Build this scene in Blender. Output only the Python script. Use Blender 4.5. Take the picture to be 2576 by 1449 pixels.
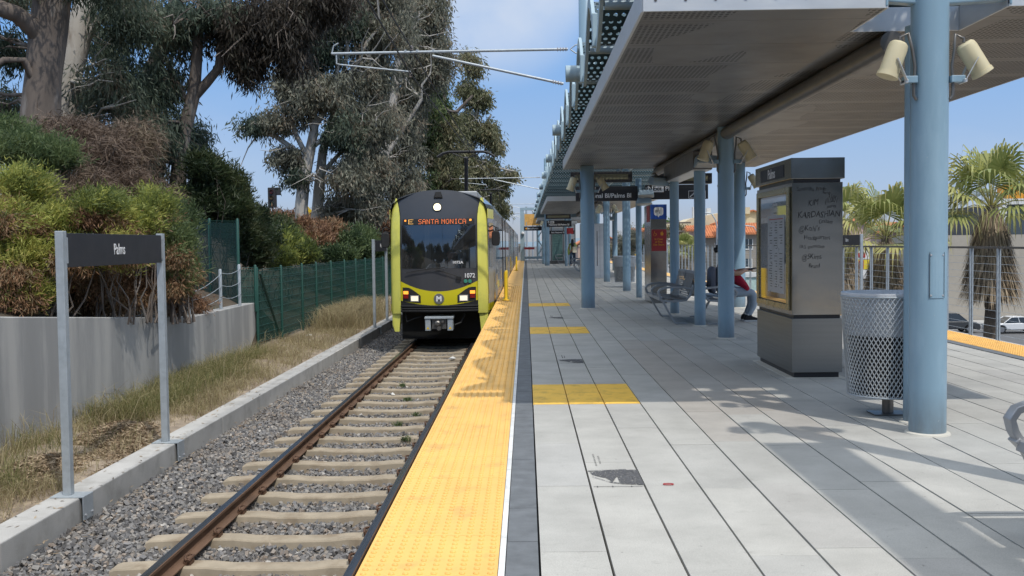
import bpy, bmesh, math, random
import numpy as np
from mathutils import Vector, Matrix, Euler
R = math.radians; PI = math.pi
rng = np.random.default_rng(7); random.seed(7)
for o in list(bpy.data.objects): bpy.data.objects.remove(o)
S = bpy.context.scene; COL = S.collection
# ---------------- camera ----------------
cd = bpy.data.cameras.new('camera'); cam = bpy.data.objects.new('camera', cd); COL.objects.link(cam)
cd.sensor_width = 36; cd.lens = 2530/2576*36; cd.clip_end = 6000; cd.clip_start = .05
cam.matrix_world = Matrix.Translation((0, 0, 1.426)) @ Matrix.Rotation(R(.822), 4, 'Z') @ Matrix.Rotation(R(90-2.514), 4, 'X') @ Matrix.Rotation(-.012, 4, 'Z')
S.camera = cam
# ---------------- world, sun ----------------
SUNV = Vector((.33, -.53, 1)).normalized(); ELEV = math.asin(SUNV.z); AZ = math.atan2(SUNV.x, SUNV.y)
W = bpy.data.worlds.new('World'); S.world = W; W.use_nodes = True
nt = W.node_tree; bg = nt.nodes['Background']
sky = nt.nodes.new('ShaderNodeTexSky'); sky.sky_type = 'NISHITA'; sky.sun_disc = False
sky.sun_elevation = ELEV; sky.sun_rotation = AZ; sky.air_density = 1.0; sky.dust_density = 1.4; sky.ozone_density = 1.6; sky.altitude = 50
tc = nt.nodes.new('ShaderNodeTexCoord'); mp = nt.nodes.new('ShaderNodeMapping'); mp.inputs['Scale'].default_value = (1.5, 1.5, 4)
nz = nt.nodes.new('ShaderNodeTexNoise'); nz.inputs['Scale'].default_value = 1.7; nz.inputs['Detail'].default_value = 7; nz.inputs['Roughness'].default_value = .5
cr = nt.nodes.new('ShaderNodeValToRGB'); cr.color_ramp.elements[0].position = .56; cr.color_ramp.elements[1].position = .84
cr.color_ramp.elements[1].color = (.22, .22, .22, 1)
mx = nt.nodes.new('ShaderNodeMix'); mx.data_type = 'RGBA'; mx.inputs[7].default_value = (6.2, 6.4, 6.7, 1)
nt.links.new(tc.outputs['Generated'], mp.inputs[0]); nt.links.new(mp.outputs[0], nz.inputs['Vector']); nt.links.new(nz.outputs[0], cr.inputs[0])
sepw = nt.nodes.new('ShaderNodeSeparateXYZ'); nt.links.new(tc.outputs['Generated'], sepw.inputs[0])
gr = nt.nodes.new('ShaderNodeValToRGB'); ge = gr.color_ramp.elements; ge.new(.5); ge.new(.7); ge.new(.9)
for e_, (p_, c_) in zip(ge, [(0, (3.6, 3.8, 4.1)), (.05, (3.1, 4.2, 6.0)), (.20, (1.5, 3.3, 6.5)), (.45, (2.4, 3.8, 5.9)), (.72, (10.4, 11.0, 11.8))]): e_.position = p_; e_.color = (*[v_/12 for v_ in c_], 1)  # ramp whitened high overhead, out of view, as added fill light
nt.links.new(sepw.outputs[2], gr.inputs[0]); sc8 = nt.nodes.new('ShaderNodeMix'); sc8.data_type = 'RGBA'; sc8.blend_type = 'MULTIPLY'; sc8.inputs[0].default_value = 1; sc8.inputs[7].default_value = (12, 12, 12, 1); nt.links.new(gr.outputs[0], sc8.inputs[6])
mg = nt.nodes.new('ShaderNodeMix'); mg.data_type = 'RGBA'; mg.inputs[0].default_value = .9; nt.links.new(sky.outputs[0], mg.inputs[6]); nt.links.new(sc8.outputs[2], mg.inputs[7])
vd = nt.nodes.new('ShaderNodeVectorMath'); vd.operation = 'DOT_PRODUCT'; nt.links.new(tc.outputs['Generated'], vd.inputs[0]); vd.inputs[1].default_value = (-.024, .967, .253)
mr = nt.nodes.new('ShaderNodeMapRange'); mr.interpolation_type = 'SMOOTHSTEP'; mr.inputs[1].default_value = .9935; mr.inputs[2].default_value = .9998; mr.inputs[4].default_value = .62; nt.links.new(vd.outputs['Value'], mr.inputs[0])
nz2 = nt.nodes.new('ShaderNodeTexNoise'); nz2.inputs['Scale'].default_value = 9; nz2.inputs['Detail'].default_value = 6; nt.links.new(tc.outputs['Generated'], nz2.inputs['Vector'])
mm2 = nt.nodes.new('ShaderNodeMath'); mm2.operation = 'MULTIPLY'; nt.links.new(mr.outputs[0], mm2.inputs[0]); nt.links.new(nz2.outputs[0], mm2.inputs[1])
ma2 = nt.nodes.new('ShaderNodeMath'); ma2.operation = 'ADD'; ma2.use_clamp = True; nt.links.new(mm2.outputs[0], ma2.inputs[0]); nt.links.new(cr.outputs[0], ma2.inputs[1]); ma3 = nt.nodes.new('ShaderNodeMath'); ma3.operation = 'ADD'; ma3.use_clamp = True; nt.links.new(ma2.outputs[0], ma3.inputs[0]); nt.links.new(mm2.outputs[0], ma3.inputs[1])
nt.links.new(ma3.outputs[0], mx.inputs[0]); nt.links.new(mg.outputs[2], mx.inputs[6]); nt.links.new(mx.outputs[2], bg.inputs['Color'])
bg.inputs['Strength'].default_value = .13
sd = bpy.data.lights.new('sun', 'SUN'); sd.energy = 2.65; sd.angle = R(.9); sd.color = (1, .95, .87)
so = bpy.data.objects.new('sun', sd); COL.objects.link(so); so.rotation_euler = SUNV.to_track_quat('Z', 'Y').to_euler(); so.location = (5, -8, 30)
S.view_settings.view_transform = 'Standard'; S.view_settings.look = 'None'; S.view_settings.gamma = 1; S.view_settings.exposure = 0.0
S.cycles.max_bounces = 6; S.cycles.transparent_max_bounces = 24; S.cycles.diffuse_bounces = 3; S.cycles.glossy_bounces = 3
S.cycles.transmission_bounces = 3; S.cycles.caustics_reflective = False; S.cycles.caustics_refractive = False; S.cycles.sample_clamp_indirect = 4

# ---------------- materials ----------------
MATS = {}
def nodes(m):
    m.use_nodes = True; return m.node_tree, m.node_tree.nodes['Principled BSDF']
def mth(nt, op, a, b=None, c=None):
    n = nt.nodes.new('ShaderNodeMath'); n.operation = op
    for i, v in enumerate((a, b, c)):
        if v is None: continue
        if isinstance(v, (int, float)): n.inputs[i].default_value = v
        else: nt.links.new(v, n.inputs[i])
    return n.outputs[0]
def ramp(nt, fac, cols):
    n = nt.nodes.new('ShaderNodeValToRGB'); e = n.color_ramp.elements
    while len(e) < len(cols): e.new(.5)
    for i, (p, c) in enumerate(cols): e[i].position = p; e[i].color = (*c, 1)
    nt.links.new(fac, n.inputs[0]); return n.outputs[0]
def mixc(nt, fac, a, b, mode='MIX'):
    n = nt.nodes.new('ShaderNodeMix'); n.data_type = 'RGBA'; n.blend_type = mode
    for i, v in ((0, fac), (6, a), (7, b)):
        if isinstance(v, (int, float)): n.inputs[i].default_value = v
        elif isinstance(v, tuple): n.inputs[i].default_value = (*v, 1)
        else: nt.links.new(v, n.inputs[i])
    return n.outputs[2]
def noise(nt, vec, scale, detail=4, rough=.55):
    n = nt.nodes.new('ShaderNodeTexNoise'); n.inputs['Scale'].default_value = scale; n.inputs['Detail'].default_value = detail; n.inputs['Roughness'].default_value = rough
    nt.links.new(vec, n.inputs['Vector']); return n.outputs[0]
def geo(nt, scale=None):
    g = nt.nodes.new('ShaderNodeNewGeometry').outputs['Position']
    if scale:
        m = nt.nodes.new('ShaderNodeMapping'); m.inputs['Scale'].default_value = scale; nt.links.new(g, m.inputs[0]); return m.outputs[0]
    return g
def M(name, col, rough=.6, metal=0., var=.15, scale=3., bump=0., bscale=40., stretch=None, emis=None, estr=1., spec=.5, dirt_or_dapple=None, dscale=1.2, dpos=(.5, .7), coat=0.):
    """painted / mineral surface with broken-up tone, optional stains, painted dapples and bump"""
    m = bpy.data.materials.new(name); nt, p = nodes(m); MATS[name] = m
    v = geo(nt, stretch)
    c = ramp(nt, noise(nt, v, scale, 6), [(.25, tuple(x*(1-var) for x in col)), (.75, tuple(min(1, x*(1+var)) for x in col))])
    if dirt_or_dapple:
        f = ramp(nt, noise(nt, v, dscale, 8, .65), [(dpos[0], (0, 0, 0)), (dpos[1], (1, 1, 1))])
        c = mixc(nt, mth(nt, 'MULTIPLY', f, dirt_or_dapple[3]), c, tuple(dirt_or_dapple[:3]))
    nt.links.new(c, p.inputs['Base Color'])
    p.inputs['Roughness'].default_value = rough; p.inputs['Metallic'].default_value = metal
    p.inputs['Specular IOR Level'].default_value = spec; p.inputs['Coat Weight'].default_value = coat
    if rough > .15 and not emis:
        nt.links.new(mth(nt, 'ADD', mth(nt, 'MULTIPLY', noise(nt, v, scale*2.3, 5), .2), rough-.1), p.inputs['Roughness'])
    if bump:
        b = nt.nodes.new('ShaderNodeBump'); b.inputs['Strength'].default_value = bump; b.inputs['Distance'].default_value = .01
        nt.links.new(noise(nt, v, bscale, 5), b.inputs['Height']); nt.links.new(b.outputs[0], p.inputs['Normal'])
    if emis:
        p.inputs['Emission Color'].default_value = (*emis, 1); p.inputs['Emission Strength'].default_value = estr
    return m
def holes(nt, u, v, pitch, rad, stag=True):
    """1 inside round holes laid out in a (staggered) grid"""
    a = mth(nt, 'DIVIDE', u, pitch); b = mth(nt, 'DIVIDE', v, pitch)
    if stag: a = mth(nt, 'ADD', a, mth(nt, 'MULTIPLY', mth(nt, 'MODULO', mth(nt, 'FLOOR', b), 2), .5))
    fa = mth(nt, 'SUBTRACT', mth(nt, 'FRACT', a), .5); fb = mth(nt, 'SUBTRACT', mth(nt, 'FRACT', b), .5)
    d = mth(nt, 'ADD', mth(nt, 'MULTIPLY', fa, fa), mth(nt, 'MULTIPLY', fb, fb))
    return mth(nt, 'LESS_THAN', d, rad*rad)
def MPERF(name, col, pitch, rad, uv, rough=.45, metal=.3, stag=True, mask=None):
    """sheet metal with real see-through holes; uv = 'UV' or axis letters of object space"""
    m = M(name, col, rough, metal, .12); nt = m.node_tree; p = nt.nodes['Principled BSDF']
    t = nt.nodes.new('ShaderNodeTexCoord'); s = nt.nodes.new('ShaderNodeSeparateXYZ')
    nt.links.new(t.outputs['UV' if uv == 'UV' else 'Object'], s.inputs[0])
    ax = {'x': s.outputs[0], 'y': s.outputs[1], 'z': s.outputs[2]}
    u, v = (ax['x'], ax['y']) if uv == 'UV' else (ax[uv[0]], ax[uv[1]])
    h = holes(nt, mth(nt, 'ADD', u, 50.), mth(nt, 'ADD', v, 50.), pitch, rad, stag)
    if mask: h = mth(nt, 'MULTIPLY', h, mask(nt, u, v))
    tr = nt.nodes.new('ShaderNodeBsdfTransparent'); mxs = nt.nodes.new('ShaderNodeMixShader'); out = nt.nodes['Material Output']
    nt.links.new(h, mxs.inputs[0]); nt.links.new(p.outputs[0], mxs.inputs[1]); nt.links.new(tr.outputs[0], mxs.inputs[2]); nt.links.new(mxs.outputs[0], out.inputs[0])
    return m
def MLEAF(name, pal, rough=.55, trans=.38):
    m = bpy.data.materials.new(name); nt, p = nodes(m); MATS[name] = m
    a = nt.nodes.new('ShaderNodeAttribute'); a.attribute_name = 'rnd'
    n = len(pal); c = ramp(nt, a.outputs['Fac'], [(i/(n-1), q) for i, q in enumerate(pal)])
    nt.links.new(c, p.inputs['Base Color']); p.inputs['Roughness'].default_value = rough; p.inputs['Specular IOR Level'].default_value = .35
    t = nt.nodes.new('ShaderNodeBsdfTranslucent'); nt.links.new(c, t.inputs[0]); mxs = nt.nodes.new('ShaderNodeMixShader'); mxs.inputs[0].default_value = trans
    nt.links.new(p.outputs[0], mxs.inputs[1]); nt.links.new(t.outputs[0], mxs.inputs[2]); nt.links.new(mxs.outputs[0], nt.nodes['Material Output'].inputs[0])
    return m

M('paver', (.5, .49, .46)); 
def paver_mat():
    m = MATS['paver']; nt = m.node_tree; p = nt.nodes['Principled BSDF']; nt.nodes.clear()
    p = nt.nodes.new('ShaderNodeBsdfPrincipled'); out = nt.nodes.new('ShaderNodeOutputMaterial'); nt.links.new(p.outputs[0], out.inputs[0])
    a = nt.nodes.new('ShaderNodeAttribute'); a.attribute_name = 'rnd'
    v = geo(nt); base = ramp(nt, a.outputs['Fac'], [(0, (.43, .422, .395)), (.4, (.465, .455, .422)), (.7, (.485, .473, .437)), (.86, (.45, .443, .42)), (1, (.43, .397, .355))])
    c = mixc(nt, .55, base, ramp(nt, noise(nt, v, 2.2, 8, .6), [(.3, (.72, .72, .72)), (.7, (1.15, 1.15, 1.15))]), 'MULTIPLY')
    c = mixc(nt, .6, c, ramp(nt, noise(nt, v, 160, 3, .7), [(.3, (.68, .68, .68)), (.7, (1.2, 1.2, 1.2))]), 'MULTIPLY')
    st = ramp(nt, noise(nt, geo(nt, (1, 2.2, 1)), 6.5, 6, .75), [(.58, (0, 0, 0)), (.74, (1, 1, 1))])
    c = mixc(nt, mth(nt, 'MULTIPLY', st, .33), c, (.17, .155, .14))
    st = ramp(nt, noise(nt, geo(nt, (1.3, .8, 1)), .7, 7, .7), [(.5, (0, 0, 0)), (.75, (1, 1, 1))])
    c = mixc(nt, mth(nt, 'MULTIPLY', st, .3), c, (.30, .285, .26))
    st = ramp(nt, noise(nt, v, 23, 3, .6), [(.70, (0, 0, 0)), (.73, (1, 1, 1))])
    c = mixc(nt, mth(nt, 'MULTIPLY', st, .55), c, (.14, .13, .12))
    st = ramp(nt, noise(nt, v, 55, 2, .5), [(.72, (0, 0, 0)), (.76, (1, 1, 1))])
    c = mixc(nt, mth(nt, 'MULTIPLY', st, .4), c, (.12, .11, .10))
    nt.links.new(c, p.inputs['Base Color']); p.inputs['Roughness'].default_value = .85; p.inputs['Specular IOR Level'].default_value = .25
    b = nt.nodes.new('ShaderNodeBump'); b.inputs['Strength'].default_value = .25; b.inputs['Distance'].default_value = .003
    nt.links.new(noise(nt, v, 220, 3), b.inputs['Height']); nt.links.new(b.outputs[0], p.inputs['Normal'])
paver_mat()
M('gap', (.02, .02, .02), .9)
M('border', (.14, .15, .16), .8, var=.25, scale=8, bump=.2, bscale=200)
M('tactile', (.84, .50, .14), .6, var=.08, scale=2, dirt_or_dapple=(.30, .20, .09, .55), dscale=3.5, dpos=(.55, .78))
M('tactile_pad', (.86, .53, .08), .6, var=.1, scale=3, dirt_or_dapple=(.2, .14, .05, .5), dscale=5)
M('white_paint', (.72, .72, .7), .6, dirt_or_dapple=(.3, .28, .25, .5), dscale=9)
M('concrete', (.40, .39, .37), .85, var=.2, scale=2.5, bump=.25, bscale=60, dirt_or_dapple=(.17, .15, .12, .6), dscale=2.2)
M('concrete_pale', (.44, .43, .41), .85, var=.15, scale=2, dirt_or_dapple=(.2, .19, .17, .5), dscale=3, bump=.2, bscale=90)
M('wall_grey', (.30, .30, .295), .9, var=.16, scale=.9, bump=.15, bscale=50, stretch=(1, 1.6, .25), dirt_or_dapple=(.44, .43, .41, .75), dscale=.9, dpos=(.46, .62))  # pale patches paint dappled tree light into the wall colour, along with streaks
M('tie', (.345, .29, .215), .9, var=.18, scale=6, bump=.12, bscale=120, dirt_or_dapple=(.22, .165, .11, .8), dscale=4)
M('rust', (.115, .062, .038), .85, .1, var=.35, scale=14, bump=.4, bscale=120)
M('rail_side', (.16, .095, .06), .8, .15, var=.35, scale=7, stretch=(1, .3, 1), bump=.2)
M('rail_top', (.16, .17, .19), .28, .9, var=.2, scale=4, stretch=(4, .1, 1))
M('stone', (.17, .17, .172), .9); 
def stone_mat():
    m = MATS['stone']; nt = m.node_tree; p = nt.nodes['Principled BSDF']
    a = nt.nodes.new('ShaderNodeAttribute'); a.attribute_name = 'rnd'
    c = ramp(nt, a.outputs['Fac'], [(0, (.11, .108, .11)), (.45, (.205, .2, .2)), (.75, (.28, .265, .245)), (.93, (.28, .225, .18)), (1, (.45, .43, .4))])
    c = mixc(nt, .5, c, ramp(nt, noise(nt, geo(nt), 60, 3), [(.3, (.7, .7, .7)), (.7, (1.3, 1.3, 1.3))]), 'MULTIPLY')
    c = mixc(nt, mth(nt, 'MULTIPLY', ramp(nt, noise(nt, geo(nt), 1.1, 5), [(.5, (0, 0, 0)), (.7, (1, 1, 1))]), .35), c, (.16, .12, .085))
    nt.links.new(c, p.inputs['Base Color'])
stone_mat()
M('gravel_bed', (.13, .122, .115), .95, var=.45, scale=28, bump=1., bscale=30)
M('dry_soil', (.27, .215, .16), .95, var=.35, scale=5, bump=.8, bscale=25, dirt_or_dapple=(.40, .32, .22, .8), dscale=2.5)
M('hill_soil', (.085, .065, .045), .95, var=.4, scale=1.2, bump=.8, bscale=10, dirt_or_dapple=(.045, .065, .03, .8), dscale=.4)
M('asphalt', (.11, .11, .112), .9, var=.15, scale=2, bump=.2, bscale=100)
M('galv', (.42, .46, .49), .5, .35, var=.12, scale=9, dirt_or_dapple=(.3, .33, .35, .5), dscale=14)
M('sign_black', (.022, .022, .026), .5, var=.2)
M('sign_white', (.8, .8, .8), .5, var=.03)
M('blue', (.235, .36, .455), .42, .0, var=.12, scale=1.6, dirt_or_dapple=(.32, .45, .54, .6), dscale=3.2, dpos=(.50, .70), stretch=(1.4, 1.4, .35), coat=.15)
def foot_grime():
    t_ = MATS['blue'].node_tree; p_ = t_.nodes['Principled BSDF']; c0 = p_.inputs['Base Color'].links[0].from_socket; s_ = t_.nodes.new('ShaderNodeSeparateXYZ'); g_ = geo(t_); t_.links.new(g_, s_.inputs[0])
    z_ = mth(t_, 'SUBTRACT', 1., mth(t_, 'DIVIDE', s_.outputs[2], .35)); z_ = mth(t_, 'MAXIMUM', z_, 0.); f_ = mth(t_, 'MULTIPLY', z_, mth(t_, 'MULTIPLY', noise(t_, geo(t_, (1, 1, .3)), 14, 6, .7), 1.1))
    c1 = mixc(t_, f_, c0, (.13, .125, .115)); k_ = ramp(t_, noise(t_, geo(t_), 34, 3, .6), [(.70, (0, 0, 0)), (.73, (1, 1, 1))]); c1 = mixc(t_, mth(t_, 'MULTIPLY', k_, .45), c1, (.36, .42, .46)); t_.links.new(c1, p_.inputs['Base Color'])
foot_grime()
M('blue_pale', (.33, .44, .50), .45, .0, var=.06, scale=3)
M('grout', (.6, .57, .5), .9, var=.1)
M('alu', (.62, .63, .64), .42, .55, var=.07, scale=3, stretch=(1, 1, 3))
M('alu_dark', (.18, .17, .16), .4, .7, var=.1, scale=3)
M('cream', (.62, .55, .36), .45, var=.07, scale=6)
M('lamp_glass', (.5, .5, .48), .15)
M('cable', (.03, .03, .035), .6)
M('steel', (.25, .257, .262), .14, 1., var=.06, scale=2, stretch=(.3, .3, 5))
M('steel_brushed', (.27, .275, .275), .34, 1., var=.06, scale=3, stretch=(.2, .2, 9))
M('steel_header', (.36, .365, .37), .13, 1., var=.08, scale=4)
for n_ in ('steel', 'steel_header'):
    t_ = MATS[n_].node_tree; b_ = t_.nodes.new('ShaderNodeBump'); b_.inputs['Strength'].default_value = .10; b_.inputs['Distance'].default_value = .012; t_.links.new(noise(t_, geo(t_), 4.5, 2, .4), b_.inputs['Height']); t_.links.new(b_.outputs[0], t_.nodes['Principled BSDF'].inputs['Normal'])
M('steel_black', (.03, .03, .034), .4, .3)
M('poster', (.38, .40, .44), .3, var=.12, scale=6)
M('steel_yellow_sheen', (.40, .36, .24), .25, .9)  # steel frame colour tinted with the yellow it reflects
M('ink', (.02, .02, .022), .7)
M('bin_mesh', (.52, .55, .57), .5, .35, var=.1, scale=20)
M('bag', (.55, .57, .6), .4, var=.15, scale=15, bump=.6, bscale=12)
M('bin_dark', (.02, .02, .022), .8)
M('bench', (.36, .37, .385), .42, .35, var=.1)
M('yellow', (.80, .52, .01), .45, var=.08)
M('fence_green', (.014, .07, .055), .5, .1, var=.12)
M('steel_blue', (.33, .43, .5), .5, .2)
M('red', (.40, .035, .04), .5); M('blue_sign', (.02, .09, .42), .5)
M('screen_off', (.17, .165, .11), .35)
M('art_orange', (.75, .42, .12), .6, var=.2, scale=6, dirt_or_dapple=(.25, .12, .03, .9), dscale=9, dpos=(.6, .68))
M('glass_green', (.16, .27, .25), .12)
MPERF('perf_teal', (.035, .075, .095), .085, .27, 'UV', .4, .5)
MPERF('perf_bench', (.27, .275, .28), .034, .27, 'yz', .45, .4)
def soffit():
    m = M('soffit', (.23, .222, .215), .42, .6, .1, 1.2, dirt_or_dapple=(.15, .14, .13, .7), dscale=.8); nt = m.node_tree; p = nt.nodes['Principled BSDF']
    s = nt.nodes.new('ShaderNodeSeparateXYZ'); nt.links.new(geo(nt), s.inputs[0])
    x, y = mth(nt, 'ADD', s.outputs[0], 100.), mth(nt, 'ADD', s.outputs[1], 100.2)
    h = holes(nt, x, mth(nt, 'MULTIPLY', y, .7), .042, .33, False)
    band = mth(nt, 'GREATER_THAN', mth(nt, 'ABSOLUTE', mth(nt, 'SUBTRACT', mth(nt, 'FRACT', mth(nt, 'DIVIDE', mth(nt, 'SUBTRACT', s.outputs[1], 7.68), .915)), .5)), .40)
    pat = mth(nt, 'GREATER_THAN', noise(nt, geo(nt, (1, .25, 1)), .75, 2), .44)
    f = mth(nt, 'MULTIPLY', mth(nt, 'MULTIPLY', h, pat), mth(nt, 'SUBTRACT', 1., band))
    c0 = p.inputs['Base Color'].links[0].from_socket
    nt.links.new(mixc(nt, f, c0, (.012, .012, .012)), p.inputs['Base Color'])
soffit()
MLEAF('leaf_euc_dark', [(.035, .055, .042), (.075, .105, .075), (.13, .16, .11), (.15, .115, .085)])
MLEAF('leaf_euc_brown', [(.095, .09, .07), (.18, .185, .14), (.28, .28, .215), (.28, .21, .15)])
MLEAF('leaf_euc_olive', [(.07, .08, .045), (.14, .15, .075), (.22, .215, .12), (.27, .23, .14)])
MLEAF('leaf_yellow', [(.07, .10, .035), (.19, .23, .06), (.38, .40, .09), (.52, .46, .13)])
MLEAF('leaf_green', [(.03, .055, .025), (.08, .12, .05), (.15, .20, .08), (.22, .26, .10)])
MLEAF('leaf_dark', [(.015, .028, .014), (.03, .05, .022), (.055, .08, .03), (.08, .09, .04)])
MLEAF('leaf_twig', [(.055, .036, .026), (.12, .08, .055), (.20, .145, .105), (.12, .10, .05)], trans=.1)
MLEAF('leaf_rust', [(.09, .045, .028), (.20, .105, .055), (.30, .17, .09), (.16, .14, .08)], trans=.15)
MLEAF('leaf_bright', [(.05, .10, .015), (.10, .19, .03), (.15, .25, .05), (.2, .3, .07)])
MLEAF('leaf_palm', [(.10, .13, .045), (.23, .27, .08), (.40, .40, .14), (.52, .45, .19)], .4, .25)
MLEAF('leaf_dead', [(.15, .11, .07), (.28, .21, .135), (.42, .33, .22), (.32, .22, .14)], trans=.1)
MLEAF('grass_dry', [(.20, .15, .09), (.38, .31, .18), (.54, .46, .29), (.26, .24, .10)])
MLEAF('grass_green', [(.10, .115, .04), (.18, .19, .07), (.30, .28, .12), (.44, .37, .21)])
MLEAF('leaf_dead_dark', [(.03, .028, .022), (.06, .05, .04), (.09, .072, .055), (.065, .07, .05)])
M('palm_stalk', (.30, .26, .08), .6)
M('bark', (.145, .118, .10), .9, var=.35, scale=3, bump=.8, bscale=9, stretch=(1, 1, .25), dirt_or_dapple=(.27, .25, .235, .8), dscale=1.6, dpos=(.54, .64))
M('bark_white', (.46, .43, .39), .85, var=.15, scale=2, bump=.3, stretch=(1, 1, .35), dirt_or_dapple=(.2, .15, .11, .8), dscale=1.4, dpos=(.55, .66))
M('bark_palm', (.13, .10, .075), .95, var=.4, scale=12, bump=1., bscale=14)

# ---------------- mesh helpers ----------------
def tag(o, label=None, cat=None, group=None, kind=None):
    if label: o['label'] = label
    if cat: o['category'] = cat
    if group: o['group'] = group
    if kind: o['kind'] = kind
    return o
def thing(name, label, cat, loc=(0, 0, 0), rz=0., group=None):
    o = bpy.data.objects.new(name, None); COL.objects.link(o); o.empty_display_size = .1
    o.location = loc; o.rotation_euler = (0, 0, rz); return tag(o, label, cat, group)
class MB:
    def __init__(s): s.v = []; s.f = []; s.m = []; s.a = []; s.useA = False
    def add(s, vs, fs, mi=0, a=0.):
        n = len(s.v); s.v += [tuple(p) for p in vs]; s.f += [tuple(i+n for i in f) for f in fs]; s.m += [mi]*len(fs); s.a += [a]*len(fs); return s
    def box(s, x0, x1, y0, y1, z0, z1, mi=0, a=0., mat=None):
        vs = [(x, y, z) for z in (z0, z1) for y in (y0, y1) for x in (x0, x1)]
        if mat is not None: vs = [mat @ Vector(p) for p in vs]
        return s.add(vs, [(0, 2, 3, 1), (4, 5, 7, 6), (0, 1, 5, 4), (2, 6, 7, 3), (0, 4, 6, 2), (1, 3, 7, 5)], mi, a)
    def tube(s, pts, r, n=8, caps=True, mi=0, flat=1.):
        pts = [Vector(p) for p in pts]; k = len(pts); rs = r if isinstance(r, (list, tuple)) else [r]*k
        d0 = (pts[1]-pts[0]).normalized(); up = Vector((0, 0, 1)) if abs(d0.z) < .9 else Vector((1, 0, 0)); u = d0.cross(up).normalized(); vs = []
        for i in range(k):
            d = (pts[min(i+1, k-1)]-pts[max(i-1, 0)]).normalized(); u = (u-d*u.dot(d)).normalized(); w = d.cross(u)
            for j in range(n):
                t = 2*PI*j/n; vs.append(pts[i]+(u*math.cos(t)+w*math.sin(t)*flat)*rs[i])
        fs = [(i*n+j, i*n+(j+1) % n, (i+1)*n+(j+1) % n, (i+1)*n+j) for i in range(k-1) for j in range(n)]
        if caps: fs += [tuple(range(n))[::-1], tuple(range((k-1)*n, k*n))]
        return s.add(vs, fs, mi)
    def lathe(s, prof, n=24, c=(0, 0, 0), mi=0, mat=None):
        vs = [(c[0]+r*math.cos(2*PI*j/n), c[1]+r*math.sin(2*PI*j/n), c[2]+z) for r, z in prof for j in range(n)]
        if mat is not None: vs = [mat @ Vector(p) for p in vs]
        k = len(prof); fs = [(i*n+j, i*n+(j+1) % n, (i+1)*n+(j+1) % n, (i+1)*n+j) for i in range(k-1) for j in range(n)]
        if prof[0][0] > 0: fs.append(tuple(range(n))[::-1])
        if prof[-1][0] > 0: fs.append(tuple(range((k-1)*n, k*n)))
        return s.add(vs, fs, mi)
    def prism(s, poly, d0, d1, axis='y', mi=0):
        """extrude a polygon; axis y: poly in (x,z); x: (y,z); z: (x,y)"""
        f = {'y': lambda a, b, d: (a, d, b), 'x': lambda a, b, d: (d, a, b), 'z': lambda a, b, d: (a, b, d)}[axis]
        n = len(poly); vs = [f(a, b, d0) for a, b in poly]+[f(a, b, d1) for a, b in poly]
        fs = [tuple(range(n)), tuple(range(n, 2*n))[::-1]]+[(i, i+n, (i+1) % n+n, (i+1) % n) for i in range(n)]
        return s.add(vs, fs, mi)
    def band(s, path, w0, w1, t, mi=0):
        """flat bar swept along a path in the x-z plane, width from y=w0 to w1, thickness t"""
        P = [Vector((p[0], 0, p[1])) for p in path]; L = []; U = []
        for i, p in enumerate(P):
            d = (P[min(i+1, len(P)-1)]-P[max(i-1, 0)]).normalized(); nrm = Vector((-d.z, 0, d.x)); U.append(p+nrm*t/2); L.append(p-nrm*t/2)
        vs = []
        for a, b in zip(U, L): vs += [(a.x, w0, a.z), (a.x, w1, a.z), (b.x, w1, b.z), (b.x, w0, b.z)]
        k = len(P); fs = [(i*4+j, i*4+(j+1) % 4, i*4+4+(j+1) % 4, i*4+4+j) for i in range(k-1) for j in range(4)]+[(3, 2, 1, 0), ((k-1)*4, (k-1)*4+1, (k-1)*4+2, (k-1)*4+3)]
        return s.add(vs, fs, mi)
    def build(s, name, mats, parent=None, loc=(0, 0, 0), smooth=None, bevel=0, attr=False):
        me = bpy.data.meshes.new(name); me.from_pydata(s.v, [], s.f)
        if isinstance(mats, str): mats = [mats]
        for q in mats: me.materials.append(MATS[q])
        me.polygons.foreach_set('material_index', s.m)
        bm = bmesh.new(); bm.from_mesh(me)
        if len(bm.faces) < 60000: bmesh.ops.recalc_face_normals(bm, faces=bm.faces)
        bm.to_mesh(me); bm.free()
        if attr:
            at = me.attributes.new('rnd', 'FLOAT', 'FACE'); at.data.foreach_set('value', s.a)
        if smooth is not None:
            me.polygons.foreach_set('use_smooth', [True]*len(me.polygons)); me.set_sharp_from_angle(angle=R(smooth))
        o = bpy.data.objects.new(name, me); COL.objects.link(o); o.location = loc
        if parent: o.parent = parent
        if bevel:
            b = o.modifiers.new('bevel', 'BEVEL'); b.width = bevel; b.segments = 2; b.limit_method = 'ANGLE'; b.angle_limit = R(40)
        return o
def struct(o): o['kind'] = 'structure'; return o
def npmesh(name, V, k, mat, rnd, parent=None):
    """V: (N*k,3) verts, faces are consecutive k-gons; rnd per face"""
    n = len(V)//k; me = bpy.data.meshes.new(name); me.vertices.add(len(V)); me.vertices.foreach_set('co', V.astype(np.float32).ravel())
    me.loops.add(len(V)); me.loops.foreach_set('vertex_index', np.arange(len(V), dtype=np.int32)); me.polygons.add(n)
    me.polygons.foreach_set('loop_start', np.arange(0, len(V), k, dtype=np.int32)); me.update(calc_edges=True)
    at = me.attributes.new('rnd', 'FLOAT', 'FACE'); at.data.foreach_set('value', rnd.astype(np.float32)); me.materials.append(MATS[mat])
    o = bpy.data.objects.new(name, me); COL.objects.link(o)
    if parent: o.parent = parent
    return o
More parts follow.
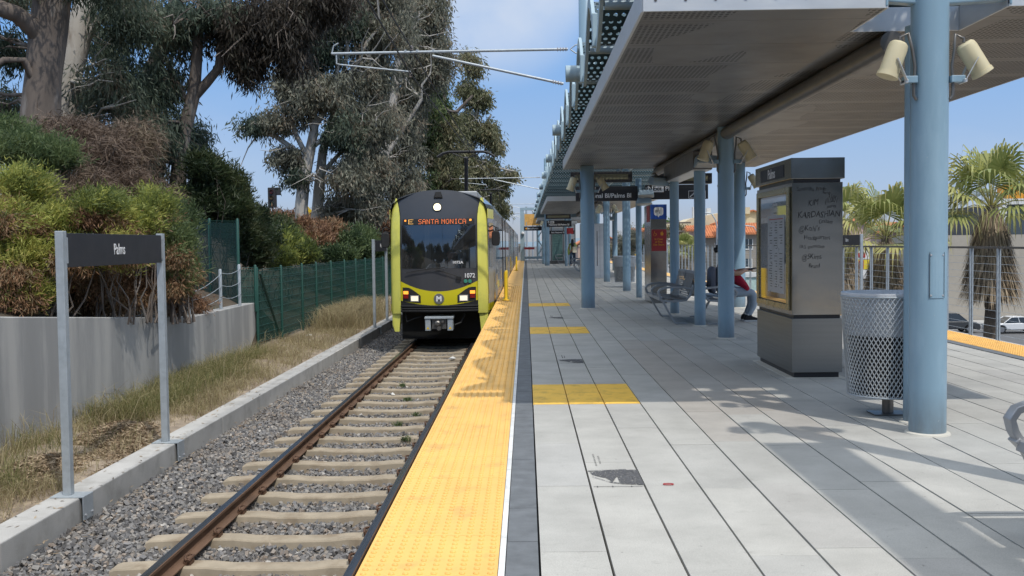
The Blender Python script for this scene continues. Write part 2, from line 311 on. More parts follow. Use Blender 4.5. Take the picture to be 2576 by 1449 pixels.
def text(s, size, mat, parent, mtx, ext=.0015, sx=1., shear=0., align='CENTER', offset=0., name='lettering', font=None, space=1.):
    c = bpy.data.curves.new(name, 'FONT'); c.body = s; c.size = size; c.extrude = ext; c.shear = shear; c.align_x = align; c.align_y = 'CENTER'; c.offset = offset; c.resolution_u = 4; c.space_character = space
    o = bpy.data.objects.new(name, c); COL.objects.link(o)
    bpy.context.view_layer.update(); me = bpy.data.meshes.new_from_object(o.evaluated_get(bpy.context.evaluated_depsgraph_get()))
    bpy.data.objects.remove(o); me.transform(mtx @ Matrix.Diagonal((sx, 1, 1, 1))); me.materials.clear(); me.materials.append(MATS[mat]); me.name = name
    q = bpy.data.objects.new(name, me); COL.objects.link(q)
    if parent: q.parent = parent
    return q
def face(loc, d, tilt=0.):
    """matrix placing text at loc; d: '-y' reads from -y side, '-x','+x' likewise"""
    rz = {'-y': 0, '+x': PI/2, '-x': -PI/2, '+y': PI}[d]
    return Matrix.Translation(loc) @ Matrix.Rotation(rz, 4, 'Z') @ Matrix.Rotation(PI/2, 4, 'X') @ Matrix.Rotation(tilt, 4, 'Z')
def copy_tree(o, parent=None):
    c = o.copy(); COL.objects.link(c)
    if parent: c.parent = parent
    for ch in list(o.children): copy_tree(ch, c)
    return c
# ---------------- ground, hill, street level ----------------
def wall_top(y):
    return .62+min(.5, (12-y)*.085) if y < 12 else (.62-(y-12)*.0745 if y < 18.3 else .15-max(0, y-18.3)*.008)
def base_z(y):
    if y < 24.2: return wall_top(y)-.10
    if y < 27: return .0-(y-24.2)/2.8*1.02
    return -1.02
def hill_z(x, y):
    d = max(0, -6.45-x); s = .26*min(d, 9)+.09*max(0, min(d, 40)-9); k = .3*math.sin(x*.9+y*.35)+.2*math.sin(y*.8-x*.5)
    return base_z(y)+s+k*min(1, d/4)*.6
xs = [-3500, -900, -300, -120, -70, -50, -38, -30, -25, -21, -18, -16, -14, -12.5, -11.2, -10, -9, -8.2, -7.5, -6.9, -6.5, -6.38, -4.6, -.8, 6.5, 10.95, 11.05, 14, 20, 40, 90, 300, 900, 3500]
ys = [-60, -20, -5, 0, 3]+[5+i for i in range(19)]+[24.2, 25, 26, 27]+[28+2*i for i in range(30)]+[90, 100, 120, 160, 250, 500, 1500, 4500]
vs = []
for y in ys:
    for x in xs:
        z = hill_z(x, y) if x <= -6.45 else (-1.24 if x < 11 else -6.8)
        if y > 110 and x < 11: z = max(-6.8, z-(y-110)*.1) if x > -6.5 else z
        vs.append((x, y, z))
nx = len(xs); fs = []; mi = []
for j in range(len(ys)-1):
    for i in range(nx-1):
        fs.append((j*nx+i, j*nx+i+1, (j+1)*nx+i+1, (j+1)*nx+i)); xm = (xs[i]+xs[i+1])/2
        mi.append(0 if xm < -6.4 else (1 if xm < 11 else 2))
g = MB(); g.v = vs; g.f = fs; g.m = mi; g.a = [0]*len(fs)
struct(g.build('ground', ['hill_soil', 'gravel_bed', 'asphalt'], smooth=60))
# dry verge between the wall and the kerb
g = MB(); n = 140; vx = [-6.45, -6.1, -5.8, -5.4, -5.0, -4.75, -4.58]; L = len(vx)
for j in range(n):
    y = -4+j*.75
    for i, x in enumerate(vx): g.v.append((x, y, -1.0+.05*math.sin(y*2.1+x*3)+.03*random.random()+(-.02 if i == L-1 else .05*(L-1-i)/L)))
for j in range(n-1):
    for i in range(L-1): g.f.append((j*L+i, j*L+i+1, (j+1)*L+i+1, (j+1)*L+i)); g.m.append(0); g.a.append(0)
struct(g.build('grass_verge', 'dry_soil', smooth=60))
# kerb
g = MB(); y = -4.
while y < 100:
    g.box(-4.60, -4.29, y, y+5.98, -1.26, -.95); y += 6
struct(g.build('kerb', 'concrete_pale', bevel=.012))
# distant hills
g = MB(); n = 60; prev = None
for i in range(n+1):
    t = i/n; x = -900+t*4200; h = (3+38*t)+(3+22*t)*math.sin(t*9+1)+8*math.sin(t*23+1)+4*math.sin(t*51)
    g.v += [(x, 2600+200*math.sin(t*6), -10), (x, 2650+200*math.sin(t*6), h), (x, 3300, h*.7)]
for i in range(n):
    a = i*3; g.f += [(a, a+3, a+4, a+1), (a+1, a+4, a+5, a+2)]; g.m += [0, 0]; g.a += [0, 0]
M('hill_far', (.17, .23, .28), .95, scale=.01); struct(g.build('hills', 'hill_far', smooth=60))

# ---------------- ballast stones ----------------
def stones(name, n, xr, yr, zr, size, seed):
    r = np.random.default_rng(seed)
    yy = yr[0]+(yr[1]-yr[0])*r.random(n)**1.25
    C = np.stack([r.uniform(*xr, n), yy, r.uniform(*zr, n)], 1)
    sz = r.uniform(size*.55, size*1.25, (n, 1, 1))*np.stack([r.uniform(.7, 1.3, n), r.uniform(.6, 1, n), r.uniform(.5, .9, n)], 1)[:, None, :]
    cube = np.array([(x, y, z) for z in (-1, 1) for y in (-1, 1) for x in (-1, 1)], float)
    P_ = cube[None]*(1-.45*r.random((n, 8, 3)))*sz
    ang = r.random((n, 3))*2*PI
    def rot(P_, a, i, j):
        c, s = np.cos(a)[:, None], np.sin(a)[:, None]; Q = P_.copy(); Q[..., i] = c*P_[..., i]-s*P_[..., j]; Q[..., j] = s*P_[..., i]+c*P_[..., j]; return Q
    P_ = rot(rot(rot(P_, ang[:, 0], 0, 1), ang[:, 1], 1, 2), ang[:, 2], 0, 2)+C[:, None, :]
    idx = np.array([(0, 2, 3, 1), (4, 5, 7, 6), (0, 1, 5, 4), (2, 6, 7, 3), (0, 4, 6, 2), (1, 3, 7, 5)]).ravel()
    o = npmesh(name, P_[:, idx].reshape(-1, 3), 4, 'stone', np.repeat(r.random(n), 6)); o['kind'] = 'stuff'
    return o
parts = stones('ballast_gravel', 72000, (-4.33, -.85), (4.3, 32), (-1.238, -1.195), .024, 3)

# ---------------- track ----------------
TC = -2.09
def tie_mesh():
    b = MB(); st = [(-1.28, -1.155), (-1.24, -1.142), (-.98, -1.13), (-.50, -1.13), (-.32, -1.147), (0, -1.15)]; st = st+[(-x, z) for x, z in st[-2::-1]]
    for x, z in st: b.v += [(x, -.115, -1.28), (x, -.098, z-.012), (x, -.088, z), (x, .088, z), (x, .098, z-.012), (x, .115, -1.28)]
    k = len(st)
    b.f = [(i*6+j, i*6+j+1, i*6+7+j, i*6+6+j) for i in range(k-1) for j in range(5)]+[tuple(range(6)), tuple(range((k-1)*6, k*6))[::-1]]
    b.m = [0]*len(b.f); b.a = [0]*len(b.f); return b
tie0 = thing('railway_tie', 'weathered concrete tie of the track the train runs on', 'railway tie', (TC, 4.22, 0), 0, 'concrete ties of the track')
tie_mesh().build('tie_body', 'tie', tie0)
for xr, s in ((-.7525, -1), (-.7525, 1), (.7525, -1), (.7525, 1)):
    x = xr+s*.085; c = MB(); c.box(x-.03, x+.03, -.05, .05, -1.13, -1.10)
    c.tube([(x+s*.02, -.075, -1.085), (x+s*.03, .0, -1.07), (x+s*.02, .065, -1.08), (x-s*.02, .07, -1.075), (x-s*.028, .02, -1.07), (x-s*.02, -.035, -1.08), (x+s*.0, -.05, -1.09)], .011, 6)
    c.build('rail_clip', 'rust', tie0, smooth=50)
for i in range(1, 33):
    c = copy_tree(tie0); c.location = (TC, 4.222+.757*i+random.uniform(-.01, .01), 0); c.rotation_euler.z = random.uniform(-.006, .006)
for s, lab in ((-1, 'left running rail, rusty sided with dark polished top'), (1, 'right running rail nearest the platform edge')):
    x = TC+s*(.7175+.036); r = thing('rail', lab, 'rail', (x, 0, 0))
    prof = [(-.07, -1.13), (.07, -1.13), (.07, -1.12), (.02, -1.105), (.009, -1.09), (.009, -1.03), (.034, -1.02), (.036, -.995), (.030, -.99), (-.030, -.99), (-.036, -.995), (-.034, -1.02), (-.009, -1.03), (-.009, -1.09), (-.02, -1.105), (-.07, -1.12)]
    b = MB(); b.prism(prof, -2, 108, 'y'); b.build('rail_body', 'rail_side', r)
    b = MB(); b.box(-.031, .031, -2, 108, -.9895, -.988); b.build('running_surface', 'rail_top', r)
# weeds between the ties
def blades(name, C, h, w, mat, lean=.35, seed=1, parent=None):
    r = np.random.default_rng(seed); n = len(C); a = r.random(n)*2*PI; t = r.random(n)*2*PI; hh = h*(.5+r.random(n)); le = lean*r.random(n)*hh*1.6
    dx, dy = np.cos(a)*w/2, np.sin(a)*w/2; lx, ly = np.cos(t)*le, np.sin(t)*le
    V = np.zeros((n, 4, 3)); V[:, 0] = C+np.stack([dx, dy, 0*dx], 1); V[:, 1] = C-np.stack([dx, dy, 0*dx], 1)
    V[:, 2] = C+np.stack([lx*.35-dx*.8, ly*.35-dy*.8, hh*.6], 1); V[:, 3] = C+np.stack([lx*.35+dx*.8, ly*.35+dy*.8, hh*.6], 1)
    T = np.zeros((n, 4, 3)); T[:, 0] = V[:, 3]; T[:, 1] = V[:, 2]; T[:, 2] = C+np.stack([lx-dx*.1, ly-dy*.1, hh*(1-.3*lean)], 1); T[:, 3] = C+np.stack([lx+dx*.1, ly+dy*.1, hh*(1-.3*lean)], 1)
    A = np.concatenate([V[:, None], T[:, None]], 1).reshape(-1, 3)
    return npmesh(name, A, 4, mat, np.repeat(r.random(n), 2), parent)
for i, (x, y) in enumerate([(-1.86, 14.3), (-1.7, 15.1), (-2.0, 16.6), (-1.62, 13.2), (-2.3, 18.3)]):
    C = np.array([x, y, -1.16])+np.random.default_rng(i).normal(0, .035, (70, 3))*(1, 1, 0)
    tag(blades('weed', C, .065, .010, 'leaf_green', .9, i), ['small green weed between the ties, second nearest', 'green weed beside the right rail', 'weed in the middle of the track further along', 'nearest green weed growing in the ballast', 'farthest weed tuft near the left rail'][i], 'weed', group='weeds in the ballast')
# grass on the verge
def scatter(n, xr, yr, seed, pw=1., cl=None):
    r = np.random.default_rng(seed); y = yr[0]+(yr[1]-yr[0])*r.random(n)**pw; x = r.uniform(*xr, n)
    if cl: x = x+r.normal(0, cl, n); 
    return np.stack([x, y, np.full(n, -1.0)], 1)
def tufts(n, k, xr, yr, sd, seed, pw=1.):
    r = np.random.default_rng(seed); c = np.stack([r.uniform(*xr, n), yr[0]+(yr[1]-yr[0])*r.random(n)**pw, np.full(n, -.99)], 1)
    o = np.repeat(c, k, 0)+r.normal(0, sd, (n*k, 3))*(1, 1, 0); o[:, 0] = np.clip(o[:, 0], -6.2, -4.64); return o
def heapcut(C):
    r = np.random.default_rng(2); m = (np.abs(C[:, 0]+5.25) < .62) & (C[:, 1] > 10.1) & (C[:, 1] < 13.6) & (r.random(len(C)) < .85); return C[~m]
g1 = blades('dry_grass', heapcut(np.concatenate([tufts(300, 50, (-6.1, -4.7), (5, 17), .10, 1, .8), tufts(500, 26, (-6.1, -4.7), (14, 34), .12, 2), scatter(10000, (-6.1, -4.65), (5, 34), 3, 1.3)])), .19, .006, 'grass_dry', .95, 5); g1['kind'] = 'stuff'
g2 = blades('green_grass', heapcut(np.concatenate([tufts(40, 60, (-6.0, -5.1), (9, 12.4), .10, 6), tufts(130, 55, (-6.15, -5.2), (13.4, 18.6), .14, 7), tufts(60, 40, (-6.1, -5.6), (18, 22), .1, 8)])), .34, .006, 'grass_green', .85, 9); g2['kind'] = 'stuff'
st_ = blades('dry_stalks', np.concatenate([tufts(70, 6, (-6.1, -4.8), (8, 30), .12, 21), tufts(90, 8, (-6.15, -5.7), (8, 24), .1, 22)]), .48, .007, 'grass_dry', .9, 23); st_['kind'] = 'stuff'
C = tufts(60, 130, (-6.1, -5.1), (28, 37), .28, 10); g3 = blades('tall_grass_clump', C, .62, .01, 'grass_dry', .8, 11); tag(g3, 'tall pale grass clump against the green fence beyond the wall', 'grass', kind='stuff')
# leaf litter heaps below the wall
r_ = np.random.default_rng(4); n = 16000; C = np.stack([np.clip(r_.normal(-5.25, .33, n), -6.1, -4.65), r_.uniform(10, 13.8, n), r_.random(n)], 1); C[:, 2] = -1.0+C[:, 2]*.22*np.exp(-((C[:, 0]+5.25)/.4)**2)*(.6+.4*np.sin(C[:, 1]*3.1))
d = r_.normal(0, 1, (n, 3))*(1, 1, .4); d /= np.linalg.norm(d, axis=1)[:, None]; s_ = np.cross(d, r_.normal(0, 1, (n, 3))); s_ /= np.linalg.norm(s_, axis=1)[:, None]
V = np.stack([C-d*.05, C+s_*.009, C+d*.05, C-s_*.009], 1).reshape(-1, 3); o = npmesh('leaf_litter', V, 4, 'leaf_dead', r_.random(n)); o['kind'] = 'stuff'
n = 7000; C = np.stack([r_.uniform(-6.1, -3.9, n), r_.uniform(8, 30, n), np.full(n, -.95)], 1); C[:, 2] = np.where(C[:, 0] > -4.6, np.where(C[:, 0] > -4.29, -1.13, -.945), -.97); 
d = r_.normal(0, 1, (n, 3))*(1, 1, .15); d /= np.linalg.norm(d, axis=1)[:, None]; s_ = np.cross(d, np.array([0, 0, 1.])+r_.normal(0, .2, (n, 3)))
keep = (C[:, 0] < -4.6) | (r_.random(n) < .18); C, d, s_ = C[keep], d[keep], s_[keep]; n = len(C)
V = np.stack([C-d*.04, C+s_*.008, C+d*.04, C-s_*.008], 1).reshape(-1, 3); o = npmesh('fallen_leaves', V, 4, 'leaf_dead', r_.random(n)); o['kind'] = 'stuff'
def litter(name, label, x, y, z, s, seed):
    r = random.Random(seed); b = MB(); k = 7; ring = [(s*(.6+.5*r.random())*math.cos(2*PI*i/k), s*.6*(.6+.5*r.random())*math.sin(2*PI*i/k), .01+.02*r.random()) for i in range(k)]
    b.add(ring+[(0, 0, .05+.02*r.random())]+[(p[0]*.9, p[1]*.9, 0) for p in ring], [(i, (i+1) % k, k) for i in range(k)]+[(i+k+1, (i+1) % k+k+1, (i+1) % k, i) for i in range(k)])
    tag(b.build(name, 'white_paint', None, (x, y, z)), label, 'litter', group='litter along the track')
litter('paper_scrap', 'white crumpled scrap on a tie just in front of the train', -1.66, 22.3, -1.12, .09, 1)
litter('paper_scrap', 'tiny white scrap between the ties in mid track', -2.31, 17.1, -1.14, .04, 2)
litter('paper_scrap', 'white litter lying in dry grass by the first green fence post', -5.75, 26.5, -.95, .13, 3)
litter('paper_scrap', 'white litter lying on the verge farther up by the tall grass', -5.5, 30.2, -.95, .16, 4)

# ---------------- platform ----------------
g = MB(); g.box(-.68, 6.45, -6, 88, -1.25, -.06); g.box(-.72, 6.49, -6, 88, -.20, -.062)
struct(g.build('platform', 'concrete'))
g = MB(); g.box(-.745, 6.52, -6, 88, -.058, -.035); struct(g.build('platform_bed', 'gap'))
g = MB(); rr = random.Random(5); PX0, PW = .045, .318
pads = [(8.86, 10.12), (15.85, 17.11), (22.8, 24.0)]
for k in range(19):
    x0 = PX0+k*PW+.006; x1 = min(PX0+(k+1)*PW-.006, 5.79)
    if x1-x0 < .05: continue
    y = -5+rr.choice((0, .63))+.2*rr.random(); tone = .15*rr.random()
    while y < 86:
        e = y+1.26; segs = [(y, e)]
        if k < 3:
            for a, b in pads:
                segs = [q for s0, s1 in segs for q in ([(s0, min(s1, a))] if s0 < a else [])+([(max(s0, b), s1)] if s1 > b else [])]
        for s0, s1 in segs:
            if s1-s0 > .03:
                a = rr.random()*.8+tone; 
                if k in (4, 5, 6) and 7 < y < 14: a = .93+.07*rr.random()
                dz = rr.uniform(-.0012, .0012); g.box(x0, x1, s0+.001, s1-.001, -.034, dz, 0, min(1, a))
        y = e
struct(g.build('paving', 'paver', attr=True, bevel=0))
g = MB()
for (xa, xb) in ((-.105, .041), (5.80, 5.94)):
    y = -5.
    while y < 86: g.box(xa, xb, y+.002, y+.608, -.034, .0005+random.uniform(-.001, .001), 0); y += .61
struct(g.build('border_paving', 'border'))
g = MB(); g.box(-.137, -.109, -5, 86, -.034, .004); struct(g.build('edge_line', 'white_paint'))
def tactile(name, x0, x1, ya, yb, domes_to, dx0):
    b = MB(); y = ya
    while y < yb: b.box(x0, x1, y+.0015, y+.6085, -.05, .003+random.uniform(-.0006, .0006)); y += .61
    o = struct(b.build(name, 'tactile'))
    ncol = 10; pitch = (x1-x0)/ncol; prof = [(.0145, 0), (.0135, .003), (.009, .0085), (0, .009)]; k = 8
    xs_ = [x0+pitch*(i+.5) for i in range(ncol)]; yy = np.arange(dx0, domes_to, pitch); V = []
    base = [(rr_*math.cos(2*PI*j/k), rr_*math.sin(2*PI*j/k), z) for rr_, z in prof[:3] for j in range(k)]
    q = []
    for i in range(2):
        for j in range(k): q += [base[i*k+j], base[i*k+(j+1) % k], base[(i+1)*k+(j+1) % k], base[(i+1)*k+j]]
    q += [base[2*k+j] for j in (0, 1, 2, 3)]+[base[2*k+j] for j in (3, 4, 7, 0)]+[base[2*k+j] for j in (4, 5, 6, 7)]
    q = np.array(q); C = np.array([(x, y, .0032) for x in xs_ for y in yy]); V = (C[:, None, :]+q[None]).reshape(-1, 3)
    d = npmesh('raised_domes', V, 4, 'tactile', np.zeros(len(V)//4), o); d['kind'] = 'stuff'
tactile('tactile_strip', -.752, -.14, -4.9, 86, 34, 3.8)
tactile('tactile_strip', 5.945, 6.53, -4.9, 86, 24, 11)
for i, (a, b) in enumerate(pads):
    q = MB()
    for k in range(3):
        x0 = PX0+k*PW+.004; x1 = x0+PW-.008; q.box(x0, x1, a+.003, b-.003, -.034, .002)
        if i == 0 or i == 1:
            y = a+.03
            while y < b-.04: q.prism([(y, .002), (y+.008, .007), (y+.028, .007), (y+.036, .002)], x0+.012, x1-.012, 'x'); y += .072
        else:
            y = a+.03
            while y < b-.04: q.prism([(y, .002), (y+.008, .007), (y+.028, .007), (y+.036, .002)], x0+.012, x1-.012, 'x'); y += .144
    tag(struct(q.build('boarding_pad', 'tactile_pad')))
# art etched into the paving: dark blotches and two lines of small text
M('etch', (.10, .10, .105), .9)
def etch_mat():
    m = MATS['etch']; nt = m.node_tree; p = nt.nodes['Principled BSDF']; tr = nt.nodes.new('ShaderNodeBsdfTransparent'); x = nt.nodes.new('ShaderNodeMixShader')
    f = ramp(nt, noise(nt, geo(nt), 70, 4, .8), [(.44, (0, 0, 0)), (.46, (1, 1, 1))]); nt.links.new(f, x.inputs[0]); nt.links.new(tr.outputs[0], x.inputs[1]); nt.links.new(p.outputs[0], x.inputs[2]); nt.links.new(x.outputs[0], nt.nodes['Material Output'].inputs[0])
etch_mat()
def etching(x, y, s, label):
    t = thing('pavement_etching', label, 'etched picture', (x, y, .0035)); b = MB(); z = 0.
    def poly(pts, dz=0.): b.add([(px*s, py*s*1.6, z+dz) for px, py in pts], [tuple(range(len(pts)))])
    poly([(.02, .12), (.02, -.10), (.16, -.12), (.16, .13), (.09, .13)]); poly([(-.14, .09), (.02, .13), (.02, .02), (-.02, -.07), (-.05, -.01), (-.13, .05)], .0003)
    poly([(-.15, .115), (.09, .14), (.09, .128), (-.15, .105)], .0006); poly([(-.13, .01), (-.03, -.08), (.03, -.10), (.02, -.085), (-.04, -.065), (-.13, .02)], .0009)
    b.build('etched_picture', 'etch', t)
    b = MB(); b.box(-.14*s, .15*s, -.225*s, -.221*s, -.0005, .0002); [b.box(px*s, (px+.004)*s, -.24*s, -.21*s, -.0005, .0003) for px in (-.12, -.03, .08)]; b.build('ground_line', 'ink', t)
    for i, w in enumerate(('SANTA MONICA AIR LINE CARS WILL RUN', 'THROUGH TO THE BEACHES')):
        text(w, .019*s, 'ink', t, Matrix.Translation((-.085*s+i*.03*s, .50*s, 0)) @ Matrix.Rotation(PI/2, 4, 'Z'), .0002, offset=-.0006, name='etched_text')
etching(.52, 6.05, 1., 'etched picture of a railway car in the nearest pale paver with small text beside it')
etching(.52, 12.1, .95, 'dark etched picture in a paver between two yellow pads')
etching(.55, 19.2, .9, 'faint etched picture in the paver beyond the second yellow pad')
b = MB(); b.tube([(.03*math.cos(a), .018*math.sin(a), .006) for a in np.linspace(0, 2*PI, 16)], .003, 6, False); tag(b.build('rubber_band', 'red', None, (.82, 5.86, 0), smooth=60), 'small red rubber band lying on the paving', 'rubber band')
# viaduct parapet on the far side (below the fence)
b = MB(); b.box(10.75, 11.0, 5, 112, -7.2, -.95); tag(b.build('parapet_wall', 'concrete'), 'grey concrete parapet below the far side fence', 'wall')
# ---------------- columns ----------------
CX = 2.93
def column(x, y, h, r, label, mat='blue', name='column', plate=False, arms=None, cap=False, group='steel columns of the platform'):
    t = thing(name, label, 'column', (x, y, 0), 0, group)
    b = MB(); pr = [(r, 0), (r, h)]+([(r*.8, h+.04), (0, h+.06)] if cap else []); b.lathe(pr, 32); b.build('shaft', mat, t, smooth=40)
    b = MB(); b.lathe([(r+.03, 0), (r+.026, .012), (r+.004, .018)], 32); b.build('grout_ring', 'grout', t, smooth=40)
    if plate:
        b = MB(); N = 5; a0 = -PI/2+.1; z0, z1 = 1.0, 1.33; hw = .42
        for i in range(N):
            a, c = a0-hw+2*hw*i/N, a0-hw+2*hw*(i+1)/N; q = r+.004
            b.add([(q*math.cos(a), q*math.sin(a), z0), (q*math.cos(c), q*math.sin(c), z0), (q*math.cos(c), q*math.sin(c), z1), (q*math.cos(a), q*math.sin(a), z1)], [(0, 1, 2, 3)])
        pl = b.build('access_plate', 'blue', t); b = MB()
        for a in (a0-hw*.8, a0+hw*.8):
            for z in (z0+.02, z1-.02): b.lathe([(.007, 0), (.007, .003), (0, .004)], 8, mat=Matrix.Translation(((r+.004)*math.cos(a), (r+.004)*math.sin(a), z)) @ Matrix.Rotation(a, 4, 'Z') @ Matrix.Rotation(PI/2, 4, 'Y'))
        b.build('screw', 'alu', pl)
        b = MB()
        for s in (-1, 1):
            for i in range(6): pass
        b = MB(); q = r+.0035
        for (aa, ab, za, zb) in ((a0-hw, a0-hw+.03, z0, z1), (a0+hw-.03, a0+hw, z0, z1)): b.add([(q*math.cos(aa)*1.03, q*math.sin(aa)*1.03, za), (q*math.cos(ab)*1.03, q*math.sin(ab)*1.03, za), (q*math.cos(ab)*1.03, q*math.sin(ab)*1.03, zb), (q*math.cos(aa)*1.03, q*math.sin(aa)*1.03, zb)], [(0, 1, 2, 3)])
        b.build('plate_edge', 'cable', pl)
    if arms:
        b = MB()
        for s, L in arms:
            b.add([(0, -.05, 3.10), (0, .05, 3.10), (0, .05, 3.24), (0, -.05, 3.24), (s*L, -.045, 3.13), (s*L, .045, 3.13), (s*L, .045, 3.22), (s*L, -.045, 3.22)], [(0, 1, 2, 3), (7, 6, 5, 4), (0, 4, 5, 1), (1, 5, 6, 2), (2, 6, 7, 3), (3, 7, 4, 0)])
            b.box(s*(L-.02), s*L+s*.0, -.07, .07, 3.09, 3.25)
        b.build('bracket_arm', mat, t, bevel=.01)
    return t
column(CX, 7.37, 3.95, .13, 'thick pale blue column nearest the camera with a screwed access plate', plate=True, arms=[(-1, .34), (1, .56)])
column(2.995, 7.81, 3.05, .075, 'slim blue pipe standing tight behind the nearest thick column', name='drain_pipe')
column(CX, 14.79, 3.95, .118, 'dark blue column with two cream lamps hiding the seated person')
column(CX, 17.01, 2.62, .094, 'thinner dark blue column just left of the seated person, holding the dark box beam')
column(CX, 19.9, 2.62, .089, 'thin dark blue column directly behind the near perforated bench')
column(1.34, 21.88, 6.75, .15, 'tall blue mast on the left rising through the wave roof, second ribbed pad beside it', cap=True, name='mast')
column(4.54, 21.6, 6.75, .15, 'tall pale blue mast behind the lamp column, right of the seated person', cap=True, name='mast')
column(2.88, 25.73, 3.05, .075, 'slim column beside the talking face pylon')
column(CX, 29.36, 3.95, .117, 'pale blue column in front of the farther mesh bin')
column(2.91, 36.33, 3.95, .117, 'pale blue column right of the tall grey cabinet')
column(4.5, 51.0, 3.95, .13, 'grey blue column far behind the farther mesh bin on the right')
column(2.9, 43.5, 3.95, .117, 'far centre column half hidden behind the tall grey cabinet')
column(1.34, 63.78, 6.75, .15, 'far tall mast beside the elevator, with overhead arms', cap=True, name='mast')
column(4.54, 63.78, 6.75, .15, 'far right mast mirrored across the platform by the elevator', cap=True, name='mast')
column(1.20, 68.6, 3.0, .11, 'far slim column touching the far mast on its left')
column(1.34, 106, 6.75, .15, 'farthest mast, tip visible left of the wave roof', cap=True, name='mast')
column(2.45, 61.5, 3.95, .09, 'far ribbed pale post next to the walking woman'); column(2.75, 63.0, 3.95, .09, 'second far ribbed pale post right of the walking woman')
column(CX+.12, 5.72, 3.9, .12, 'column just outside the right edge of the view, only its shadow shows')

# ---------------- spot lamps on brackets ----------------
def spot(x, y, z, s, label, yaw=0., tilt=28.):
    """cream can lamp on the side s of a column at x"""
    t = thing('spot_lamp', label, 'spot lamp', (x, y, z), yaw, 'cream spot lamps on the columns')
    b = MB(); b.box(s*.0, s*.10, -.03, .03, -.04, .01); b.build('wall_bracket', 'blue', t, bevel=.004)
    ax = Vector((s*.17, 0, .13)); q = Matrix.Translation(ax) @ Matrix.Rotation(-s*R(tilt), 4, 'Y')
    b = MB(); b.lathe([(0, .135), (.05, .135), (.066, .12), (.072, .09), (.072, -.10), (.078, -.10), (.08, -.13), (.074, -.132)], 24, mat=q); can = b.build('lamp_can', 'cream', t, smooth=35)
    b = MB(); b.lathe([(.074, -.128), (0, -.128)], 24, mat=q); b.build('lens', 'lamp_glass', can)
    b = MB()
    for dy in (-.078, .078):
        p0 = Vector((s*.09, dy*.7, -.03)); p1 = ax+Vector((0, dy, 0)); d = (p1-p0); m = Matrix.Translation(p0) @ d.to_track_quat('X', 'Y').to_matrix().to_4x4(); b.box(0, d.length, -.003, .003, -.013, .013, mat=m)
    b.box(s*.08, s*.1, -.06, .06, -.045, -.02); b.build('yoke', 'alu', t, bevel=.002)
    b = MB(); p = q @ Vector((0, 0, .14)); b.tube([p, p+Vector((0, 0, .03)), p+Vector((-s*.06, 0, .06)), Vector((s*.03, 0, .2)), Vector((s*.012, 0, .08)), Vector((s*.02, 0, -.05)), Vector((s*.02, 0, -.13)), Vector((s*.0, 0, -.16))], .012, 8); b.build('conduit', 'alu_dark', t, smooth=60)
    return t
# near column: sizes follow the photo
def spots(cx, cy, r, z, labs, sc=1.):
    for s, lab in zip((-1, 1), labs):
        o = spot(cx+s*(r-.01), cy, z, s, lab, 0, 20 if s < 0 else 32); o.scale = (sc, sc, sc)
spots(CX, 7.30, .13, 2.58, ('cream spot lamp left of the nearest thick column', 'cream spot lamp right of the nearest thick column, lens facing down'), .98)
spots(CX, 14.75, .118, 2.60, ('cream spot lamp left of the second lamp column', 'cream spot lamp right of the second lamp column, above the seated person'), 1.1)
spots(1.34, 21.85, .15, 2.56, ('cream spot lamp left of the left mast', 'cream spot lamp right of the left mast, in front of the exit sign'), 1.1)
spots(4.54, 21.55, .15, 2.56, ('cream spot lamp left of the right mast, mostly hidden', 'cream spot lamp right of the right mast against the sky'), 1.1)
spots(CX+.12, 5.72, .12, 3.35, ('spot lamp outside the frame left of the column by the camera', 'spot lamp outside the frame right of the column by the camera'), 1.1)
spots(1.34, 63.7, .15, 2.56, ('far cream spot lamp left of the far mast', 'far cream spot lamp right of the far mast'), 1.1)
spots(CX, 36.3, .117, 2.5, ('cream spot lamp under the exit sign left of a far column', 'cream spot lamp right of the same far column'), 1.1)

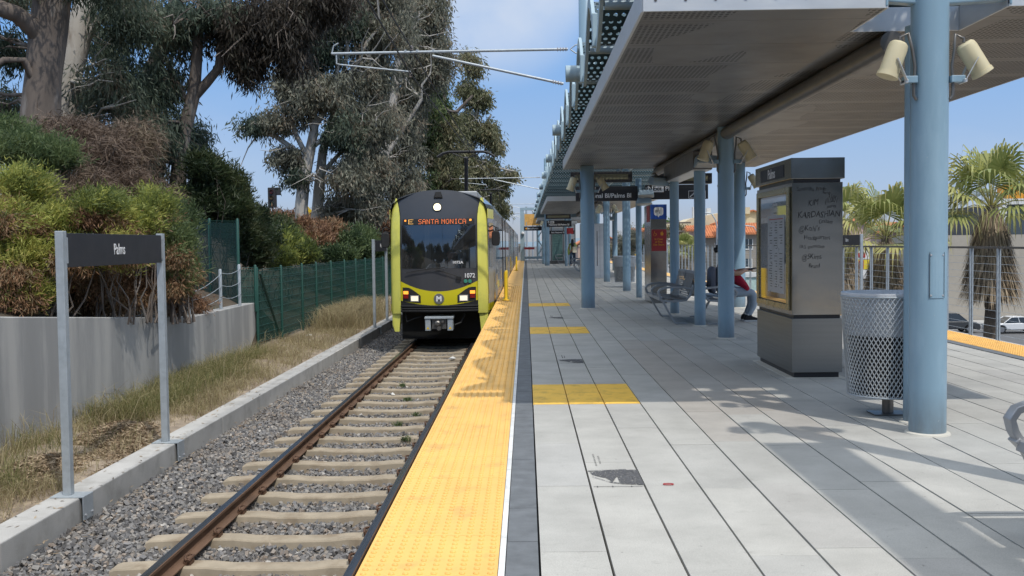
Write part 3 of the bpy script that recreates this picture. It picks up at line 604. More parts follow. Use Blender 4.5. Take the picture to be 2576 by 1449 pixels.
# ---------------- lower flat canopies ----------------
def canopy(y0, y1, notch, label, beam=True):
    xl, xr, z0, z1 = .86, 5.15, 3.085, 3.27
    t = thing('flat_canopy', label, 'canopy', (CX, (y0+y1)/2, z0), 0, 'flat perforated canopies'); ox, oy, oz = CX, (y0+y1)/2, z0
    def B(b, a0, a1, c0, c1, e0, e1): b.box(a0-ox, a1-ox, c0-oy, c1-oy, e0-oz, e1-oz)
    nL, nR, nY = 2.61, 3.47, y0+.82; y = y0+.012; first = True
    while y < y1-.02:
        e = min(y+(.34 if first else .915), y1-.012); first = False
        if notch and y < nY-.1 < e and e > nY+.02:
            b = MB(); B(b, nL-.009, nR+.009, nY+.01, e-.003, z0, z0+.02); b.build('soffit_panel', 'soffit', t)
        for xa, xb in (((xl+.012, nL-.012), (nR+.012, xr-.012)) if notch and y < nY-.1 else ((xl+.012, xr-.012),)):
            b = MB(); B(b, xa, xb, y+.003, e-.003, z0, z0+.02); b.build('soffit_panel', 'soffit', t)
        y = e
    b = MB()
    if notch:
        B(b, xl, nL, y0-.012, y0+.01, z0-.004, z1); f = b.build('fascia', 'alu', t); b = MB(); B(b, nR, xr, y0-.012, y0+.01, z0-.004, z1); b.build('fascia', 'alu', t)
        b = MB(); B(b, nL-.01, nL+.006, y0+.011, nY, z0-.004, z1); B(b, nR-.006, nR+.01, y0+.011, nY, z0-.004, z1); B(b, nL+.007, nR-.007, nY-.01, nY+.006, z0-.004, z1); b.build('notch_lining', 'alu', t)
        b = MB()
        for x in [xl+.09+.215*i for i in range(8)]+[nR+.09+.215*i for i in range(8)]: b.lathe([(.011, 0), (.011, .005), (0, .007)], 10, mat=Matrix.Translation((x-ox, y0-.012-oy, z0+.075-oz)) @ Matrix.Rotation(PI/2, 4, 'X'))
        b.build('rivets', 'alu_dark', f)
    else: B(b, xl, xr, y0-.012, y0+.01, z0-.004, z1); b.build('fascia', 'alu', t)
    for x, s in ((xl, -1), (xr, 1)):
        yy = y0+.011
        b = MB()
        while yy < y1: e = min(yy+1.22, y1); B(b, x-.012, x+.01, yy+.001, e-.001, z0-.004, z1); yy = e
        b.build('fascia', 'alu', t)
    b = MB(); B(b, xl+.011, xr-.011, y1-.011, y1+.01, z0-.004, z1); b.build('fascia', 'alu', t)
    b = MB(); B(b, xl+.01, (nL-.02 if notch else xr-.01), y0+.02, y1-.02, z1-.03, z1-.01)
    if notch: B(b, nR+.02, xr-.01, y0+.02, y1-.02, z1-.03, z1-.01); B(b, nL-.019, nR+.019, nY+.01, y1-.02, z1-.03, z1-.01)
    b.build('roof_deck', 'alu_dark', t)
    if beam:
        b = MB(); b.tube([(0, (nY if notch else y0+.3)-oy-.02, -.095), (0, y1-oy-.25, -.095)], .092, 20); b.build('beam_pipe', 'alu_dark', t, smooth=50)
    return t
canopy(7.32, 22.7, True, 'big near canopy with a perforated metal soffit and notched white front edge')
canopy(39.6, 57.0, False, 'second flat canopy farther along with white front edge'); canopy(-18, 1.4, False, 'flat canopy behind the camera, out of view', False); canopy(72, 84, False, 'third flat canopy, small and far, near the orange art panel')
# a canopy behind the camera throws the broad shadow in the right foreground
b = MB(); b.box(2.72, 3.22, -4, 5.35, 3.15, 3.24); tag(b.build('canopy_gutter', 'alu', None), 'flat gutter plate running out from the canopy behind the camera', 'gutter')

# ---------------- wave roof ----------------
PITCH = 7.2; PER = 2.4; WX0, WX1 = .80, 5.06; ZC, AMP = 3.93, .37
def wz(y): return ZC+AMP*math.cos(2*PI*y/PER)
def wave_module():
    t = thing('wave_canopy', 'nearest dark perforated wave roof bay above the flat canopy', 'wave roof', (0, 7.4, 0), 0, 'wave roof bays')
    me = bpy.data.meshes.new('perforated_sheet'); N = 72; vs = []; uv = []; L = 0
    for i in range(N+1):
        y = .06+(PITCH-.12)*i/N; z = wz(y)
        if i: L += math.hypot(y-py, z-pz)
        py, pz = y, z; vs += [(WX0+.02, y, z), (WX1-.02, y, z)]; uv.append(L)
    fs = [(2*i, 2*i+1, 2*i+3, 2*i+2) for i in range(N)]; me.from_pydata(vs, [], fs); lay = me.uv_layers.new(name='UVMap')
    for p in me.polygons:
        for li in p.loop_indices: vi = me.loops[li].vertex_index; lay.data[li].uv = (vs[vi][0], uv[vi//2])
    me.materials.append(MATS['perf_teal']); me.polygons.foreach_set('use_smooth', [True]*len(fs)); o = bpy.data.objects.new('perforated_sheet', me); COL.objects.link(o); o.parent = t
    for x in (WX0, WX1):
        b = MB(); n = 60; vs = []
        for i in range(n+1):
            y = .06+(PITCH-.12)*i/n; z = wz(y); d = Vector((1, -AMP*2*PI/PER*math.sin(2*PI*y/PER))).normalized(); nx_, nz_ = -d.y*.065, d.x*.065
            vs += [(x-.02, y+nx_, z+nz_), (x+.02, y+nx_, z+nz_), (x+.02, y-nx_, z-nz_), (x-.02, y-nx_, z-nz_)]
        b.add(vs, [(i*4+j, i*4+(j+1) % 4, i*4+4+(j+1) % 4, i*4+4+j) for i in range(n) for j in range(4)]+[(3, 2, 1, 0), (n*4, n*4+1, n*4+2, n*4+3)]); b.build('edge_fin', 'blue_pale', t, smooth=40)
        for k in range(3):
            b = MB(); y0 = PER*k+PER/2; b.box(x-.06, x, y0-.05, y0+.05, wz(y0)-.02, wz(y0)+.34)
            if x < 3: b.build('hanger_plate', 'blue_pale', t, bevel=.01)
    for k in range(6):
        y = PER/4+PER/2*k; b = MB(); b.tube([(WX0+.03, y, wz(y)-.075), (WX1-.03, y, wz(y)-.075)], .055, 12); b.build('purlin', 'blue_pale', t, smooth=50)
    b = MB(); b.tube([(.60, 0, 3.86), (5.26, 0, 3.86)], .118, 24); b.build('cross_pipe', 'blue_pale', t, smooth=50)
    b = MB(); b.tube([(3.0, .3, 3.55), (3.0, PITCH, 3.55)], .07, 12); b.build('spine_tube', 'blue_pale', t, smooth=50)
    return t
wv = wave_module(); ordn = ['second', 'third', 'fourth', 'fifth', 'sixth', 'seventh', 'eighth', 'ninth', 'tenth', 'eleventh', 'twelfth']
for k in range(11):
    if k == 7: pass
    c = copy_tree(wv); c.location.y = 7.4+PITCH*(k+1); c['label'] = 'perforated wave roof bay, %s along the platform from the camera' % ordn[k]

# ---------------- signs and screens hung over the platform ----------------
def hung_sign(x0, x1, y, z0, z1, label, lines, boxed=None, icons=False, th=.10, rot=0):
    t = thing('hanging_sign', label, 'sign', ((x0+x1)/2, y, (z0+z1)/2), rot, 'black direction signs'); w, h = (x1-x0)/2, (z1-z0)/2
    b = MB(); b.box(-w, w, -th/2, th/2, -h, h); b.build('sign_box', 'sign_black', t, bevel=.006)
    b = MB(); [b.tube([(x, 0, h), (x, 0, h+.35)], .02, 8) for x in (-w*.7, w*.7)]; b.build('hanger', 'blue_pale', t)
    for s, x, z, size in lines: text(s, size, 'sign_white', t, face((x, -th/2-.002, z), '-y'), align='LEFT', sx=.98, offset=.003)
    if boxed:
        x, z, size = boxed; q = MB(); q.box(x-.02, x+size*1.95, -th/2-.003, -th/2-.0005, z-size*.62, z+size*.62); q.build('exit_plate', 'sign_white', t)
        text('Exit', size, 'ink', t, face((x, -th/2-.005, z), '-y'), align='LEFT', offset=.003)
        a = MB(); ax = x-.11; y_ = -th/2-.003; a.add([(ax-.012, y_, z-.06), (ax+.012, y_, z-.06), (ax+.012, y_, z+.04), (ax-.012, y_, z+.04)], [(0, 1, 2, 3)])
        for s in (-1, 1): a.add([(ax, y_-.0005*s, z+.075), (ax+s*.06, y_-.0005*s, z+.012), (ax+s*.06, y_-.0005*s, z-.018), (ax, y_-.0005*s, z+.045)], [(0, 1, 2, 3)])
        a.build('arrow', 'sign_white', t)
    if icons:
        a = MB(); y_ = -th/2-.003
        for cx in (w-.40, w-.16):
            s = .095; zc = -.07
            for (a0, a1, c0, c1) in ((-s, s, s-.01, s), (-s, s, -s, -s+.01), (-s, -s+.01, -s+.01, s-.01), (s-.01, s, -s+.01, s-.01)): a.box(cx+a0, cx+a1, y_, y_+.002, zc+c0, zc+c1)
        cx = w-.40; zc = -.07
        for i in range(4): a.box(cx-.065+.032*i, cx-.033+.032*i, y_, y_+.002, zc-.06+.03*i, zc-.045+.03*i); a.box(cx-.04+.032*i, cx-.03+.032*i, y_-.001, y_+.001, zc-.06+.03*i, zc-.02+.03*i)
        cx = w-.16; a.box(cx-.05, cx-.042, y_, y_+.002, zc-.06, zc+.02); a.box(cx+.042, cx+.05, y_, y_+.002, zc-.06, zc+.02); a.box(cx-.041, cx+.041, y_, y_+.002, zc+.012, zc+.02); a.box(cx-.02, cx-.005, y_, y_+.002, zc-.055, zc-.0); a.box(cx+.005, cx+.02, y_, y_+.002, zc-.055, zc-.0); a.box(cx-.012, cx+.012, y_, y_+.002, zc+.035, zc+.07)
        a.build('pictograms', 'sign_white', t)
    return t
hung_sign(1.27, 2.83, 25.5, 2.475, 2.845, 'black hanging sign behind the left mast reading National Bl/Palms Bl', [('National Bl/Palms Bl', -.62, -.055, .155)], (-.5, .10, .11))
hung_sign(3.02, 4.60, 25.5, 2.50, 2.865, 'black hanging sign reading Exit Plaza with stairs and elevator pictograms', [('Plaza', -.29, .085, .15)], (-.60, .085, .14), True)
hung_sign(1.22, 2.68, 59, 2.39, 2.75, 'far black hanging sign reading National Bl/Palms Bl near the elevator', [('National Bl/Palms Bl', -.60, -.06, .15)], (-.5, .09, .11))
hung_sign(1.55, 3.2, 66.5, 2.02, 2.26, 'farthest low black exit sign seen above the elevator door', [('Exit National Bl', -.70, 0, .14), ('and Plaza', .22, 0, .14)])
hung_sign(-.15, 1.30, 82, 2.48, 2.83, 'far black sign with orange dot reading Santa Monica', [('Santa Monica', -.45, 0, .17)])
b = MB(); b.lathe([(.07, 0), (0, .002)], 20, mat=Matrix.Translation((.04, 81.93, 2.655)) @ Matrix.Rotation(PI/2, 4, 'X')); M('orange', (.8, .35, .03), .5); b.build('route_dot', 'orange', [o for o in bpy.data.objects if o.get('label','').startswith('far black sign with orange')][0]).location = (-.575, -82, -2.655)
def vms(x0, x1, y, z0, z1, label):
    t = thing('message_screen', label, 'display', ((x0+x1)/2, y, z0), 0, 'switched off message screens'); w = (x1-x0)/2; h = z1-z0
    b = MB(); b.box(-w, w, -.12, .12, 0, h); b.build('housing', 'sign_black', t, bevel=.01)
    b = MB(); b.box(-w+.1, w-.1, -.125, -.119, h*.26, h*.76); b.build('display_panel', 'screen_off', t)
    b = MB(); b.box(-w*.6, -w*.5, -.03, .03, h, h+.4); b.box(w*.5, w*.6, -.03, .03, h, h+.4); b.build('hanger', 'blue_pale', t)
vms(1.05, 2.47, 23.4, 2.82, 3.06, 'dark message screen with a dull olive panel above the National Bl/Palms Bl sign')
vms(2.98, 4.30, 23.4, 2.76, 3.0, 'dark message screen above the Exit Plaza sign'); vms(1.15, 2.6, 58, 2.83, 3.1, 'small far message screen under the second flat canopy')
# long box beam between two columns with grey floodlights
t = thing('box_beam', 'long dark box beam with pale underside carried by two thin columns', 'beam', (CX, 18.45, 2.62))
b = MB(); b.box(-.16, .16, -1.75, 1.75, 0, .30); b.build('beam_case', 'alu_dark', t, bevel=.008); b = MB(); b.box(-.15, .15, -1.74, 1.74, -.012, -.001); b.build('light_diffuser', 'alu', t)
def flood(x, y, z, rz, tilt, label):
    t = thing('floodlight', label, 'floodlight', (x, y, z), rz, 'grey box floodlights'); m = Matrix.Rotation(R(tilt), 4, 'X')
    b = MB(); b.add([m @ Vector(p) for p in [(-.2, -.10, -.02), (.2, -.10, -.02), (.2, .10, -.02), (-.2, .10, -.02), (-.17, -.05, .13), (.17, -.05, .13), (.17, .08, .13), (-.17, .08, .13)]], [(0, 1, 2, 3), (4, 5, 6, 7), (0, 1, 5, 4), (1, 2, 6, 5), (2, 3, 7, 6), (3, 0, 4, 7)]); b.build('lamp_housing', 'steel_blue', t, bevel=.006)
    b = MB(); b.box(-.18, .18, -.085, .085, -.03, -.022, mat=m); b.build('lamp_glass', 'lamp_glass', t); b = MB(); b.tube([(0, 0, .12), (0, .12, .2), (0, .2, .2)], .018, 8); b.build('lamp_bracket', 'alu_dark', t)
flood(2.98, 16.6, 2.70, .2, -24, 'grey floodlight on top of the thinner column beside the lamp column'); flood(2.62, 19.9, 2.58, .5, 20, 'dark floodlight at the far end of the box beam')
flood(2.99, 25.4, 2.40, -.2, -18, 'pale blue floodlight over the talking face pylon'); flood(3.02, 25.3, 2.60, -.15, -20, 'upper pale blue floodlight of the stacked pair over the pylon'); flood(3.75, 45, 2.45, 0, -10, 'pale grey floodlight left of a far column above the farther bin')

# ---------------- map case ----------------
t = thing('map_case', 'stainless map case with Palms header, display window and scribbled side', 'map case', (2.995, 11.17, 0)); w, d = .26, .78
b = MB(); b.box(-w+.03, w-.03, -d+.03, d-.03, 0, .06); b.build('plinth', 'steel_black', t)
b = MB(); b.box(-w-.05, w+.03, -d-.02, d+.02, -.004, .006); b.build('mortar_bed', 'grout', t)
b = MB(); b.box(-w, w, -d, d, .06, .62); b.build('base_cabinet', 'steel_brushed', t, bevel=.004)
b = MB(); b.box(-w+.02, w-.02, -d+.02, d-.02, .62, .655); b.build('shadow_gap', 'steel_black', t); b = MB(); b.box(-w+.02, w-.02, -d+.02, d-.02, 2.02, 2.055); b.build('shadow_gap', 'steel_black', t)
body = MB(); body.box(-w, w, -d, d, .655, 2.02); body = body.build('upper_cabinet', 'steel', t, bevel=.004)
b = MB(); b.box(-w-.015, w+.015, -d-.02, d+.02, 2.055, 2.27); hd = b.build('header', 'steel_header', t, bevel=.004)
b = MB(); b.box(-w-.02, -w-.014, -.52, .52, 2.09, 2.225); b.build('name_plate', 'sign_black', hd); text('Palms', .15, 'sign_white', hd, face((-w-.022, 0, 2.155), '-x'), sx=.95, offset=.001)
fr = MB()
for (a0, a1, c0, c1) in ((-.72, .72, .70, .76), (-.72, .72, 1.92, 1.98), (-.72, -.62, .76, 1.92), (.62, .72, .76, 1.92)): fr.box(-w-.022, -w-.001, a0, a1, c0, c1)
fr.build('window_frame', 'steel_yellow_sheen', t, bevel=.003)
M('case_glass', (.10, .11, .12), .04, 0, .0, coat=1.)
b = MB(); b.box(-w-.006, -w-.001, -.61, .61, .77, 1.91); win = b.build('display_window', 'case_glass', t)
b = MB(); b.box(-w-.0075, -w-.0055, -.50, .22, .86, 1.70); b.build('timetable_sheet', 'poster', win)
b = MB(); rr = random.Random(3)
for i in range(26):
    z = 1.62-.028*i
    for y0 in (-.42, -.2, .02):
        if rr.random() < .75: b.box(-w-.0085, -w-.0077, y0, y0+.05+.09*rr.random(), z, z+.007)
b.build('timetable_print', 'ink', win); b = MB(); b.box(-w-.0085, -w-.0077, -.45, .15, 1.655, 1.665); b.build('red_rule', 'red', win)
text('Metro Rail', .05, 'sign_white', win, face((-w-.008, -.1, 1.82), '-x'))
# handwriting in black marker on the end facing the camera
rr = random.Random(11)
for s, x, z, size, tl in (('Samantha Prado', -.215, 1.955, .062, -.02), ('Astrds', .05, 1.912, .042, .06), ('2 Luv', .11, 1.873, .05, .05), ('KIM', -.10, 1.81, .088, .02), ('(1,001', .075, 1.825, .07, .08), ('stores', .10, 1.768, .046, .04), ('KARDASHIAN', -.205, 1.68, .092, .04), ('Graham', .01, 1.615, .058, .02), ("@Kohl's", -.195, 1.54, .082, .05), ('Headquarters', -.14, 1.45, .064, .02), ('I.R.S  transaction', -.185, 1.355, .05, .04), ('@SKims', -.165, 1.25, .078, .05), ('Brand', -.09, 1.165, .062, -.03)):
    q = text(s, size, 'ink', body, face((x, -d-.0012, z), '-y', tl), .0006, sx=.76, shear=.18, align='LEFT', offset=-.0004 if size > .06 else .0, name='marker_scribble', space=1.)
    for v in q.data.vertices: a_, c_ = v.co.x, v.co.z; v.co.x += .003*math.sin(c_*95+a_*31+size*200)+.001*math.sin(c_*210+a_*60); v.co.z += .006*math.sin(a_*42+size*300)+.0015*math.sin(a_*130+c_*50)

# ---------------- mesh litter bins ----------------
def bin_(x, y, label, bag=True):
    t = thing('litter_bin', label, 'trash can', (x, y, 0), 0, 'mesh litter bins'); z0, z1, r0, r1 = .17, .97, .315, .365
    def pt(a, k, o=0.): r = r0+(r1-r0)*k+o; return (r*math.cos(a), r*math.sin(a), z0+(z1-z0)*k)
    b = MB(); nH = 62; seg = 14; turn = 14/46*2*PI
    for s in (-1, 1):
        for h in range(nH):
            a0 = 2*PI*h/nH; pts = [pt(a0+s*turn*i/seg*.72+(s*.035*((i % 2)-.5)*0), i/seg, .003*s) for i in range(seg+1)]; b.tube(pts, .0045, 4, False)
    b.build('mesh_basket', 'bin_mesh', t, smooth=80)
    b = MB()
    for k, rr_ in ((0, .008), (1, .009)): b.tube([pt(2*PI*i/40, k) for i in range(41)], rr_, 8, False)
    b.lathe([(0, .165), (r0, .165), (r0, .175)], 40); b.build('rim', 'galv', t, smooth=60)
    b = MB(); b.lathe([(.045, 0), (.045, .17)], 16); b.box(-.14, .14, -.1, .1, 0, .012); b.build('post', 'alu_dark', t, smooth=40)
    b = MB(); n = 48; prof = [(0, .2), (r0-.03, .2), (r0-.022, .45), (r1-.05, .70), (r1-.03, .78)]; b.lathe(prof, n); b.build('liner', 'bin_dark', t, smooth=60)
    b = MB(); rj = random.Random(2); prof = [(.66, .0), (.74, .0), (.82, .0), (.90, .0), (.955, .0), (.985, .012), (1.0, .016), (.985, .024), (.94, .028), (.80, .030), (.745, .028), (.73, .02)]
    vs = []
    for z, o in prof:
        for j in range(n): vs.append(pt(2*PI*j/n, (z-z0)/(z1-z0), -.016+(o*.9 if z > .96 else 0)+rj.uniform(-.004, .002)))
    if bag:
        b.add(vs[:], [(i*n+j, i*n+(j+1) % n, (i+1)*n+(j+1) % n, (i+1)*n+j) for i in range(len(prof)-1) for j in range(n)]); b.build('bin_bag', 'bag', t, smooth=70)
    return t
bin_(2.945, 8.22, 'near galvanised mesh litter bin with pale bag, beside the thick column'); bin_(3.16, 32.3, 'farther mesh litter bin with pale bag hanging over, behind a column')

# ---------------- help pylon ----------------
t = thing('help_pylon', 'slim steel pylon with blue talking face panel and red emergency panel', 'pylon', (3.09, 24.1, 0)); w, d = .185, .62
b = MB(); b.box(-w, w, -d, d, 0, 2.30); b.build('pylon_body', 'steel', t, bevel=.006)
b = MB(); b.box(-w-.004, w+.004, -d-.006, -d-.001, 1.96, 2.30); pn = b.build('blue_panel', 'blue_sign', t)
q = MB(); c = [(.11*math.copysign(abs(math.cos(a))**.5, math.cos(a)), 2.14+.10*math.copysign(abs(math.sin(a))**.5, math.sin(a))) for a in np.linspace(0, 2*PI, 24, False)]; q.prism(c, -d-.008, -d-.0065, 'y'); q.prism([(-.04, 2.05), (.03, 2.05), (-.005, 2.0)], -d-.0085, -d-.0066, 'y'); q.build('speech_bubble', 'sign_white', pn)
q = MB(); y_ = -d-.010
for pts in ([(.01, 2.22), (.0, 2.185), (-.02, 2.16), (.03, 2.145), (.0, 2.125), (.03, 2.11), (.02, 2.085)], [(-.045, 2.165), (-.052, 2.14), (-.045, 2.115)], [(-.065, 2.17), (-.074, 2.14), (-.065, 2.11)], [(-.026, 2.155), (-.031, 2.14), (-.026, 2.125)]): q.tube([(x, y_, z) for x, z in pts], .005, 5)
q.build('talking_face', 'ink', pn)
b = MB(); b.box(-w+.02, w-.004, -d-.006, -d-.001, 1.22, 1.72); rp = b.build('red_panel', 'red', t)
text('In Case\nof Fire\nUse Stairs', .065, 'orange', rp, face((0, -d-.008, 1.43), '-y'), offset=.001)
q = MB(); q.tube([(-.10, -d-.008, 1.68), (-.095, -d-.008, 1.63), (-.06, -d-.008, 1.625), (-.045, -d-.008, 1.59)], .006, 6); q.tube([(-.09+.03*math.cos(a), -d-.008, 1.60+.03*math.sin(a)) for a in np.linspace(2.4, 6.4, 10)], .004, 5); q.prism([(.05, 1.58), (.10, 1.58), (.115, 1.62), (.09, 1.66), (.085, 1.69), (.065, 1.65), (.05, 1.66), (.04, 1.62)], -d-.009, -d-.0065, 'y'); q.build('red_panel_symbols', 'orange', rp)
b = MB(); b.box(-w-.006, -w-.001, -.45, .1, 1.9, 2.28); b.build('side_panel', 'red', t)

# ---------------- tall grey cabinet ----------------
t = thing('equipment_cabinet', 'tall grey equipment cabinet left of a far blue column', 'cabinet', (2.75, 40.8, 0))
b = MB(); b.box(-.55, .40, -.3, .3, 0, 2.2); b.build('cabinet_body', 'alu', t, bevel=.01); b = MB(); b.box(-.02, -.012, -.306, -.3, .05, 2.1); b.box(.22, .226, -.306, -.3, .05, 2.1); b.box(-.3, -.294, -.306, -.3, .05, 2.1); b.box(.1, .125, -.31, -.3, .5, 1.9); b.build('door_seam', 'cable', t)

# ---------------- benches ----------------
def bench(x, y, rz, label, n=2, L=1.83):
    t = thing('bench', label, 'bench', (x, y, 0), rz, 'perforated metal benches')
    path = [(.07, .435), (.12, .452), (.25, .445), (.40, .425), (.48, .43), (.53, .47), (.57, .56), (.61, .70), (.66, .89)]
    sd_ = []
    for k in range(n):
        a, c = -L/2+L/n*k+.03, -L/2+L/n*(k+1)-.03
        b = MB(); b.band(path[:5], a, c, .014); b.build('seat', 'perf_bench', t, smooth=50); b = MB(); b.band(path[4:], a, c, .012); b.build('backrest', 'perf_bench', t, smooth=50)
        b = MB(); b.band([(.055, .41), (.06, .445), (.10, .462), (.13, .455)], a, c, .03); b.build('seat_edge', 'bench', t, smooth=50); b = MB(); b.band([(.645, .87), (.655, .905), (.67, .90)], a, c, .02); b.build('back_edge', 'bench', t, smooth=50)
    for k in range(n+1):
        yy = -L/2+L/n*k; hw = .036
        b = MB(); b.band([(.63, .60), (.50, .63), (.30, .645), (.14, .635), (.05, .60), (.02, .555), (.035, .50), (.07, .44)], yy-hw, yy+hw, .036); b.build('armrest', 'bench', t, smooth=50, bevel=.005)
    for k in (0, n):
        yy = -L/2+L/n*k; hw = .045
        b = MB(); b.band([(.04, .46), (.10, .40), (.16, .28), (.24, .14), (.30, .04), (.33, .012), (.52, .008)], yy-hw, yy+hw, .03); b.band([(.07, .41), (.30, .40), (.50, .415), (.57, .50), (.63, .68)], yy-hw*.9, yy+hw*.9, .035); b.build('leg', 'bench', t, smooth=50, bevel=.004)
    b = MB(); b.tube([(.3, -L/2, .40), (.3, L/2, .40)], .028, 10); b.build('stretcher', 'bench', t, smooth=50)
    return t
bench(2.26, 18.35, 0, 'near perforated bench facing the train, arms curving forward', 2)
bench(3.62, 18.2, PI, 'perforated bench facing away on which the person in grey sweatpants sits', 2, 1.83)
bench(2.30, 3.93, 0, 'bench at the right frame edge of which only one arm shows', 3, 1.83); bench(3.7, 3.9, PI, 'bench out of frame backing onto the one at the right edge', 3, 1.83)
bench(2.35, 46.5, 0, 'far bench near the walking woman', 2); bench(2.3, 51.5, 0, 'farther small bench beside the walking woman', 2); bench(2.0, 70.5, 0, 'tiny far bench in front of the elevator glass', 2)

# ---------------- yellow flexible posts along the edge ----------------
def delin(x, y, n, lab):
    t = thing('flexible_posts', lab, 'barrier posts', (x, y, 0), 0, 'yellow edge barrier posts')
    b = MB(); b.box(-.10, .10, -.12, .12+.22*(n-1), .003, .03); b.build('base_strip', 'yellow', t, bevel=.008)
    for i in range(n): b = MB(); b.lathe([(.055, .03), (.042, .06), (.042, .70), (.03, .735), (0, .74)], 14, c=(0, .22*i, 0)); b.build('post', 'yellow', t, smooth=50)
delin(-.52, 25.3, 6, 'near row of yellow flexible posts on the platform edge beside the train'); delin(-.52, 53.3, 6, 'far row of yellow flexible posts farther along the train')
delin(6.3, 29.3, 6, 'yellow flexible posts on the far edge behind the seated person'); delin(6.3, 57, 6, 'yellow flexible posts on the far edge behind the farther bin')

# ---------------- station name signs beside the tracks ----------------
def name_sign(x, y, d, label):
    t = thing('station_sign', label, 'station sign', (x, y, -.95), 0, 'Palms station signs beside the tracks'); s = 1 if d == '+x' else -1
    for yy in (0, 2.62):
        b = MB(); b.box(-.04, .04, yy-.04, yy+.04, .01, 2.55); b.build('post', 'galv', t, bevel=.005)
        b = MB(); b.box(-.135, .177 if s > 0 else .135, yy-.11, yy+.11, .0, .012)
        if s > 0: b.box(.178, .19, yy-.11, yy+.11, -.22, .012)
        pl = b.build('mounting_plate', 'galv', t, bevel=.003)
        if s > 0: b = MB(); [b.lathe([(.012, 0), (.012, .012), (0, .016)], 8, mat=Matrix.Translation((.19, yy+q, -.17)) @ Matrix.Rotation(PI/2, 4, 'Y')) for q in (-.075, .075)]; b.build('bolts', 'alu', pl)
    b = MB(); b.box(.0, .03 if s > 0 else -.03, .052, 2.568, 2.20, 2.53) if s > 0 else b.box(-.03, .0, .052, 2.568, 2.20, 2.53); b.build('sign_panel', 'sign_black', t, bevel=.003)
    b = MB()
    for yy in (.042, 2.57): b.box(-.02, .045, yy, yy+.012, 2.24, 2.49)
    b.build('clamp', 'galv', t)
    text('Palms', .165, 'sign_white', t, face((s*.032, 1.31, 2.365), d), sx=.8, offset=.001)
name_sign(-4.44, 9.55, '+x', 'near black Palms sign on two galvanised posts left of the track'); name_sign(-4.42, 29.1, '+x', 'farther Palms sign on thin posts partly hidden by the train mirror')
name_sign(10.35, 31.2, '-x', 'Palms sign across the far track beside the palm trees'); name_sign(10.3, 51.5, '-x', 'small distant Palms sign between the middle columns'); name_sign(10.6, 76, '-x', 'tiniest distant Palms sign in front of the white building')

# ---------------- fence on the far side ----------------
t = thing('railing', 'grey post and wire railing across the far track', 'fence', (10.85, 0, -.95)); y = 6.2; k = 0
for i in range(62):
    yy = 6.2+1.42*i; b = MB()
    b.box(-.045, -.015, yy-.03, yy+.03, 0, 2.13); b.box(.005, .035, yy-.03, yy+.03, 0, 2.13); b.box(-.06, .05, yy-.05, yy+.05, -.01, .01); b.build('post', 'galv', t)
b = MB(); b.box(-.03, .03, 6, 94, 2.13, 2.18); b.build('top_rail', 'alu_dark', t)
for i in range(11): b = MB(); b.tube([(-.005, 6, .15+.18*i), (-.005, 94, .15+.18*i)], .004, 4); b.build('wire', 'galv', t)

# ---------------- retaining wall ----------------
t = thing('retaining_wall', 'grey rendered retaining wall below the bushes with a stepped down end', 'wall', (-6.25, 10, -1))
b = MB(); ysw = [-6, 0, 4, 8, 10, 12, 13, 14, 15, 16, 17, 17.7, 18.3, 19, 20, 21, 22, 23, 24.1]
def wx(y): return -6.18-.0*(y-18) if y < 18.3 else -6.18-.048*(y-18.3)
vs = []
for y in ysw: x = wx(y); z = wall_top(y); vs += [(x, y, -1.3), (x, y, z-.012), (x-.012, y, z), (x-.27, y, z), (x-.27, y, -1.3)]
vs = [(x+6.25, y-10, z+1) for x, y, z in vs]; b.add(vs, [(i*5+j, i*5+j+1, i*5+6+j, i*5+5+j) for i in range(len(ysw)-1) for j in range(4)]+[(0, 1, 2, 3, 4), tuple(range((len(ysw)-1)*5, len(ysw)*5))[::-1]]); b.build('wall_body', 'wall_grey', t)
# cable guard posts on the wall
t = thing('cable_guard', 'old galvanised posts with slack cables on top of the retaining wall', 'fence', (-6.4, 19, 0)); pp = [(-6.42, 19.0, .60), (-6.42, 21.0, .95), (-6.42, 22.4, 1.02)]
for x, y, h in pp: b = MB(); z = wall_top(y); b.lathe([(.035, 0), (.035, h-z), (.025, h-z+.02), (0, h-z+.025)], 12, c=(x+6.4, y-19, z)); b.build('post', 'galv', t, smooth=50)
b = MB(); pq = [(-6.42, 15.5, .35)]+pp
for f in (.3, .6, .92):
    for (x0, y0, h0), (x1, y1, h1) in zip(pq, pq[1:]): b.tube([(x0+6.4+.03, y0-19+(y1-y0)*u, (wall_top(y0)+(h0-wall_top(y0))*f)*(1-u)+(wall_top(y1)+(h1-wall_top(y1))*f)*u-.10*math.sin(PI*u)*(2 if y0 < 19 else 1)*.6) for u in (0, .25, .5, .75, 1)], .006, 5)
b.build('cable', 'galv', t)
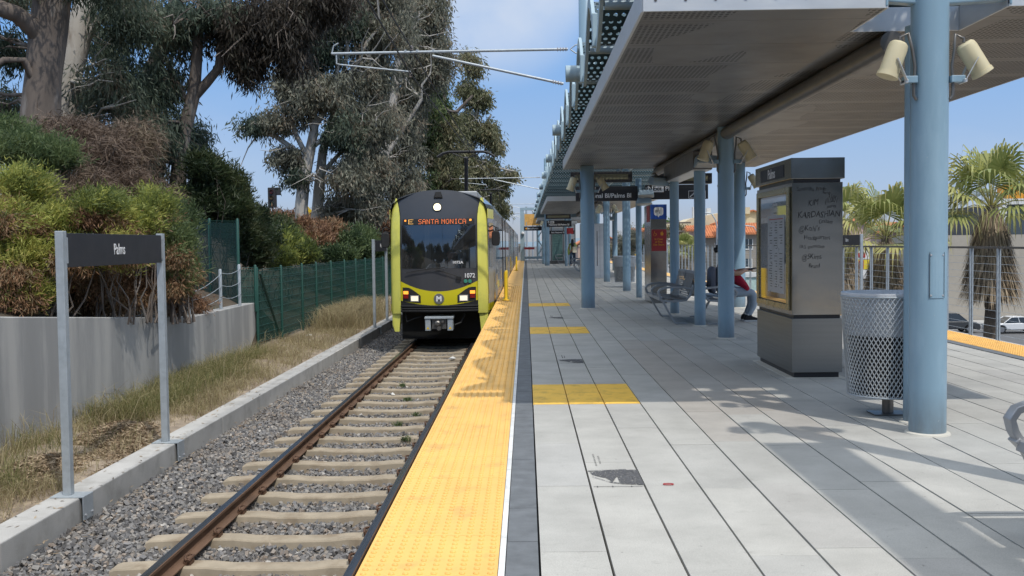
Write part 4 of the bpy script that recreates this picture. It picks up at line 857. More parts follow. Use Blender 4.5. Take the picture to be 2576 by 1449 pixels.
# green mesh fences
def green(name, label, pts, z0s, h, post_r=.035):
    """fence panels between posts at pts (x,y), ground z0s"""
    t = thing(name, label, 'fence', (pts[0][0], pts[0][1], z0s[0])); o = Vector((pts[0][0], pts[0][1], z0s[0]))
    for (x, y), z in zip(pts, z0s): b = MB(); b.lathe([(post_r, -.1), (post_r, h), (post_r*.6, h+.02), (0, h+.03)], 12, c=(x-o.x, y-o.y, z-o.z)); b.build('post', 'fence_green', t, smooth=50)
    for i in range(len(pts)-1):
        A = Vector((*pts[i], z0s[i]))-o; Bv = Vector((*pts[i+1], z0s[i+1]))-o; d = (Bv-A); up = Vector((0, 0, 1)); b = MB(); n = int(d.length/.06)
        for k in range(1, n): p = A+d*(k/n); b.tube([p+up*.06, p+up*(h-.03)], .0035, 3, False)
        m = int(h/.2)
        for k in range(m+1):
            z = .06+(h-.1)*k/m
            b.tube([A+up*z, Bv+up*z], .0055, 4, False)
            if k in (0, m-1, m): b.tube([A+up*(z-.05), Bv+up*(z-.05)], .005, 4, False)
        b.build('mesh_panel', 'fence_green', t)
        b = MB(); q = Vector((-d.y, d.x, 0)).normalized()*.02; q = q if q.x < 0 else -q
        b.add([A+q+up*.05, Bv+q+up*.05, Bv+q+up*(h-.08), A+q+up*(h-.08)], [(0, 1, 2, 3)]); b.build('windscreen_net', 'net', t)
    return t
def net_mat():
    m = M('net', (.012, .062, .05), .75, 0, .35, scale=1.6, dirt_or_dapple=(.01, .05, .05, .8), dscale=2.5); nt = m.node_tree; p = nt.nodes['Principled BSDF']; tr = nt.nodes.new('ShaderNodeBsdfTransparent'); x = nt.nodes.new('ShaderNodeMixShader')
    x.inputs[0].default_value = .28; nt.links.new(p.outputs[0], x.inputs[1]); nt.links.new(tr.outputs[0], x.inputs[2]); nt.links.new(x.outputs[0], nt.nodes['Material Output'].inputs[0])
net_mat()
yl = [23.7, 25.7, 28.1, 30, 32.3, 34.7, 37, 39.2, 41.6, 44, 46.4, 48.8, 51.2, 53.6, 56]
gf = green('mesh_fence', 'long low green mesh fence beside the verge beyond the wall', [(-6.38, 23.7)]+[(-6.29, y) for y in yl[1:]], [-.9]*len(yl), 1.83)
b = MB(); b.tube([(.04, .15, 1.7), (.07, 1.95, -.05)], .028, 4); b.build('brace', 'fence_green', gf)
green('mesh_fence', 'tall dark green mesh fence climbing the bank behind the bushes', [(-6.72, 23.4), (-7.85, 24.9), (-9.0, 26.4), (-10.1, 27.9)], [.02, .08, .3, .5], 2.05)
green('mesh_fence', 'short green fence return joining the tall and low fences', [(-6.74, 23.42), (-6.40, 23.66)], [0, 0], .98)

# ---------------- overhead line ----------------
def cantilever(y, label, near):
    t = thing('cantilever_arm', label, 'overhead line arm', (1.2, y, 4.8), 0, 'overhead line cantilever arms'); n = 12 if near else 6
    def L(x, z): return (x-1.2, 0, z-4.8)
    b = MB(); b.tube([L(.95, 5.60), L(-4.15, 5.575)], .030, n); b.build('top_tube', 'galv', t, smooth=50)
    b = MB(); b.tube([L(.85, 4.86), L(-1.97, 5.50)], .030, n); b.build('strut_tube', 'galv', t, smooth=50)
    b = MB(); b.tube([L(-4.05, 5.56), L(-4.05, 5.36), L(-3.95, 5.335), L(-2.45, 5.165)], .018, n); b.tube([L(-4.15, 5.575), L(-4.1, 5.75), L(-4.0, 5.80)], .015, 6); b.build('steady_arm', 'galv', t, smooth=50)
    b = MB(); M('insulator', (.5, .45, .45), .4) if 'insulator' not in MATS else None
    for (x, z, dx, dz) in ((1.0, 5.60, -.3, 0), (.88, 4.85, -.28, .065)):
        for k in range(4): p = Vector(L(x+dx*(.3+k*.2), z+dz*(.3+k*.2))); b.lathe([(.03, -.012), (.052, 0), (.03, .012)], 12, mat=Matrix.Translation(p) @ Matrix.Rotation(PI/2, 4, 'Y'))
    for k in range(3): b.lathe([(.02, -.01), (.04, 0), (.02, .01)], 10, c=L(-2.45, 5.13-.035*k)); b.lathe([(.02, -.01), (.045, 0), (.02, .01)], 10, c=L(-2.42, 5.64+.035*k))
    b.build('insulator', 'insulator', t, smooth=50)
    b = MB()
    for dz in (-.09, .09): b.tube([L(1.0, 5.60), L(1.12, 5.60+dz), L(1.2, 5.60+dz)], .014, 6)
    for x in (-2.3, -2.55, -1.95): b.box(x-1.2-.02, x-1.2+.02, -.04, .04, .77, .83)
    for dz in (-.1, .1): b.lathe([(.153, -.012), (.16, 0), (.153, .012)], 24, c=L(1.34, 5.60+dz))
    b.build('clamps', 'galv', t)
cantilever(21.88, 'near overhead line arm reaching left over the track from the mast', True); cantilever(63.78, 'far overhead line arm seen above the train roof', False); cantilever(106, 'farthest overhead line arm', False)
for nm, lab, zs in (('contact_wire', 'contact wire touching the pantograph', 5.08), ('messenger_wire', 'upper messenger wire over the track', 5.66)):
    b = MB(); pts = []
    for k in range(-1, 4):
        y0 = 21.88+42*k
        for i in range(12):
            u = i/12; sag = 0 if zs < 5.3 else .35*4*u*(1-u)*1; st = [-2.42, -1.8][k % 2]*(1-u)+[-2.42, -1.8][(k+1) % 2]*u; pts.append((st, y0+42*u, zs-sag))
    b.tube(pts, .016, 5); tag(b.build(nm, 'cable'), lab, 'overhead wire')

# ---------------- far end of the platform ----------------
t = thing('portal_frame', 'pale blue rectangular steel portal at the far platform end', 'gantry', (-.30, 84, 0))
b = MB(); b.box(-.16, .16, -.15, .15, 0, 4.2); b.build('post', 'blue_pale', t); b = MB(); b.box(2.3, 2.55, -.15, .15, 0, 4.2); b.build('post', 'blue_pale', t)
b = MB(); b.box(-.16, 2.55, -.16, .16, 4.2, 4.42); b.build('top_beam', 'blue_pale', t); b = MB(); b.box(.17, 2.29, -.06, .06, .15, .35); b.build('bottom_rail', 'blue_pale', t)
b = MB(); b.lathe([(0, -.14), (.14, -.05), (.14, .08), (0, .14)], 12, c=(.05, -.25, 2.3)); b.build('camera_globe', 'sign_white', t)
t = thing('art_panel', 'orange perforated art panel hung at the far platform end', 'art panel', (.65, 86, 0)); b = MB(); b.box(-.75, .75, -.04, .04, 2.96, 3.95); b.build('panel_sheet', 'art_orange', t); b = MB(); b.box(-.8, -.75, -.05, .05, 0, 4.0); b.box(.75, .8, -.05, .05, 0, 4.0); b.build('panel_frame', 'blue_pale', t)
t = thing('stair_tower', 'pale steel stair with crossed braces at the far platform end', 'stair', (1.0, 87, 0))
for s in (0, 1.6):
    b = MB()
    for k in range(2):
        z = .4+1.5*k
        b.tube([(0, s, z), (.95, s, z+1.4)], .05, 6); b.tube([(.95, s, z), (0, s, z+1.4)], .05, 6)
    b.tube([(0, s, 0), (0, s, 3.6)], .06, 8); b.tube([(.97, s, 0), (.97, s, 3.6)], .06, 8); b.build('cross_brace', 'blue_pale', t)
b = MB()
for i in range(12): b.box(.05, .92, .1+.1*i, .4+.1*i, .1+.1*i, .13+.1*i)
b.build('treads', 'galv', t)
t = thing('elevator', 'grey and green glass elevator enclosure at the far platform end', 'elevator', (2.45, 70, 0))
b = MB(); b.box(-1.0, 1.0, 0, 2.2, 0, 2.75); b.box(-1.1, 1.1, -.1, 2.3, 2.751, 2.95); b.build('enclosure', 'alu', t, bevel=.02); b = MB(); b.box(-.62, .1, -.02, -.003, .25, 2.3); b.build('door', 'glass_green', t); b = MB()
for x in (-.7, .14, .95): b.box(x, x+.05, -.04, -.003, 0, 2.7)
b.box(-1.0, 1.0, -.035, -.004, .0, .22); b.build('door_frame', 'alu_dark', t); b = MB(); b.box(.6, .8, -.03, -.003, 1.4, 1.65); b.build('notice', 'sign_white', t)
b = MB(); b.box(.35, .75, 61.4, 61.5, 2.0, 2.35); tag(b.build('flag_sign', 'red', None, (2.15, 0, 0)), 'small red and blue flag sign beside a far post', 'sign')
t = thing('warning_sign', 'small dark red warning sign far away at the platform end', 'sign', (.35, 83, 0)); b = MB(); b.box(-.5, .35, -.02, .02, .95, 1.13); b.build('sign_board', 'red', t); b = MB(); b.box(-.1, -.06, .03, .06, 0, 1.2); b.build('post', 'galv', t)
t = thing('litter_bin', 'far white bagged bin in front of the elevator', 'trash can', (2.9, 66.5, 0)); b = MB(); b.lathe([(0, .1), (.33, .1), (.36, .95), (.3, .97), (0, .9)], 20); b.build('bin_body', 'bag', t, smooth=40)
for i, (x, y, h) in enumerate([(-4.9, 128, 7.5), (.1, 130, 7.2), (-5.1, 175, 8), (1.2, 170, 8.0)]):
    t = thing('line_pole', 'distant line pole beyond the platform, %s' % ['left of the track', 'right of the track', 'far left of the track', 'far right of the track'][i], 'pole', (x, y, -1)); b = MB(); b.lathe([(.16, 0), (.11, h)], 10); b.build('pole', 'galv', t); b = MB(); s = 1 if x < -2 else -1; b.tube([(0, 0, h-.8), (s*3.2, 0, h-.9)], .05, 6); b.tube([(0, 0, h-1.7), (s*2.4, 0, h-.9)], .04, 6); b.build('arm', 'galv', t)
# ---------------- light rail train ----------------
M('tr_yellow', (.74, .71, .14), .38, var=.05, scale=1.2, dirt_or_dapple=(.36, .38, .12, .5), dscale=2.5, coat=.3)
M('tr_band', (.64, .56, .012), .4, var=.05, coat=.3)
M('tr_mask', (.055, .056, .062), .32, var=.12, scale=2, coat=.4)
M('tr_roof', (.085, .09, .10), .5, var=.15, scale=1.5, dirt_or_dapple=(.14, .14, .14, .6), dscale=2)
M('tr_steel', (.52, .51, .50), .24, .92, var=.08, scale=1, stretch=(1, .3, 4))
M('tr_grey', (.42, .43, .44), .35, .2, var=.06); M('tr_glass', (.012, .014, .016), .06, coat=1.)
M('rubber', (.015, .015, .016), .7); M('under', (.018, .017, .016), .85)
M('lamp_on', (1, .9, .7), .3, emis=(1, .86, .55), estr=2.6); M('lamp_soft', (1, .9, .75), .3, emis=(1, .8, .5), estr=.72)
M('amber_on', (1, .35, .05), .3, emis=(1, .3, .03), estr=1.5); M('red_lens', (.25, .01, .01), .15); M('led', (1, .3, .1), .5, emis=(1, .17, .045), estr=1.15); M('led_y', (1, .6, .2), .5, emis=(1, .5, .12), estr=1.0)
M('skin', (.42, .24, .16), .55, var=.05); M('hair', (.012, .010, .009), .45); M('cloth_navy', (.045, .055, .09), .9)
def cab_glass():
    m = bpy.data.materials.new('cab_glass'); MATS['cab_glass'] = m; nt, p = nodes(m); out = nt.nodes['Material Output']
    gl = nt.nodes.new('ShaderNodeBsdfGlossy'); gl.inputs['Roughness'].default_value = .02; gl.inputs['Color'].default_value = (.8, .85, .9, 1)
    tr = nt.nodes.new('ShaderNodeBsdfTransparent'); tr.inputs[0].default_value = (.62, .65, .66, 1); x = nt.nodes.new('ShaderNodeMixShader'); x.inputs[0].default_value = .14
    df = nt.nodes.new('ShaderNodeBsdfDiffuse'); df.inputs[0].default_value = (.16, .17, .18, 1); x2 = nt.nodes.new('ShaderNodeMixShader'); x2.inputs[0].default_value = .10; nt.links.new(tr.outputs[0], x2.inputs[1]); nt.links.new(df.outputs[0], x2.inputs[2])
    nt.links.new(x2.outputs[0], x.inputs[1]); nt.links.new(gl.outputs[0], x.inputs[2]); nt.links.new(x.outputs[0], out.inputs[0])
cab_glass()
TX, TY = TC, 23.95
def fy(x, z):  # depth of the nose surface behind its foremost point
    return .22*(x/1.14)**2+(.24*((z-.9)/1.85)**2 if z > .9 else 0)+(.05*((.2-z)/.5)**2 if z < .2 else 0)
def patch(xs_, top, bot, n, off, b, mi=0):
    vs = []
    for x in xs_:
        for j in range(n+1): t_ = j/n; z = bot(x)*(1-t_)+top(x)*t_; vs.append((x, fy(x, z)-off, z))
    k = n+1; b.add(vs, [(i*k+j, (i+1)*k+j, (i+1)*k+j+1, i*k+j+1) for i in range(len(xs_)-1) for j in range(n)], mi)
def lin(a, b_, n): return [a+(b_-a)*i/n for i in range(n+1)]
def roof_z(x, w=1.31): return 2.74-.20*(abs(x)/1.0)**2.2 if abs(x) < 1.0 else 2.54-.25*(abs(x)-1.0)/max(.01, w-1.0)
def section(w, zb=-.25):
    """half outline (x,z) from the skirt up over the roof"""
    pts = [(w*.985, zb), (w, -.1), (w, 1.9), (w-.01, 2.25), (w-.06, 2.40), (w-.2, 2.53), (w-.45, 2.62), (w*.4, 2.70), (0, 2.735)]
    return pts
def shell(b, ys, ws, mi_of, mirror=True, zb=-.25):
    k = 9; vs = []
    for y, w in zip(ys, ws):
        s = section(w, zb); full = s+[(-x, z) for x, z in s[-2::-1]]; vs += [(x, y, z) for x, z in full]
    K = 17; st = len(b.v); fs = []; 
    for i in range(len(ys)-1):
        for j in range(K-1):
            b.add([vs[i*K+j], vs[i*K+j+1], vs[(i+1)*K+j+1], vs[(i+1)*K+j]], [(0, 1, 2, 3)], mi_of(j if j < 8 else 15-j))
tr_ = thing('light_rail_train', 'yellow and black light rail train arriving at the platform, headlights on', 'train', (TX, TY, 0))
# nose
b = MB(); xs_ = lin(-.93, .93, 16)
patch(xs_, lambda x: roof_z(x)+.0, lambda x: 2.06, 6, 0, b); [patch(lin(s_*.93, s_*1.01, 3), lambda x: roof_z(x), lambda x: 2.22+.30*(abs(x)-.93)/.08, 3, 0, b) for s_ in (-1, 1)]; nose = b.build('nose_roof_mask', 'tr_mask', tr_, smooth=60)
b = MB(); curve = lambda x: .31+.25*(abs(x)/.93)**2
patch(xs_, lambda x: 2.06, lambda x: 1.90, 2, .001, b); patch(xs_, lambda x: .86, curve, 5, 0, b)
for xa, xb in ((-.93, -.885), (.885, .93)): patch(lin(xa, xb, 2), lambda x: 1.90, lambda x: .86, 8, 0, b)
b.build('front_mask', 'tr_mask', tr_, smooth=60)
b = MB(); patch(lin(-.885, .885, 14), lambda x: 1.90, lambda x: .86, 8, .006, b); ws_ = b.build('windshield', 'cab_glass', tr_, smooth=60)
b = MB(); patch(lin(-.86, .86, 12), lambda x: 2.045, lambda x: 1.915, 2, .012, b); dp = b.build('destination_display', 'rubber', tr_)
F57 = {'E': '11111 10000 10000 11110 10000 10000 11111', 'S': '01111 10000 10000 01110 00001 00001 11110', 'A': '01110 10001 10001 11111 10001 10001 10001', 'N': '10001 11001 11001 10101 10011 10011 10001', 'T': '11111 00100 00100 00100 00100 00100 00100', 'M': '10001 11011 10101 10101 10001 10001 10001', 'O': '01110 10001 10001 10001 10001 10001 01110', 'I': '01110 00100 00100 00100 00100 00100 01110', 'C': '01111 10000 10000 10000 10000 10000 01111'}
b = MB(); b2 = MB(); px = .0165; x = -.70
def glyph(bb, ch, x, sc=1.):
    for r_i, row in enumerate(F57[ch].split()):
        for c_i, q in enumerate(row):
            if q == '1': X, Z = x+c_i*px*sc, 1.98+(3-r_i)*px; y = fy(X, Z)-.016; bb.add([(X-.0052*sc, y, Z-.0056), (X+.0052*sc, y, Z-.0056), (X+.0052*sc, y, Z+.0056), (X-.0052*sc, y, Z+.0056)], [(0, 1, 2, 3)])
glyph(b2, 'E', -.71, 1.5); x = -.47
for ch in 'SANTA MONICA':
    if ch == ' ': x += .055; continue
    glyph(b, ch, x); x += .101 if ch != 'I' else .095
b.build('destination_text', 'led', dp); b2.build('route_letter', 'led_y', dp)
b = MB(); patch(lin(-.815, -.775, 1), lambda x: 2.03, lambda x: 1.99, 1, .017, b); patch(lin(.745, .79, 1), lambda x: 2.035, lambda x: 1.99, 1, .017, b); b.build('marker_lamps', 'amber_on', tr_)
# yellow front band, bumper
bb_ = lambda x: -.025+.12*(abs(x)/.93)**2
b = MB(); patch(xs_, curve, bb_, 4, .002, b); b.build('yellow_band', 'tr_band', tr_, smooth=60)
b = MB(); patch(xs_, bb_, lambda x: -.19, 3, .0, b)
for z in (-.04, -.10, -.155):
    pts = [(x, fy(x, z)-.02, z) for x in xs_]; b.tube(pts, .022, 6)
b.build('bumper', 'rubber', tr_, smooth=60)
for s in (-1, 1):
    b = MB(); ex = lin(.44, .88, 8); top = lambda x: .41 if abs(x) > .75 else .41-.20*((.75-abs(x))/.31)**1.3; bot = lambda x: .07+.03*0-.045*(1-(abs(x)-.44)/.44)+.01
    patch([s*x for x in ex], top, bot, 3, .008, b); hl = b.build('headlight_cluster', 'rubber', tr_, smooth=60)
    def blk(x0, x1, z0, z1, nm, mt, off=.03):
        b = MB(); xs2 = lin(s*x0, s*x1, 3); patch(xs2, lambda x: z1, lambda x: z0, 2, off, b); b.build(nm, mt, hl, smooth=60)
    blk(.485, .69, .07, .22, 'headlight_bezel', 'alu', .012); blk(.505, .67, .09, .20, 'headlight', 'lamp_soft'); blk(.74, .86, .25, .325, 'turn_lamp', 'amber_on'); blk(.74, .86, .15, .235, 'tail_lamp', 'red_lens')
b = MB(); m_ = Matrix.Translation((0, fy(0, .135)-.004, .135)) @ Matrix.Rotation(PI/2, 4, 'X'); b.lathe([(.125, 0), (.12, .008), (0, .009)], 32, mat=m_); M('badge', (.15, .15, .15), .4); lg = b.build('round_badge', 'badge', tr_, smooth=40); text('M', .17, 'sign_white', lg, face((0, fy(0, .135)-.016, .132), '-y'), offset=.008)
text('1072', .145, 'sign_white', tr_, face((.735, fy(.735, .68)-.045, .68), '-y') @ Matrix.Rotation(.0, 4, 'Y'), sx=.92, offset=.003, name='fleet_number'); text('1072A', .085, 'sign_white', ws_, face((.46, fy(.46, 1.0)-.05, 1.0), '-y'), sx=1.15, offset=.002, name='fleet_number')
M('green_dot', (.05, .26, .18), .5); b = MB()
for x in (.64, .74): b.lathe([(.045, 0), (0, .002)], 16, mat=Matrix.Translation((x, fy(x, .55)-.03, .55)) @ Matrix.Rotation(PI/2, 4, 'X'))
b.build('green_stickers', 'green_dot', tr_)
b = MB(); q = Matrix.Translation((-.02, fy(0, 2.32)-.0, 2.325)) @ Matrix.Rotation(PI/2, 4, 'X'); b.lathe([(.108, -.02), (.108, .03), (.09, .035), (.088, .01)], 28, mat=q); b.build('top_lamp_ring', 'rubber', tr_, smooth=40); b = MB(); b.lathe([(.088, .012), (0, .02)], 28, mat=q); b.build('top_headlight', 'lamp_on', tr_)
b = MB(); b.add([(-.13, fy(0, 2.56)+.02, 2.50), (.13, fy(0, 2.56)+.02, 2.50), (.08, fy(0, 2.6)-.05, 2.56), (-.08, fy(0, 2.6)-.05, 2.56), (-.06, fy(0, 2.6)-.03, 2.69), (.06, fy(0, 2.6)-.03, 2.69), (.08, .5, 2.72), (-.08, .5, 2.72)], [(0, 1, 2, 3), (3, 2, 5, 4), (4, 5, 6, 7), (0, 3, 4, 7), (1, 6, 5, 2)]); b.build('camera_housing', 'rubber', tr_)
# wipers
for pts in ([(-.15, .87), (-.42, .83), (-.78, .77)], [(.16, .89), (-.1, .865), (-.4, .83)], [(-.12, .865), (.15, .78), (.52, .64)]):
    b = MB(); b.tube([(x, fy(x, z)-.05, z) for x, z in pts], .011, 6); b.build('wiper', 'rubber', tr_)
b = MB(); b.box(.42, .54, fy(.5, .62)-.06, fy(.5, .62)-.01, .60, .66); b.build('wiper_motor', 'rubber', tr_)
# yellow corner pillars: sweep around the corner from the front face to the side
for s in (-1, 1):
    b = MB(); cols = [(.93, 0, 0), (1.02, 0, .0), (1.10, .0, .01), (1.155, .04, .03), (1.185, .16, .08)]; zz = lin(-.22, 2.30, 12)+[2.42, 2.50, 2.56]; vs = []
    for x, dy, dz in cols:
        for z in zz:
            t_ = min(1, max(0, z-2.20)/.34); xx = x+t_*(.08*(1.185-x)/.255-.13*(x-.93)/.255); zc_ = min(z, roof_z(min(xx, 1.0))+.012)
            vs.append((s*xx, fy(min(xx, 1.1), z)-.025+dy, zc_ if z > 2.3 else z))
    k = len(zz); b.add(vs, [(i*k+j, (i+1)*k+j, (i+1)*k+j+1, i*k+j+1) for i in range(len(cols)-1) for j in range(k-1)])
    b.build('corner_pillar', 'tr_yellow', tr_, smooth=70)
    b = MB(); b.add([(s*.95, .22, -.22), (s*1.16, .28, -.22), (s*1.16, .30, -.50), (s*1.10, .26, -.66), (s*.99, .22, -.66), (s*.95, .4, -.22), (s*1.16, .5, -.22), (s*1.16, .5, -.50), (s*1.10, .45, -.66), (s*.99, .4, -.66)], [(0, 1, 2, 3, 4), (5, 6, 7, 8, 9), (0, 1, 6, 5), (1, 2, 7, 6), (2, 3, 8, 7), (3, 4, 9, 8), (4, 0, 5, 9)]); b.build('lower_guard', 'tr_yellow', tr_)
    # mirror
    t0 = (s*1.30, .30, 1.55) if s < 0 else (s*1.36, .50, 1.57); b = MB()
    mm = Matrix.Translation(t0)
    prof = [(.10*math.copysign(abs(math.cos(a))**.6, math.cos(a)), .185*math.copysign(abs(math.sin(a))**.45, math.sin(a))) for a in np.linspace(0, 2*PI, 20, False)]
    b.prism([(t0[0]+x, t0[2]+z) for x, z in prof], t0[1]-.05, t0[1]+.07, 'y'); mi_ = b.build('mirror', 'rubber', tr_, smooth=50, bevel=.02)
    b = MB(); b.tube([(s*1.36, t0[1], t0[2]+.15), (s*1.36, t0[1]+.0, t0[2]+.27), (s*1.28, t0[1]+.03, t0[2]+.31), (s*1.19, t0[1]+.1, t0[2]+.25)], .015, 8); b.tube([(s*1.33, t0[1], t0[2]+.15), (s*1.30, t0[1], t0[2]+.20), (s*1.20, t0[1]+.1, t0[2]+.17)], .02, 8); b.build('mirror_arm', 'rubber', mi_, smooth=60)
# shells of the three cars
def car(y0, L, front):
    if front: ys = [y0+.27, y0+.7, y0+1.2, y0+1.8]; ws = [1.175, 1.225, 1.28, 1.31]
    else: ys = [y0+.3, y0+.9, y0+1.6]; ws = [1.2, 1.27, 1.31]
    ys += [y0+L*.5, y0+L-1.8, y0+L-1.2, y0+L-.3]; ws += [1.31, 1.31, 1.28, 1.2]
    b = MB(); shell(b, ys, ws, lambda j: 1 if j >= 5 else 0)
    if not front: b.prism([(x*1.0, z) for x, z in (section(1.2)+[(-x, z) for x, z in section(1.2)[-2::-1]])], ys[0]-.002, ys[0], 'y', 2)
    b.prism([(x*1.0, z) for x, z in (section(1.2)+[(-x, z) for x, z in section(1.2)[-2::-1]])], ys[-1], ys[-1]+.002, 'y', 2)
    bd = b.build('car_body', ['tr_steel', 'tr_roof', 'tr_mask'], tr_, smooth=35)
    def wy(y):
        for i in range(len(ys)-1):
            if ys[i] <= y <= ys[i+1]: t_ = (y-ys[i])/(ys[i+1]-ys[i]); return ws[i]*(1-t_)+ws[i+1]*t_
        return ws[-1]
    def side(nm, y1, y2, z1, z2, mat, off=.004, par=bd):
        for s in (1, -1):
            b = MB(); a, c = wy(y1)+off, wy(y2)+off; b.add([(s*a, y1, z1), (s*c, y2, z1), (s*c, y2, z2), (s*a, y1, z2), (s*(a-off-.01), y1, z1), (s*(c-off-.01), y2, z1), (s*(c-off-.01), y2, z2), (s*(a-off-.01), y1, z2)], [(0, 1, 2, 3), (0, 4, 5, 1), (2, 6, 7, 3), (1, 5, 6, 2), (3, 7, 4, 0)]); b.build(nm, mat, par)
    a = y0
    if front:
        side('cab_side_panel', a+.35, a+1.18, -.05, .86, 'tr_grey'); side('cab_stripe', a+.28, a+1.2, -.17, .0, 'tr_band', .007); side('cab_shoulder', a+.28, a+1.2, 2.05, 2.28, 'tr_yellow', .005)
        side('cab_window', a+.45, a+1.1, .88, 1.95, 'tr_glass', .006)
    else: side('cab_window', a+.5, a+1.2, .88, 1.9, 'tr_glass', .006)
    y = a+1.9; k = 0
    for kind, ln in [('d', 1.3), ('w', 1.5), ('w', 1.5), ('d', 1.3), ('w', 1.4), ('b', .9), ('w', 1.6), ('w', 1.6), ('b', .9), ('w', 1.4), ('d', 1.3), ('w', 1.5), ('w', 1.5), ('d', 1.3)]:
        if kind == 'w': side('window', y+.06, y+ln-.06, .95, 1.88, 'tr_glass')
        elif kind == 'd':
            side('door', y+.03, y+ln-.03, -.1, 2.02, 'tr_grey'); side('door_window', y+.13, y+ln/2-.04, .35, 1.88, 'tr_glass', .008); side('door_window', y+ln/2+.04, y+ln-.13, .35, 1.88, 'tr_glass', .008); side('door_seam', y+ln/2-.01, y+ln/2+.01, -.1, 2.0, 'rubber', .009)
        else: side('bellows', y, y+ln, -.15, 2.3, 'rubber', .012)
        y += ln+.05
    side('gold_reflection', a+1.9, a+L-1.5, .22, .42, 'tr_band', .002); side('roof_line', a+1.3, a+L-1.3, 2.10, 2.13, 'rubber', .006); side('skirt_line', a+1.3, a+L-1.3, .02, .04, 'rubber', .003)  # yellow strip paints the platform's reflection onto the steel side
    b = MB(); 
    for (q0, q1, hh) in ((4, 8, .28), (9, 12.5, .32), (18, 23, .28)): b.box(-.75, .75, a+q0, a+q1, 2.62, 2.62+hh)
    b.build('roof_equipment', 'tr_grey', tr_, bevel=.03)
    b = MB(); b.box(-1.0, 1.0, a+(.9 if front else .5), a+L-.6, -.9, -.24)
    for q in (3.2, 5.0, 12.6, 14.4, 21.6, 23.4):
        for s in (-1, 1): b.lathe([(.33, -.06), (.33, .06)], 24, mat=Matrix.Translation((s*.72, a+q, -.66)) @ Matrix.Rotation(PI/2, 4, 'Y'))
    b.build('underframe', 'under', tr_)
car(0, 27, True); car(27.6, 27, False); car(55.2, 27, False)
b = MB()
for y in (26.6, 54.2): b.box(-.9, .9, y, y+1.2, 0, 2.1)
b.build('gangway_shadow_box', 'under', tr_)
# coupler
b = MB(); b.box(-.345, .345, -.12, .45, -.34, -.285); b.box(-.33, -.20, -.10, .3, -.62, -.34); b.box(.20, .33, -.10, .3, -.62, -.34); cp = b.build('coupler', 'galv', tr_, bevel=.01)
b = MB(); b.box(-.17, .17, -.05, .4, -.58, -.34); b.lathe([(.07, 0), (.07, .1), (.04, .12)], 16, mat=Matrix.Translation((-.03, -.05, -.45)) @ Matrix.Rotation(PI/2, 4, 'X')); b.lathe([(.035, 0), (.035, .08)], 10, mat=Matrix.Translation((.09, -.05, -.40)) @ Matrix.Rotation(PI/2, 4, 'X')); b.lathe([(.06, 0), (.05, .12)], 12, mat=Matrix.Translation((0, -.05, -.56)) @ Matrix.Rotation(PI/2, 4, 'X')); b.build('coupler_head', 'alu_dark', cp)
b = MB()
for s in (-.265, .265): b.prism([(s-.035, -.58), (s+.035, -.58), (s, -.52)], -.104, -.101, 'y')
M('hazard', (.75, .5, .02), .5); b.build('hazard_stickers', 'hazard', cp)
b = MB(); b.tube([(-.85, .3, -.22), (-.8, .2, -.42), (-.6, .25, -.34), (-.45, .3, -.3)], .02, 6); b.tube([(.6, .3, -.25), (.5, .2, -.45), (.36, .1, -.5)], .02, 6); b.build('hoses', 'rubber', tr_)
# cab interior behind the glass
b = MB(); b.box(-.88, .88, .36, .75, .30, .80); b.box(-.88, .88, 2.2, 2.25, .2, 2.0); M('cab_grey', (.10, .105, .11), .8); b.build('cab_console', 'cab_grey', tr_)
b = MB(); b.box(-.45, -.3, 1.3, 1.36, .8, 1.9); b.box(.5, .56, .9, 1.0, 1.0, 1.9); b.build('cab_post', 'alu_dark', tr_)
# pantographs
for py, nm in ((15.7, 0), (43.5, 0), (71, 0)):
    b = MB(); px_ = -.30
    b.tube([(px_-.0, py+1.2, 2.6), (px_, py+1.0, 3.15)], .09, 8); b.box(px_-.28, px_+.28, py+.8, py+1.4, 3.0, 3.12); b.lathe([(.12, 0), (.16, .12), (.12, .24)], 10, c=(px_, py+1.1, 3.12)); b.tube([(px_, py+1.1, 3.3), (px_+.08, py+.1, 4.85)], .075, 8)
    b.tube([(px_+.08, py+.1, 4.80), (px_-.45, py, 5.0)], .022, 6); b.tube([(px_+.08, py+.1, 4.80), (px_+.60, py, 5.0)], .022, 6)
    for dy in (-.18, .18): b.tube([(px_-1.05, py+dy, 4.86), (px_-.82, py+dy, 5.0), (px_-.6, py+dy, 5.055), (px_+.75, py+dy, 5.055), (px_+.97, py+dy, 5.0), (px_+1.2, py+dy, 4.86)], .04, 6)
    b.tube([(px_-.6, py-.18, 5.05), (px_-.6, py+.18, 5.05)], .02, 6); b.tube([(px_+.75, py-.18, 5.05), (px_+.75, py+.18, 5.05)], .02, 6)
    b.build('pantograph', 'cable', tr_, smooth=60)

